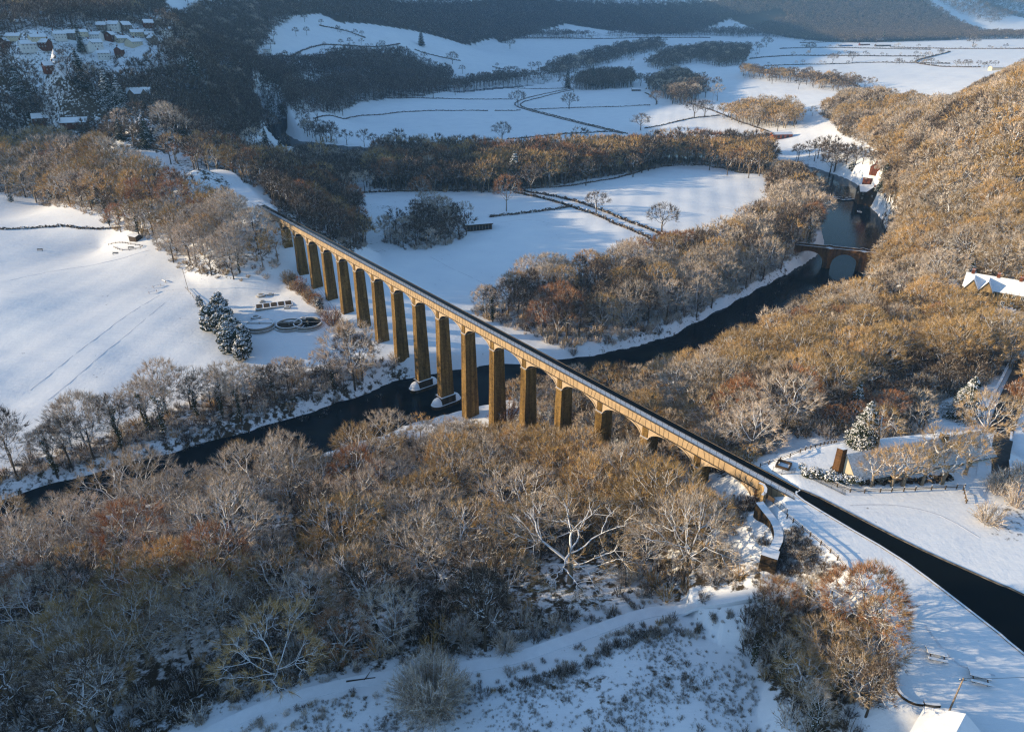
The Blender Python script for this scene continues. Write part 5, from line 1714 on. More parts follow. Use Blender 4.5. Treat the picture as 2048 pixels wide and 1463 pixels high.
# ---- mill by the weir
def mill():
    p = np.array([*at(1725, 402, -38.5)]); p[2] = -38.6
    root = house("river_mill", "tall dark stone mill standing in the river beside the weir", "mill", p, -0.12, 9.5, 9, 8.5, 4.2, "dark_stone", windows=[("f", -2.5, 6, 1.3, 1.6), ("f", 2.0, 6, 1.3, 1.6), ("f", -2.5, 2.5, 1.3, 1.6), ("l", 0, 6, 1.3, 1.6)], base=5)
    p = np.array([*at(1746, 406, -38)]); p[2] = -38.2
    house("mill_house", "stone house with a big snowy roof turned corner-on, right of the river mill", "house", p, 0.75, 11, 10, 8, 5, "dark_stone", windows=[("f", -3, 5.5, 1.3, 1.5), ("f", 2, 5.5, 1.3, 1.5), ("f", 2, 2.0, 1.3, 1.5), ("l", 0, 5.5, 1.3, 1.5)], chimneys=(-4.5,), base=4)
    p = at(1762, 396, -36)
    house("mill_annexe", "small snowy roofed annexe at the right of the mill house", "annexe", (p[0], p[1], -36.0), 0.4, 8, 7, 5, 2.4, "dark_stone", windows=[("f", 0, 3, 1.2, 1.4)], base=5)
    p = hit(1741, 366)
    house("brick_cottage", "red brick cottage with a snowy roof above the mill", "cottage", p, -0.9, 10, 7, 4.5, 3.0, "red_brick", windows=[("f", -3, 3.2, 1.2, 1.4), ("f", 3, 3.2, 1.2, 1.4), ("l", 0, 3.2, 1.2, 1.4)], chimneys=(4,))
    p = hit(1752, 343)
    house("brick_cottage", "orange brick gabled cottage behind the mill, topmost of the riverside buildings", "cottage", p, 0.8, 9, 7, 4, 3.0, "red_brick", windows=[("l", 0, 3.0, 1.3, 1.4), ("f", 0, 3, 1.2, 1.4)], chimneys=(-3.5,))


mill()

# ---- Victorian house on the right
def villa():
    p = hit(1983, 604)
    root = house("cream_house", "long cream stone house with snowy gables and red chimneys on the wooded slope", "house", p, -0.62, 22, 9.0, 6.2, 4.2, "cream_stone", "snow_roof",
                 windows=[("f", x, z, 1.2, 1.7) for x in (3.5, 6.5, 9.2) for z in (0.8, 3.9)] + [("l", y, z, 1.1, 1.6) for y in (-2, 2) for z in (0.8, 3.9)] + [("r", 0, 3.4, 1.2, 1.6)], chimneys=(-9.2, -0.5, 7.0), door=("f", 1.0, 1.2, 2.3))
    for xx in (-8.2, -3.2):
        w = MB()
        y1_, y0_ = -4.53, -6.4
        w.add([(xx - 2.1, y0_, -2.5), (xx + 2.1, y0_, -2.5), (xx + 2.1, y1_, -2.5), (xx - 2.1, y1_, -2.5), (xx - 2.1, y0_, 6.2), (xx + 2.1, y0_, 6.2), (xx + 2.1, y1_, 6.2), (xx - 2.1, y1_, 6.2), (xx, y0_, 9.6), (xx, y1_, 9.6)],
              [(0, 1, 5, 8, 4), (1, 2, 6, 5), (3, 0, 4, 7), (2, 3, 7, 9, 6)])
        wing = w.build("bay", "cream_stone", root)
        r = MB()
        for s in (-1, 1):
            P = [(xx + s * 2.55, y0_ - 0.4, 5.6), (xx + s * 2.55, -0.8, 5.6), (xx, -0.8, 9.85), (xx, y0_ - 0.4, 9.85)]
            Q = [(a, b_, c + 0.2) for a, b_, c in P]
            r.add(P + Q, [(0, 1, 2, 3), (0, 1, 5, 4), (3, 0, 4, 7), (1, 2, 6, 5)], 1); r.add(Q, [(0, 1, 2, 3)], 0)
        r.build("bay_roof", ["snow_roof", "slate"], wing)
        for z in (0.8, 3.9):
            for dx in (-0.9, 0.9):
                g = MB(); g.box(xx + dx - 0.55, xx + dx + 0.55, y0_ - 0.05, y0_ - 0.003, z, z + 1.7); g.build("bay_window", "glass_dark", wing)
    p = hit(2027, 684)
    house("garden_garage", "low garage with a snowy roof below the cream house, at the right edge", "garage", p, -0.1, 9, 6, 2.8, 1.0, "wood_dark", door=("f", 0, 2.4, 2.1))


villa()


def long_barn():
    """broad catslide roof with a cream gable and a tall battered chimney"""
    z0 = -0.5
    root = empty("long_roofed_house", (0, 0, 0), 0, "long house with a big frost-dusted slate roof and cream gable behind the pollard trees", "house")
    A = at(1696, 909, 6.3); B = at(1965, 862, 6.3)              # ridge
    C = at(1714, 962, 0.9); D = at(1990, 912, 0.9)              # near eaves
    back = (A - C); back[2] = 0
    E_ = np.array([A[0] + back[0] * 0.8, A[1] + back[1] * 0.8, 1.9]); F_ = np.array([B[0] + back[0] * 0.8, B[1] + back[1] * 0.8, 1.9])
    ax = unit(np.array([B[0] - A[0], B[1] - A[1], 0.0]))
    w = MB()
    lo = lambda p: np.array([p[0], p[1], -5.0])
    w.add([A, C, lo(C), lo(E_), E_], [(0, 1, 2, 3, 4)]); w.add([B, D, lo(D), lo(F_), F_], [(0, 1, 2, 3, 4)])
    w.add([C, D, lo(D), lo(C)], [(0, 1, 2, 3)]); w.add([E_, F_, lo(F_), lo(E_)], [(0, 1, 2, 3)])
    w.build("wall", "render_cream", root)
    r = MB()
    up = np.array([0, 0, 0.25])
    n = 0.35
    a0, b0 = A - ax * n, B + ax * n
    for (P0, P1) in ((C, D), (E_, F_)):
        q0 = P0 + (P0 - A) * 0.06 - ax * n; q1 = P1 + (P1 - B) * 0.06 + ax * n
        lowr = [q0 + up * 0.1, q1 + up * 0.1, b0 + up * 0.1, a0 + up * 0.1]
        top = [q0 + up, q1 + up, b0 + up, a0 + up]
        r.add(lowr + top, [(0, 1, 2, 3), (0, 1, 5, 4), (1, 2, 6, 5), (3, 0, 4, 7)], 1)
        r.add(top, [(0, 1, 2, 3)], 0)
    ro = r.build("roof", ["dusted_slate", "slate"], root)
    # cross roof: the valley between the two ranges
    G = A + (B - A) * 0.60
    ch = MB()
    bq = unit(np.array([back[0], back[1], 0.0]))
    c0 = A - ax * 0.55 + bq * 0.9
    zt = 7.6
    ch.add([c0 + ax * 0.5 - bq * 1.1 - np.array([0, 0, 11.0]), c0 - ax * 0.6 - bq * 0.9 - np.array([0, 0, 11.0]), c0 - ax * 0.6 + bq * 0.6 - np.array([0, 0, 11.0]), c0 + ax * 0.5 + bq * 0.7 - np.array([0, 0, 11.0]),
            np.array([c0[0], c0[1], zt]) + ax * 0.5 - bq * 0.6, np.array([c0[0], c0[1], zt]) - ax * 0.6 - bq * 0.6, np.array([c0[0], c0[1], zt]) - ax * 0.6 + bq * 0.6, np.array([c0[0], c0[1], zt]) + ax * 0.5 + bq * 0.6],
           [(0, 1, 5, 4), (1, 2, 6, 5), (2, 3, 7, 6), (3, 0, 4, 7)], 0)
    ch.add([np.array([c0[0], c0[1], zt]) + d for d in (ax * 0.5 - bq * 0.6, -ax * 0.6 - bq * 0.6, -ax * 0.6 + bq * 0.6, ax * 0.5 + bq * 0.6)], [(0, 1, 2, 3)], 1)
    ch.build("chimney", ["brown_stone", "snow"], ro)
    for t in (0.25, 0.75):
        P = C + (D - C) * t + np.array([0, 0, -0.2])
        m = MB()
        nn = -bq * 0.04
        h = np.array([0, 0, 1.2])
        m.add([P - ax * 0.7 - h + nn, P + ax * 0.7 - h + nn, P + ax * 0.7 + nn, P - ax * 0.7 + nn], [(0, 1, 2, 3)])
        m.build("window", "glass_dark", root)
    # second chimney stack at the far range
    c2 = MB(); q = A + (B - A) * 0.70
    c2.box(q[0] - 0.7, q[0] + 0.7, q[1] - 0.6, q[1] + 0.6, 5.6, 7.6, 0, 1); c2.build("chimney", ["cream_stone", "snow"], ro)


long_barn()


def corner_roof():
    p = at(1885, 1522, -1)
    house("corner_cottage", "cottage with a snowy roof cut by the bottom right corner", "cottage", (p[0], p[1], -1.5), 0.75, 9, 8, 2.8, 2.6, "cream_stone", windows=[("b", 0, 0.9, 1.2, 1.2)], chimneys=())


corner_roof()

# ------------------------------------------------------------------ stone road bridge upstream
def road_bridge():
    A = at(1590, 486, -29); B = at(1800, 507, -29)
    d = (B - A); L = np.linalg.norm(d[:2]); rz = math.atan2(d[1], d[0])
    root = empty("stone_bridge", (A[0], A[1], 0), rz, "old three-arched brown stone road bridge with snow-topped parapets and pointed refuges", "bridge")
    zt = -30.2; W = 2.6
    # arch spans along x (start, end)
    P0 = float(np.linalg.norm((at(1660, 493, -29) - A)[:2])); P1 = float(np.linalg.norm((at(1728, 500, -29) - A)[:2]))
    spans = [(P0 - 19, P0 - 2.2), (P0 + 2.0, P1 - 2.0), (P1 + 2.2, P1 + 19)]
    b = MB()
    N = 18
    for y in (-W, W):
        xs = [0.0]
        prof = []
        cur = 0.0
        for (s0, s1) in spans:
            prof.append((cur, -46)); prof.append((s0, -46))
            for i in range(N + 1):
                t = i / N
                prof.append((s0 + (s1 - s0) * t, -38.8 + 6.7 * math.sqrt(max(0, 1 - (2 * t - 1) ** 2))))
            prof.append((s1, -46)); cur = s1
        prof.append((cur, -46)); prof.append((L, -46))
        k = len(prof)
        top = [(p[0], y, zt) for p in prof]; bot = [(p[0], y, p[1]) for p in prof]
        b.add(top + bot, [(i, i + 1, k + i + 1, k + i) for i in range(k - 1)])
    for (s0, s1) in spans:
        a0 = [(s0 + (s1 - s0) * i / N, -W, -38.8 + 6.7 * math.sqrt(max(0, 1 - (2 * i / N - 1) ** 2))) for i in range(N + 1)]
        a1 = [(p[0], W, p[2]) for p in a0]
        b.add(a0 + a1, [(i, i + 1, N + 2 + i, N + 1 + i) for i in range(N)])
    body = b.build("body", "brown_stone", root)
    dk = MB(); dk.box(0, L, -W + 0.03, W - 0.03, zt - 0.9, zt - 0.1); dk.build("deck", "snow", root)
    for y in (-W, W):
        p = MB()
        pts = [(0, y)]
        for xx in (P0, P1):
            pts += [(xx - 2.2, y), (xx, y + (1.9 if y > 0 else -1.9)), (xx + 2.2, y)]
        pts.append((L, y))
        p.strip([(a, c, zt + 0.003) for a, c in pts], 0.5, 1.1, 0, 0, 1, foot=0.25)
        p.build("parapet", ["brown_stone", "snow"], root)
    for xx in (P0, P1):
        for s in (-1, 1):
            c = MB(); c.prism([(xx - 2.1, s * (W + 0.003)), (xx, s * (W + 2.0)), (xx + 2.1, s * (W + 0.003))][::s], -46, zt + 0.0, 0, 1)
            c.build("cutwater", ["brown_stone", "snow"], root)


road_bridge()


def weir():
    rng = np.random.default_rng(3)
    A = at(1642, 396, -39.6); B = at(1716, 399, -39.6)
    root = empty("weir", tuple((A + B) / 2), 0, "low broken weir of snow-capped stones across the river by the mill", "weir")
    mid = (A + B) / 2
    d = (B - A)[:2]; L = np.linalg.norm(d); d /= L; q = np.array([-d[1], d[0]])
    for j in range(2):
        for i in range(20):
            t = (i + rng.uniform(0.1, 0.9)) / 20 * L
            if rng.random() < 0.25: continue
            c = A[:2] + d * t + q * (j * 7 - 3 + rng.uniform(-1, 1)) + q * math.sin(i * 0.4) - mid[:2]
            r = rng.uniform(0.6, 1.5)
            b = MB()
            b.prism([(c[0] + r * 1.6 * math.cos(a) * rng.uniform(0.7, 1.1), c[1] + r * 0.8 * math.sin(a) * rng.uniform(0.7, 1.1)) for a in np.arange(0, 6.2, 0.9)], -3, 0.25 + rng.uniform(0.1, 0.5), 0, 1)
            b.build("stone", ["dark_stone", "snow"], root)


weir()


def boat():
    p = at(1719, 425, -40.2)
    root = empty("boat", (p[0], p[1], -40.35), 1.45, "snow-covered small boat moored below the mill", "boat")
    h = MB()
    out = [(math.cos(t) * (3.2 + 0.6 * math.cos(t)), math.sin(t) * 1.5) for t in np.linspace(0, 2 * math.pi, 18)[:-1]]
    inn = [(x * 0.84, y * 0.76) for x, y in out]
    n = len(out)
    vs = [(x * 0.8, y * 0.7, -0.3) for x, y in out] + [(x, y, 0.75) for x, y in out] + [(x, y, 0.76) for x, y in inn] + [(x * 0.9, y * 0.9, 0.2) for x, y in inn]
    fs = [(i, (i + 1) % n, n + (i + 1) % n, n + i) for i in range(n)]
    h.add(vs, fs, 0)
    h.add(vs, [(n + i, n + (i + 1) % n, 2 * n + (i + 1) % n, 2 * n + i) for i in range(n)], 1)
    h.add(vs, [(2 * n + i, 2 * n + (i + 1) % n, 3 * n + (i + 1) % n, 3 * n + i) for i in range(n)], 0)
    h.add([vs[3 * n + i] for i in range(n)], [tuple(range(n))], 0)
    h.build("hull", ["wood_dark", "snow"], root)
    for x in (-1.2, 0.8):
        s = MB(); s.box(x - 0.35, x + 0.35, -1.0, 1.0, 0.5, 0.72, 0, 1); s.build("thwart", ["wood_pale", "snow"], root)


boat()

# ------------------------------------------------------------------ near end of the aqueduct: walls, railings, fences
def wing_walls():
    pts = [at(1519, 1003, -0.3), at(1533, 1020, -0.5), at(1549, 1040, -0.9), at(1557, 1062, -1.4), at(1556, 1080, -1.8), at(1546, 1100, -2.2)]
    P = resample([p[:2] for p in pts], 1.0)
    n = len(P)
    b = MB()
    b.strip([(p[0], p[1], -0.3 - 1.9 * (i / (n - 1))) for i, p in enumerate(P)], 1.7, 0.0, 0, 0, 1, foot=9.0)
    o = b.build("wing_wall", ["dark_stone", "snow"])
    tag(o, "curved stone retaining wall with a broad snowy top at the near end of the aqueduct", "wall")
    e = MB()
    q = at(1541, 1106, -2.0)
    c, s = math.cos(-0.5), math.sin(-0.5)
    e.prism([(q[0] + c * x - s * y, q[1] + s * x + c * y) for x, y in [(-1.5, -1.3), (1.5, -1.3), (1.5, 1.3), (-1.5, 1.3)]], -12, -1.9, 0, 1)
    o2 = e.build("end_pier", ["dark_stone", "snow"], o)
    # smaller wall behind, below the deck
    pts = [at(1451, 992, -9), at(1462, 978, -8.4), at(1474, 968, -7.8), at(1486, 962, -7.2)]
    w = MB(); w.strip([tuple(p) for p in pts], 0.9, 0.0, 0, 0, 1, foot=7)
    o = w.build("lower_wall", ["dark_stone", "snow"]); tag(o, "short snow-topped stone wall below the aqueduct's last arch", "wall")
    # rounded bay of the parapet
    bay = [at(u, v, 0) for u, v in [(1518, 968), (1527, 972), (1531, 979), (1530, 987), (1524, 993)]]
    w = MB(); w.strip([tuple(p) for p in bay], 0.6, 0.45, 0, 0, 1, foot=6)
    o = w.build("parapet_bay", ["cream_stone", "snow"]); tag(o, "small curved stone parapet where the trough meets the embankment", "parapet")


wing_walls()


def railing(pts, name, label, h=1.25, step=0.17):
    P = resample([p[:2] for p in pts], step)
    z = [p for p in ground([q[0] for q in P], [q[1] for q in P])]
    z = [max(zz, -0.05) for zz in z]
    b = MB()
    for zo in (0.15, h):
        for i in range(0, len(P) - 6, 6):
            b.bar((P[i][0], P[i][1], z[i] + zo), (P[i + 6][0], P[i + 6][1], z[i + 6] + zo), 0.05)
    for i in range(0, len(P)):
        b.bar((P[i][0], P[i][1], z[i] - 0.1), (P[i][0], P[i][1], z[i] + h + (0.1 if i % 12 == 0 else 0)), 0.06 if i % 12 == 0 else 0.03)
    o = b.build(name, "iron_dark")
    tag(o, label, "railing")
    return o


railing([at(1527, 993, 0), at(1545, 1004, 0), at(1574, 1029, 0)], "iron_railing", "black iron railing on the near side of the towpath above the curved wall")
railing([at(1545, 941, 0), at(1562, 948, 0), at(1590, 945, 0)], "iron_railing", "black iron railing bending round the far bank of the canal end")
railing([at(1604, 949, 0), at(1640, 966, 0), at(1690, 990, 0)], "iron_railing", "black iron railing along the lawn in front of the snowy hedge")
b = MB(); p = at(1543, 1003, 0)
b.box(-0.75, 0.75, -0.05, 0.05, 0.55, 1.55); b.bar((-0.6, 0, -0.2), (-0.6, 0, 0.549), 0.08); b.bar((0.6, 0, -0.2), (0.6, 0, 0.549), 0.08)
tag(b.build("information_board", "wood_dark", None, (p[0] - 0.35, p[1] - 0.35, 0), -0.95), "dark information board fixed at the towpath railing", "sign")


def post_fence(pts, label, step, name="post_and_rail_fence", h=1.15, rails=(0.5, 0.95), group=None, post="wood_post"):
    P = resample([p[:2] for p in pts], step)
    z = ground([q[0] for q in P], [q[1] for q in P])
    root = empty(name, (P[0][0], P[0][1], z[0]), 0, label, "fence", group)
    o = np.array([P[0][0], P[0][1], z[0]])
    Q = [np.array([p[0], p[1], zz]) - o for p, zz in zip(P, z)]
    r = MB()
    for zo in rails:
        for a, c in zip(Q[:-1], Q[1:]):
            r.bar(a + [0, 0, zo], c + [0, 0, zo], 0.06, 0.13)
            if zo == rails[-1]:
                r.bar(a + [0, 0, zo + 0.09], c + [0, 0, zo + 0.09], 0.07, 0.05, 1)
    r.build("rail", [post, "snow"], root)
    pm = MB(); pm.box(-0.09, 0.09, -0.09, 0.09, -0.5, h, 0, 0); pm.box(-0.10, 0.10, -0.10, 0.10, h + 0.002, h + 0.07, 1, 1)
    me = pm.mesh("post", [post, "snow"])
    for q in Q:
        link("post", me, root, tuple(q))
    return root


post_fence([at(u, v, 0) for u, v in [(1574, 1034), (1620, 1072), (1660, 1105), (1690, 1135), (1740, 1195), (1780, 1260)]], "timber post and rail fence along the left edge of the near lawn", 1.75)
post_fence([at(u, v, 0) for u, v in [(1656, 963), (1700, 984), (1760, 984), (1830, 981), (1890, 978), (1928, 976)]], "timber post and rail fence behind the right lawn, below the pollard trees", 2.35)
post_fence([hit(u, v) for u, v in [(1520, 934), (1560, 921), (1600, 905), (1640, 892), (1672, 885)]], "timber fence curving round the snowy terrace beside the canal", 2.2)
post_fence([hit(u, v) for u, v in [(1926, 980), (1930, 996), (1932, 1006)]], "short dark fence at the foot of the garden path", 1.3)


def picnic_table(u, v, rz, label):
    p = hit(u, v)
    root = empty("picnic_table", p, rz, label, "picnic table", "picnic tables on the lawn")
    t = MB(); t.box(-0.95, 0.95, -0.38, 0.38, 0.70, 0.76, 0, 0); t.box(-0.95, 0.95, -0.38, 0.38, 0.763, 0.86, 1, 1)
    t.build("table_top", ["wood_dark", "snow"], root)
    for y in (-0.78, 0.78):
        s = MB(); s.box(-0.95, 0.95, y - 0.15, y + 0.15, 0.42, 0.47); s.box(-0.95, 0.95, y - 0.15, y + 0.15, 0.473, 0.56, 1, 1)
        s.build("bench_seat", ["wood_dark", "snow"], root)
    for x in (-0.65, 0.65):
        f = MB(); f.bar((x, -0.7, -0.15), (x, -0.22, 0.70), 0.09); f.bar((x, 0.7, -0.15), (x, 0.22, 0.70), 0.09); f.bar((x + 0.05, -0.9, 0.38), (x + 0.05, 0.9, 0.38), 0.09)
        f.build("frame", "wood_dark", root)
    root.scale = (1.45, 1.45, 1.2)


picnic_table(1871, 1312, -0.30, "snow-covered picnic table nearer the canal bank")
picnic_table(1957, 1357, -0.36, "snow-covered picnic table beside the utility pole")


def pole(name, u, v, h, label, cat="pole", lean=0.0, r=0.13, wire=None):
    p = hit(u, v)
    root = empty(name, p, 0, label, cat)
    b = MB(); b.tube((0, 0, -0.5), (lean, 0, h), r, r * 0.75, 8); b.build("mast", "wood_pale", root)
    c = MB(); c.bar((lean - 0.5, 0, h - 0.4), (lean + 0.5, 0, h - 0.4), 0.1); c.build("crossarm", "wood_dark", root)
    for s in (-0.4, 0.4):
        i = MB(); i.tube((lean + s, 0, h - 0.347), (lean + s, 0, h - 0.15), 0.06, 0.05, 6); i.build("insulator", "white_paint", root)
    if wire is not None:
        w = MB()
        a = Vector((lean, 0, h - 0.1)); e = Vector(wire) - Vector(p)
        prev = a
        for k in range(1, 13):
            t = k / 12
            q = a.lerp(e, t) - Vector((0, 0, 4 * t * (1 - t) * 0.9))
            w.bar(prev, q, 0.035); prev = q
        w.build("wire", "iron_dark", root)


pole("utility_pole", 1897, 1424, 7.2, "wooden utility pole beside the cottage roof in the bottom right", wire=tuple(at(2300, 1325, 6.5)))
pole("telegraph_pole", 376, 578, 10.5, "leaning wooden telegraph pole at the corner of the white meadow", lean=-0.5)
pole("telegraph_pole", 1425, 203, 12, "thin telegraph pole in the far sloping snow field", r=0.2)
pole("telegraph_pole", 1594, 235, 12, "thin telegraph pole beside the far bare copse", r=0.2)

KERB = [at(u, v, 0) for u, v in [(1788, 1355), (1793, 1378), (1806, 1395), (1828, 1407), (1845, 1409)]]
b = MB(); b.strip([(p[0], p[1], 0) for p in resample([k[:2] for k in KERB], 0.7)] and [(p[0], p[1], 0.0) for p in resample([k[:2] for k in KERB], 0.7)], 0.45, 0.5, 0, 0, 1)
tag(b.build("low_curved_wall", ["dark_stone", "snow"]), "low curved stone wall edging the lawn under the clump of trees", "wall")
KERB2 = [at(u, v, 0) for u, v in [(1847, 1408), (1865, 1411), (1878, 1411)]]
b = MB(); b.strip([(p[0], p[1], 0.0) for p in resample([k[:2] for k in KERB2], 0.7)], 0.6, 0.55, 0, 0, 1)
tag(b.build("snowy_bench", ["grey_stone", "snow"]), "short snow-topped stone seat at the end of the low curved wall", "seat")
p = hit(1567, 931)
b = MB()
for k in range(4):
    a0, a1 = math.pi / 2 * k, math.pi / 2 * (k + 1)
    b.bar((math.cos(a0) * 1.9, math.sin(a0) * 1.9, 0.25), (math.cos(a1) * 1.9, math.sin(a1) * 1.9, 0.25), 0.3, 0.6, 0)
tag(b.build("planter", ["wood_dark"], None, p, 0.2), "square dark timber planter frame on the snowy terrace", "planter")

# ------------------------------------------------------------------ the works below the aqueduct
def round_tank(u, v, r, h, label, fill, group="round settling tanks"):
    p = hit(u, v)
    root = empty("settling_tank", p, 0, label, "tank", group)
    n = 40
    c = [(math.cos(2 * math.pi * i / n), math.sin(2 * math.pi * i / n)) for i in range(n)]
    w = MB()
    ro, ri = r, r - 0.45
    vs = [(x * ro, y * ro, -1.0) for x, y in c] + [(x * ro, y * ro, h) for x, y in c] + [(x * ri, y * ri, h) for x, y in c] + [(x * ri, y * ri, h - 1.1) for x, y in c]
    q = lambda k: [(k * n + i, k * n + (i + 1) % n, (k + 1) * n + (i + 1) % n, (k + 1) * n + i) for i in range(n)]
    w.add(vs, q(0), 0); w.add(vs, q(1), 1); w.add(vs, q(2), 0)
    w.build("wall", ["concrete", "snow"], root)
    f = MB(); f.add([(x * (ri - 0.01), y * (ri - 0.01), h - (0.9 if fill != "snow" else 0.15)) for x, y in c], [tuple(range(n))]); f.build("contents", fill, root)
    a = MB(); a.bar((-ri, 0, h + 0.15), (ri, 0, h + 0.15), 0.5, 0.12, 0); a.tube((0, 0, h - 0.9), (0, 0, h + 0.5), 0.35, 0.35, 10, 0); a.build("rotating_arm", "concrete", root)
    b2 = MB(); b2.strip([(math.cos(t) * (ro + 0.9), math.sin(t) * (ro + 0.9), 0) for t in np.linspace(math.pi, 2 * math.pi, 24)], 0.35, 0.35, 0, 0, 1); b2.build("footing", ["concrete", "snow"], root)


round_tank(520, 652, 6.0, 1.3, "round tank filled with snow, nearest the evergreen block", "snow")
round_tank(579, 651, 5.6, 1.3, "round tank with a dark centre, middle of the three", "mud")
round_tank(616, 650, 6.2, 1.5, "round tank holding dark water, nearest the aqueduct piers", "canal_water")


def filter_bed():
    p = hit(548, 611)
    root = empty("filter_bed", p, 0.36, "rectangular bed of five dark bays with snowy walls beside the aqueduct", "filter bed")
    b = MB(); b.box(-8.2, 8.2, -3.4, 3.4, -1, 0.55, 0, 1); b.build("surround", ["concrete", "snow"], root)
    for i in range(5):
        x = -6.4 + i * 3.2
        m = MB(); m.box(x - 1.3, x + 1.3, -2.5, 2.6, 0.3, 0.62); m.build("bay", "mud", root)


filter_bed()
for (u, v, rz, lab) in [(512, 636, 0, "low round concrete chamber with snow behind the snow-filled tank"), (607, 638, 0, "low concrete chamber behind the dark water tank"), (522, 592, 0, "low round chamber behind the five-bay bed, left of a smaller one"), (541, 590, 0, "small concrete chamber behind the five-bay bed"), (575, 616, 0, "small snowy chamber at the right corner of the five-bay bed"), (525, 604, 0.36, "low snow-topped plinth beside the five-bay bed")]:
    p = hit(u, v)
    b = MB()
    r = 2.1 if "round" in lab else 1.4
    n = 20 if "round" in lab else 4
    c = [(math.cos(2 * math.pi * (i + 0.5) / n) * r * (1 if n > 4 else 1.3), math.sin(2 * math.pi * (i + 0.5) / n) * r) for i in range(n)]
    b.prism(c, -0.8, 0.9 if r > 2 else 0.7, 0, 1)
    b.prism([(x * 0.55, y * 0.55) for x, y in c], 0.903 if r > 2 else 0.703, 1.05 if r > 2 else 0.9, 0, 0)
    tag(b.build("chamber", ["concrete", "snow"], None, p, rz), lab, "chamber")
post_fence([hit(u, v) for u, v in [(372, 577), (385, 592), (400, 613), (408, 622)]], "low pale fence between the white meadow and the works", 2.5, "meadow_fence", 1.0, (0.5, 0.85), None, "wood_pale")

# ---- things in the white meadow
p = hit(272, 479)
root = house("field_shelter", "small dark open-fronted shelter at the top of the white meadow", "shelter", p, -0.5, 6, 4, 2.3, 0.7, "wood_dark", door=("f", 0, 3.5, 2.0))
post_fence([hit(u, v) for u, v in [(217, 490), (240, 486), (262, 489), (285, 493), (272, 499), (245, 501), (228, 495)]], "ring of low fence round the play area in the white meadow", 3.0, "play_fence", 0.9, (0.4, 0.75))
for (u, v, lab) in [(231, 508, "dark bench just below the play area in the white meadow"), (80, 501, "dark bench alone on the left of the white meadow"), (262, 497, "dark bench inside the play area fence")]:
    p = hit(u, v)
    root = empty("bench", p, 0.05, lab, "bench")
    s = MB(); s.box(-1.5, 1.5, -0.3, 0.3, 0.42, 0.5, 0, 1); s.build("seat", ["wood_dark", "snow"], root)
    s = MB(); s.box(-1.5, 1.5, 0.26, 0.34, 0.503, 1.0); s.build("backrest", "wood_dark", root)
    for x in (-1.3, 1.3):
        s = MB(); s.box(x - 0.06, x + 0.06, -0.25, 0.25, -0.3, 0.417); s.build("leg", "wood_dark", root)
for (u, v, rz, lab) in [(306, 585, 0.9, "snow-laden white jump rail, lowest of three in the meadow"), (314, 573, 0.9, "snow-laden white jump rail, middle of three in the meadow"), (328, 563, -0.7, "snow-laden white jump rail, topmost of three in the meadow")]:
    p = hit(u, v)
    root = empty("jump_rail", p, rz, lab, "jump rail", "jump rails in the meadow")
    s = MB(); s.bar((-1.8, 0, 0.7), (1.8, 0, 0.7), 0.3); s.build("rail", "snow", root)
    for x in (-1.8, 1.8):
        s = MB(); s.bar((x, 0, -0.3), (x, 0, 1.0), 0.18); s.build("post", "wood_pale", root)

# ------------------------------------------------------------------ hedges, walls and lanes across the valley fields
def hedge(pxs, h, w, label, snow=0.3, step=1.1, name="hedge", dens=9, mats=("twig_dark", "limb_snow", "twig_grey")):
    pts = [hit(u, v) for u, v in pxs]
    P = np.array(resample([p[:2] for p in pts], step))
    z = ground(P[:, 0], P[:, 1])
    rng = np.random.default_rng(abs(hash(label)) % 9999 if False else len(label) * 7 + int(pxs[0][0]))
    pl = Plant()
    n = len(P) * dens
    j = np.repeat(np.arange(len(P)), dens)
    c = np.stack([P[j, 0] + rng.normal(0, w * 0.3, n), P[j, 1] + rng.normal(0, w * 0.3, n), z[j] + h * rng.uniform(0.0, 1.0, n) * (0.75 + 0.25 * np.sin(j * 0.7))], 1)
    d = unit(rng.normal(0, 1, (n, 3)))
    s = h * 0.33 + 0.15
    t1 = unit(np.cross(d, rng.normal(0, 1, (n, 3)))) * s; t2 = unit(np.cross(d, t1)) * s * 0.7
    top = c[:, 2] > z[j] + h * 0.6
    m = np.where(top & (rng.random(n) < snow), 1, rng.choice([0, 2], n, p=[0.8, 0.2]))
    pl.quads(c - t1, c - t2, c + t1, c + t2, m)
    me = pl.mesh(name, list(mats))
    o = link(name, me)
    tag(o, label, "hedge")
    return o


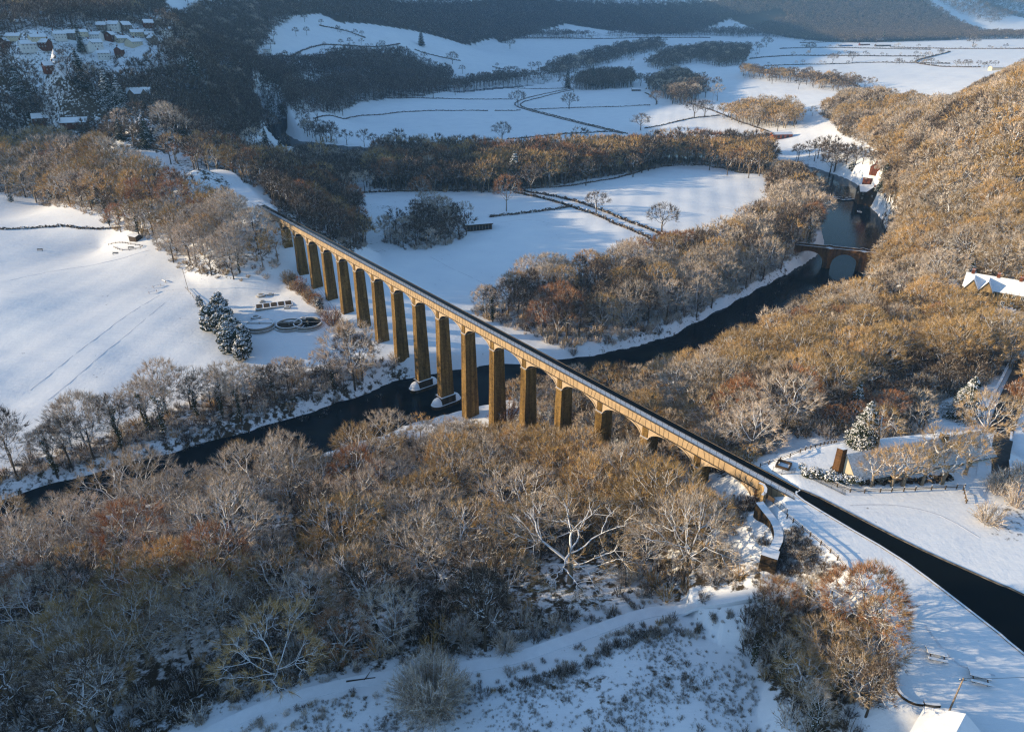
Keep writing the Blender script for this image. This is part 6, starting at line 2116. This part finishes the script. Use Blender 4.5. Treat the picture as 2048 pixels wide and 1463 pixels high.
for pxs, h, w, lab in [
    ([(628, 238), (700, 236), (760, 230), (820, 224), (900, 222), (975, 222)], 1.6, 1.6, "clipped hedge across the far meadow, lower of two left of the lone oak"),
    ([(775, 197), (850, 197), (950, 199), (1025, 199)], 1.6, 1.6, "clipped hedge across the far meadow, upper of two left of the lone oak"),
    ([(990, 222), (1040, 221)], 1.6, 1.4, "short piece of hedge beside the gate gap in the far meadow"),
    ([(1060, 219), (1150, 216), (1230, 214), (1300, 211)], 1.5, 1.4, "hedge running right from the lane past the far lone tree"),
    ([(855, 287), (930, 283), (985, 280)], 1.6, 1.5, "hedge left of the near lone oak in the far meadow"),
    ([(1015, 279), (1090, 272), (1150, 267), (1215, 264), (1235, 264)], 1.8, 1.6, "hedge right of the near lone oak, ending at the tree belt"),
    ([(1290, 257), (1340, 247), (1390, 236), (1440, 231)], 1.6, 1.5, "hedge from the tree belt up to the valley road"),
    ([(1010, 177), (1080, 178), (1140, 177)], 1.6, 1.4, "thin hedge near the top of the far meadow"),
    ([(1145, 177), (1100, 186), (1060, 195), (1038, 202), (1030, 210), (1050, 219), (1100, 232), (1170, 250), (1245, 268)], 1.5, 1.3, "hedge along the left side of the curving farm lane"),
    ([(1145, 180), (1105, 189), (1070, 198), (1046, 205), (1042, 212), (1062, 220), (1110, 232), (1180, 250), (1255, 268)], 1.5, 1.3, "hedge along the right side of the curving farm lane"),
    ([(690, 385), (760, 384), (830, 383), (900, 382), (980, 380), (1030, 381)], 1.8, 1.8, "hedge under the tree belt beside the narrow lane"),
    ([(1030, 380), (1100, 392), (1150, 403), (1200, 420), (1260, 445), (1320, 468), (1380, 488)], 2.0, 1.6, "hedge on the far side of the snowy track between the two fields"),
    ([(1030, 385), (1080, 396), (1130, 410), (1190, 430), (1240, 452), (1300, 477), (1360, 498)], 2.0, 1.6, "hedge on the near side of the snowy track between the two fields"),
    ([(980, 434), (1040, 428), (1100, 420), (1142, 413)], 1.8, 1.7, "dark hedge from the flat shed to the snowy track"),
    ([(1040, 378), (1120, 374), (1200, 362), (1250, 352), (1310, 336), (1360, 331), (1440, 334), (1500, 346)], 1.4, 1.4, "hedge line at the foot of the tree belt along the middle field"),
    ([(0, 459), (60, 457), (120, 453), (160, 457), (210, 458), (240, 456)], 1.4, 1.3, "dark hedge across the top of the white meadow"),
    ([(1375, 205), (1420, 220), (1470, 240), (1515, 256), (1540, 264)], 1.6, 1.5, "hedge beside the valley road left of the red barn"),
    ([(1500, 142), (1560, 150), (1640, 157), (1700, 168), (1722, 178)], 2.6, 2.4, "tall hedge along the top of the sloping snow field"),
    ([(1500, 118), (1580, 112), (1640, 112), (1700, 112), (1780, 113), (1850, 113)], 3.0, 2.4, "far hedge across the valley below the farm"),
    ([(1530, 132), (1600, 130), (1660, 129), (1740, 126), (1820, 126), (1900, 128)], 2.4, 2.0, "far hedge on the bright field's upper edge"),
    ([(1560, 98), (1620, 96), (1680, 96), (1780, 98), (1860, 100)], 3.0, 2.4, "far hedge line through the farm buildings"),
    ([(1780, 95), (1850, 97), (1920, 98), (2048, 98)], 3.0, 2.4, "farthest hedge right of the farm"),
    ([(1830, 124), (1845, 118), (1870, 112), (1900, 104)], 3.0, 2.4, "hedge climbing between two far fields at the right"),
    ([(1830, 126), (1860, 131), (1890, 134), (1960, 135)], 2.4, 2.0, "hedge left of the sunlit tan barn"),
    ([(1600, 86), (1680, 84), (1760, 82)], 3.0, 2.4, "hedge at the foot of the far wooded hill"),
    ([(830, 100), (870, 112), (920, 122)], 2.4, 2.2, "hedge on the far valley side above the bend wood"),
    ([(985, 134), (1020, 142), (1055, 150)], 2.0, 2.0, "short hedge in the pale valley field right of the bend wood"),
    ([(640, 52), (690, 62), (730, 76)], 2.6, 2.6, "hedge between two hillside fields above the bend wood"),
    ([(520, 118), (600, 104), (700, 92), (800, 88)], 2.4, 2.2, "hedge along the road below the hillside fields"),
    ([(1000, 78), (1100, 77), (1200, 78), (1300, 76), (1420, 76)], 3.0, 2.6, "hedge along the valley road under the wooded hill"),
    ([(1290, 186), (1310, 198), (1314, 208)], 1.6, 1.4, "short hedge by the small tree right of the far meadow"),
]:
    hedge(pxs, h, w, lab)

HEDGE_TREES = []
rh = np.random.default_rng(41)
for pxs, n in [([(1500, 118), (1640, 112), (1850, 113)], 16), ([(1530, 132), (1660, 129), (1900, 128)], 14), ([(1560, 98), (1680, 96), (1860, 100)], 12), ([(1830, 124), (1870, 112), (1900, 104)], 8), ([(1830, 126), (1890, 134), (1990, 136)], 18), ([(1000, 78), (1200, 78), (1420, 76)], 26), ([(1600, 86), (1760, 82), (2040, 80)], 16), ([(520, 118), (700, 92), (800, 88)], 16),
               ([(640, 52), (730, 76)], 8), ([(985, 134), (1055, 150)], 8), ([(905, 150), (1000, 158), (1060, 162)], 14), ([(700, 110), (780, 104), (860, 130)], 8), ([(1780, 95), (1920, 98), (2048, 98)], 12), ([(1480, 140), (1600, 152), (1720, 175)], 14), ([(2000, 72), (1940, 76), (2048, 74)], 12)]:
    P = np.array([hit(u, v)[:2] for u, v in pxs])
    for _ in range(n):
        t = rh.uniform(0, len(P) - 1.001); k = int(t); q = P[k] + (P[k + 1] - P[k]) * (t - k) + rh.normal(0, 5, 2)
        HEDGE_TREES.append((q[0], q[1], gz(q[0], q[1]), rh.uniform(0.5, 1.25), rh.uniform(0, 6.28), codes["dark" if rh.random() < 0.75 else "frost"][int(rh.integers(3))]))
planted("hedgerow_trees", np.array(HEDGE_TREES), protos)

drape_strip("farm_lane", [hit(u, v) for u, v in [(1145, 179), (1103, 187), (1065, 197), (1042, 204), (1036, 211), (1056, 220), (1105, 232), (1175, 250), (1250, 268)]], 4.5, 4.5, "snow", 0.06)
drape_strip("field_track", [hit(u, v) for u, v in [(690, 388), (800, 386), (900, 385), (1000, 382), (1060, 388), (1110, 397), (1170, 415), (1220, 436), (1280, 459), (1340, 483), (1400, 497)]], 4.5, 4.5, "snow", 0.06)
drape_strip("near_path", PATH_NEAR, 2.5, 2.5, "snow", 0.10, 1.5)
drape_strip("far_towpath", [aq(-1.9 * SPAN, 0.0), aq(-2.6 * SPAN), tuple(at(470, 366, 0)[:2]), tuple(at(420, 352, 0)[:2])], 7.0, 9.0, "snow", 0.05)
for i, pxs in enumerate([[(858, 512), (900, 535), (940, 553), (985, 575), (1010, 592)], [(636, 577), (660, 612), (685, 650), (706, 690)], [(640, 575), (665, 612), (691, 650), (713, 690)], [(1000, 445), (1060, 440), (1120, 450), (1190, 470)], [(20, 560), (120, 540), (230, 520), (300, 500)], [(60, 780), (160, 700), (240, 640), (320, 590)], [(95, 800), (190, 720), (270, 655), (330, 605)], [(700, 262), (820, 255), (930, 250), (1040, 240)], [(1130, 340), (1250, 380), (1380, 400), (1480, 420)], [(1700, 1010), (1790, 1010), (1880, 1030), (1960, 1075)], [(1850, 1250), (1880, 1290), (1920, 1330), (1990, 1350)]]):
    drape_strip("trodden_track", [hit(u, v) for u, v in pxs], 0.4, 0.35, "trodden_snow", 0.025, 2.0)
drape_strip("road", [hit(u, v) for u, v in [(2062, 722), (2040, 765), (2022, 805), (2005, 850), (1997, 890), (1994, 930), (1998, 965)]], 6.8, 4.6, "asphalt", 0.08, 2.0)
drape_strip("pavement", [hit(u, v) for u, v in [(2036, 715), (2008, 765), (1988, 805), (1974, 850), (1970, 890), (1969, 920), (1966, 955), (1950, 990)]], 2.6, 2.6, "snow", 0.16, 2.0)
P = [hit(u, v) for u, v in [(2016, 733), (2000, 765), (1984, 795), (1970, 822)]]
b = MB(); b.strip([tuple(p) for p in P], 0.7, 1.3, 0, 0, 1)
tag(b.build("roadside_wall", ["cream_stone", "snow"]), "straight stone wall with a snowy coping beside the road at the right edge", "wall")
P = [hit(u, v) for u, v in [(2021, 868), (2018, 900), (2018, 930), (2021, 955)]]
b = MB(); b.strip([tuple(p) for p in P], 0.5, 0.9, 0, 0, 1)
tag(b.build("roadside_wall", ["grey_stone", "snow"]), "low snow-capped wall on the far right side of the road", "wall")

# snowy hedge before the long roofed house
def leafy_hedge():
    pts = [hit(u, v) for u, v in [(1606, 948), (1640, 955), (1670, 962), (1700, 966), (1718, 968)]]
    P = np.array(resample([p[:2] for p in pts], 0.7))
    rng = np.random.default_rng(77)
    pl = Plant()
    for q in P:
        for _ in range(2):
            leaf_clump(pl, (q[0] + rng.normal(0, 0.7), q[1] + rng.normal(0, 0.7), gz(q[0], q[1]) + rng.uniform(0.4, 1.7)), (1.1, 1.1, 0.8), 110, 0.19, rng, 0, 1, 0.75)
    o = link("leafy_hedge", pl.mesh("leafy_hedge", ["ivy_leaf", "limb_snow"]))
    tag(o, "dense evergreen hedge loaded with snow before the cream gable", "hedge")


leafy_hedge()
hedge([(1720, 968), (1780, 966), (1850, 963), (1900, 958)], 1.3, 1.4, "dark clipped hedge below the long dusted roof", 0.25, 0.8)


# ------------------------------------------------------------------ single trees and bushes
SOLO = {
    "oak": [bare_tree(401 + i, "dark", 13, 7.2, 260, 12, 0.07, 1.3, 5, 0.22, 0.2, 0.25, base_r=0.36) for i in range(3)],
    "hero": [bare_tree(411, "snowy", 18, 10.5, 420, 13, 0.055, 1.5, 6, 0.24, -0.6, 0.40, True, 0.9, 0.42), bare_tree(412, "snowy", 17, 8.2, 380, 14, 0.055, 1.4, 6, 0.25, 0.4, 0.30, True, 1.3, 0.36), bare_tree(413, "snowy", 16, 7.0, 320, 14, 0.055, 1.4, 6, 0.3, 0.2, 0.3, True, 1.0, 0.34)],
    "reddish": [bare_tree(421, "rust", 12, 6.6, 420, 15, 0.045, 1.1, 6, 0.22, 0.3, 0.25, True, 0.4, 0.32)],
    "pollard": [bare_tree(431 + i, "gold", 9, 3.8, 120, 9, 0.034, 1.3, 6, 0.22, 0.0, 0.1, True, 0.9, 0.34) for i in range(3)],
    "cedar": [conifer(441, 14, 6.2, 0.66, 14, 0.42), conifer(442, 15, 4.3, 0.55, 16, 0.4), conifer(443, 16, 3.6, 0.14, 18, 0.3), conifer(444, 15, 3.8, 0.4, 15, 0.38)],
    "round": [evergreen_round(451 + i, 9, 3.0, 0.62, 3400) for i in range(3)],
    "frostbush": [shrub_mesh(461, "frost", 8.5, 5.6, 520, 34, "crown", 0.042), shrub_mesh(462, "frost", 4.0, 3.4, 130, 16, "crown", 0.05)],
    "brownbush": [shrub_mesh(471, "gold", 6.0, 4.0, 180, 20, "crown", 0.055), shrub_mesh(472, "rust", 5.0, 3.4, 150, 18, "crown", 0.055)],
}
TRUNKLET = MB(); TRUNKLET.tube((0, 0, -0.8), (0.1, 0, 1.4), 0.22, 0.1, 7)
TRUNKLET = TRUNKLET.mesh("trunk", ["bark"])


def solo(kind, which, name, u, v, h, native, label, cat="tree", group=None, rz=0.0, wide=1.0):
    p = hit(u, v)
    m = SOLO[kind][which]
    if not isinstance(m, tuple): m = (TRUNKLET, m)
    s = h / native
    o = place_tree(name, label, group, m, ("trunk", "crown"), tuple(p), s * wide, rz, cat, 0.0, s)
    return o


for i, (u, v, h, lab) in enumerate([
    (1004, 282, 22, "lone bare oak in the far meadow, nearest of the field trees"), (1138, 218, 24, "lone bare oak by the hedge right of the curving farm lane"), (1036, 212, 24, "lone bare oak where the farm lane bends"),
    (1281, 261, 21, "thin lone tree in the far meadow above the tree belt"), (1312, 210, 22, "lone tree at the right edge of the far meadow"), (1388, 236, 24, "spreading lone tree beside the valley road, left of a slimmer one"), (1409, 234, 22, "slim lone tree beside the valley road, right of a spreading one"),
    (1323, 464, 19, "lone bare tree on the snowy track, in front of the large snow field"), (1192, 428, 16, "rounded bare tree on the snowy track, left of the large snow field"), (1668, 345, 26, "tall ivy-stemmed bare tree at the weir's upper bank"), (1710, 330, 16, "bare tree behind the upper weir bank"),
    (1532, 95, 34, "dark bare tree alone on the far field left of the farm"), (1945, 94, 34, "round bare tree at the end of a far climbing hedge"), (1665, 126, 22, "small round bare tree, left of two on the far field"), (1704, 123, 22, "small round bare tree, right of two on the far field"), (1660, 345, 20, "bare tree beside the tall ivy-stemmed one on the weir's bank"),
    (1195, 112, 30, "lone bare tree in the pale upper valley field"), (1020, 98, 30, "lone bare tree under the far wooded hill"), (905, 128, 26, "spreading bare tree at the top of the bend wood"), (1620, 105, 28, "bare tree by the hedge left of the far farm")]):
    solo("oak", i % 3, "field_tree", u, v, h, 13, lab, "tree", None, i * 1.3)

for (k, u, v, h, w, lab) in HEROES:
    solo("hero", k, "snowy_limbed_tree", u, v, h, (18, 17, 16)[k], lab, "tree", None, u * 0.37, w)

solo("reddish", 0, "reddish_tree", 1712, 1268, 13, 12, "fine-twigged reddish tree at the lawn's left edge, at the top of the clump", "tree", None, 0.4)
for i, (u, v, h, lab) in enumerate([(1560, 1300, 10, "snow-dusted bushy tree at the left of the clump by the lawn"), (1650, 1345, 11, "tangled brown tree in the middle of the clump by the lawn"), (1600, 1400, 10, "low ivy-tangled tree at the lower left of the clump"), (1700, 1405, 10, "brown bushy tree at the bottom of the clump by the lawn"), (1640, 1240, 9, "golden upright tree at the top of the clump by the lawn"), (1545, 1235, 9, "frosted bushy tree at the top left of the clump")]):
    solo("hero" if i % 2 else "pollard", 2 if i % 2 else i % 3, "clump_tree", u, v, h, 16 if i % 2 else 9, lab, "tree", None, i)
for i, (u, v, lab) in enumerate([(1742, 972, "leftmost pollard tree before the long dusted roof"), (1783, 972, "second pollard tree from the left before the long dusted roof"), (1805, 971, "third pollard tree from the left before the long dusted roof"), (1843, 970, "fourth pollard tree from the left before the long dusted roof"), (1884, 968, "rightmost pollard tree before the long dusted roof"), (1752, 895, "golden tree behind the left end of the long dusted roof"), (1905, 925, "tangled golden tree at the right end of the long dusted roof"), (1930, 948, "bushy golden tree by the path at the right end of the dusted roof"), (1862, 938, "golden tree leaning over the middle of the long dusted roof"), (1946, 918, "golden tree beside the road, right of the dusted roof")]):
    solo("pollard", i % 3, "pollard_tree", u, v, 8.5 + (i % 3), 9, lab, "tree", None, i * 0.9)
for (k, u, v, h, nat, w, lab) in [(0, 1925, 835, 13, 14, 1.0, "broad cedar laden with thick snow beside the road"), (1, 1722, 888, 12, 15, 1.15, "snowy conifer behind the terrace, nearer of two"), (3, 1704, 838, 12, 15, 0.9, "sunlit snowy conifer behind the nearer terrace conifer"),
                                (1, 1029, 375, 30, 15, 1.0, "tall snowy conifer at the left end of the tree belt"), (3, 1008, 380, 18, 15, 1.2, "lower snowy conifer beside the tall one in the tree belt"), (2, 1762, 385, 22, 16, 1.0, "dark spruce beside the mill cottages"), (3, 1928, 590, 16, 15, 0.9, "snow-flecked spruce left of the cream house"),
                                (1, 222, 215, 30, 15, 0.9, "tall snowy spruce left of the stone villa"), (1, 245, 225, 26, 15, 1.2, "wide snowy conifer in front of the stone villa"), (3, 48, 215, 32, 15, 0.8, "tall snow-striped conifer on the left hillside"), (2, 168, 178, 30, 16, 0.9, "dark conical conifer in the hillside wood"), (2, 165, 105, 26, 16, 0.7, "slim dark conifer beside the village lane"),
                                (2, 395, 180, 34, 16, 1.0, "dark conifer standing out of the wood right of the stone villa"), (2, 535, 310, 24, 16, 0.9, "dark conifer beside the far river bend, left of another"), (2, 565, 325, 22, 16, 0.9, "dark conifer beside the far river bend, right of another"), (2, 1135, 176, 40, 16, 0.8, "tall dark conifer in the valley copse, left of another"), (2, 1185, 172, 42, 16, 0.8, "tall dark conifer in the valley copse, right of another"),
                                (2, 843, 92, 34, 16, 1.2, "dark rounded conifer at the hillside field corner"), (2, 1765, 84, 48, 16, 0.6, "dark tall conifer behind the far farmhouse"), (3, 70, 230, 20, 15, 1.3, "snow-heaped conifer at the left end of the brick hall")]:
    solo("cedar", k, "conifer", u, v, h, nat, lab, "conifer", None, u * 0.31, w)
rg = np.random.default_rng(9)
EVG = "tightly planted snow-dusted evergreen in the block beside the works"
for i in range(17):
    t = i / 16
    u = 425 + 55 * t + rg.uniform(-16, 22); v = 632 + 85 * t + rg.uniform(-8, 8)
    solo("round", i % 3, "evergreen", u, v, rg.uniform(8.5, 11), 9, EVG, "evergreen", EVG, i, 1.15)
solo("round", 1, "evergreen", 400, 612, 5, 9, "small rounded evergreen bush at the corner of the works", "evergreen", None, 0.3)
solo("round", 0, "evergreen", 640, 618, 5.5, 9, "snow-capped evergreen bush at the foot of the aqueduct beside the works", "evergreen", None, 0.9)
solo("round", 2, "evergreen", 22, 403, 5, 9, "small snowy bush alone at the top left of the white meadow", "evergreen", None, 0.9, 1.2)
solo("round", 0, "evergreen", 1702, 343, 9, 9, "round dark evergreen on the snowy bank above the weir", "evergreen", None, 0.4)
solo("round", 2, "evergreen", 110, 405, 11, 9, "dark evergreen at the edge of the lit wood above the meadow", "evergreen", None, 1.9)
solo("frostbush", 0, "frosted_bush", 862, 1412, 10.5, 8.5, "big domed frosted bush standing over the near path", "bush", None, 0.2, 1.12)
for i, (u, v, h, lab) in enumerate([(1010, 1300, 4.0, "tangled frosted bush above the near path, right of the domed bush"), (930, 1275, 5.0, "pale frosted bush at the wood's lower edge"), (1250, 1165, 3.5, "snow-heaped bush on the open slope right of the huge spreading tree"), (1975, 1045, 4.5, "frosted bush at the right edge of the snowy lawn, lower of two"), (2035, 1010, 5.5, "frosted bush at the right edge of the snowy lawn, upper of two"), (2045, 955, 4.0, "snowy round bush beside the road's end"), (1992, 985, 4.2, "frosted bush at the lower end of the road"), (2012, 975, 4.6, "frosted bush overhanging the lower end of the road, right of another"), (1440, 1130, 4.5, "snowy bush below the curved wall"), (780, 1290, 4.5, "grey frosted bush left of the domed bush")]):
    solo("frostbush", 1, "frosted_bush", u, v, h, 4.0, lab, "bush", None, i)
for i, (u, v, h, lab) in enumerate([(578, 566, 7, "tall brown bush at the foot of the far aqueduct piers"), (600, 585, 6, "brown bush between the works' drive and the piers"), (618, 600, 5, "low brown bush below the far piers"), (665, 650, 9, "rounded russet bush at the foot of the middle piers"), (690, 672, 8, "russet bush under the aqueduct's middle arches"), (1365, 1005, 6, "brown bush under the aqueduct's last arch"), (1330, 960, 8, "russet leafed bush before the last golden pier"), (1012, 850, 10, "golden bush at the foot of the pier beside the river"), (1060, 870, 9, "golden bush between the two piers right of the river"), (2040, 800, 7, "golden bush overhanging the road")]):
    solo("brownbush", i % 2, "brown_bush", u, v, h, (6.0, 5.0)[i % 2], lab, "bush", None, i)

# ------------------------------------------------------------------ dead stalks and bramble on the rough clearing
def tuft_mesh(seed, snow, name):
    rng = np.random.default_rng(seed)
    pl = Plant()
    n = 46
    b = np.stack([rng.normal(0, 0.16, n), rng.normal(0, 0.16, n), np.full(n, -0.05)], 1)
    twigs(pl, b, np.stack([rng.normal(0, 0.35, n), rng.normal(0, 0.35, n), np.ones(n)], 1), 0.55, 0.045, rng, np.where(rng.random(n) < snow, 1, 0), 0.2)
    return pl.mesh(name, ["dead_grass", "limb_snow"])


gt = {}
for c, (sd, sn, (u, v), lab) in enumerate([(501, 0.35, (1220, 1330), "small tuft of dead grass on the rough clearing near the path"), (502, 0.7, (1160, 1400), "frosted tuft of grass low on the rough clearing")]):
    p = hit(u, v)
    o = link("grass_tuft", tuft_mesh(sd, sn, "grass_tuft"), None, p); tag(o, lab, "grass tuft"); gt[c] = o
p = hit(1375, 1330)
o = link("dead_bramble", shrub_mesh(503, "dark", 0.9, 0.9, 26, 8, "dead_bramble", 0.04), None, p); tag(o, "dark dead bramble patch on the rough clearing's right side", "bramble"); gt[2] = o
rows = []
for outline, n, w, smin, smax in [([(420, 1470), (560, 1415), (760, 1380), (930, 1385), (1130, 1335), (1300, 1260), (1470, 1225), (1560, 1470)], 4200, (0.3, 0.67, 0.03), 0.35, 1.1),
                                  ([(1548, 1085), (1585, 1050), (1690, 1140), (1600, 1180), (1545, 1150)], 800, (0.25, 0.5, 0.25), 0.6, 1.3),
                                  ([(960, 1385), (1130, 1335), (1300, 1260), (1470, 1220), (1470, 1232), (1310, 1272), (1140, 1350), (980, 1400)], 460, (0.35, 0.35, 0.3), 0.6, 1.5),
                                  ([(1020, 1280), (1250, 1215), (1440, 1185), (1445, 1198), (1250, 1240), (1050, 1305)], 400, (0.2, 0.4, 0.4), 0.8, 1.6),
                                  ([(1440, 970), (1520, 1000), (1545, 1050), (1535, 1095), (1440, 1070)], 420, (0.3, 0.3, 0.4), 0.8, 1.8),
                                  ([(60, 950), (300, 900), (560, 845), (800, 790), (800, 800), (560, 860), (300, 920), (60, 970)], 700, (0.3, 0.4, 0.3), 1.2, 2.6),
                                  ([(1230, 720), (1380, 680), (1500, 620), (1600, 530), (1590, 560), (1500, 650), (1380, 700)], 700, (0.3, 0.4, 0.3), 1.2, 2.6)]:
    poly = [tuple(hit(u, v)[:2]) for u, v in outline]
    P = np.array(poly)
    x = rg.uniform(P[:, 0].min(), P[:, 0].max(), n * 4); y = rg.uniform(P[:, 1].min(), P[:, 1].max(), n * 4)
    k = in_poly(x, y, poly); x, y = x[k][:n], y[k][:n]
    d, _ = seg_dist(x, y, PATH_NEAR)
    cl = np.sin(x * 0.35 + 2 * np.sin(y * 0.2)) + np.sin(y * 0.4 - x * 0.15)
    k = (d > 2.0) & (cl + rg.normal(0, 0.8, len(x)) > -0.1)
    x, y = x[k], y[k]
    w = np.array(w)
    rows.append(np.stack([x, y, ground(x, y), rg.uniform(smin, smax, len(x)), rg.uniform(0, 6.28, len(x)), rg.choice(3, len(x), p=w / w.sum())], 1))
planted("dead_grass_and_bramble", np.concatenate(rows), gt)
p = hit(722, 1362)
b = MB(); b.tube((-2.6, 0, 0.15), (2.6, 0.3, 0.2), 0.32, 0.22, 9, 0); b.tube((0.6, 0, 0.3), (1.6, 1.3, 0.8), 0.12, 0.05, 6, 0)
tag(b.build("fallen_log", "mud", None, p, 0.1), "dark fallen log lying across the snowy near path", "log")

# ------------------------------------------------------------------ air
def build_haze(density, col=(0.55, 0.75, 1.0)):
    m, nt, ns, ls, b = new_mat("haze_air")
    ns.remove(b)
    v = ns.new("ShaderNodeVolumePrincipled")
    v.inputs["Color"].default_value = (*col, 1)
    v.inputs["Density"].default_value = density
    v.inputs["Anisotropy"].default_value = 0.0
    ls.new(v.outputs[0], ns["Material Output"].inputs["Volume"])
    MAT["haze_air"] = m
    b2 = MB(); b2.box(-15000, 15000, -15000, 15000, -60, 700)
    o = b2.build("haze", "haze_air")
    o["kind"] = "stuff"


build_haze(0.00009, (0.26, 0.56, 1.0))
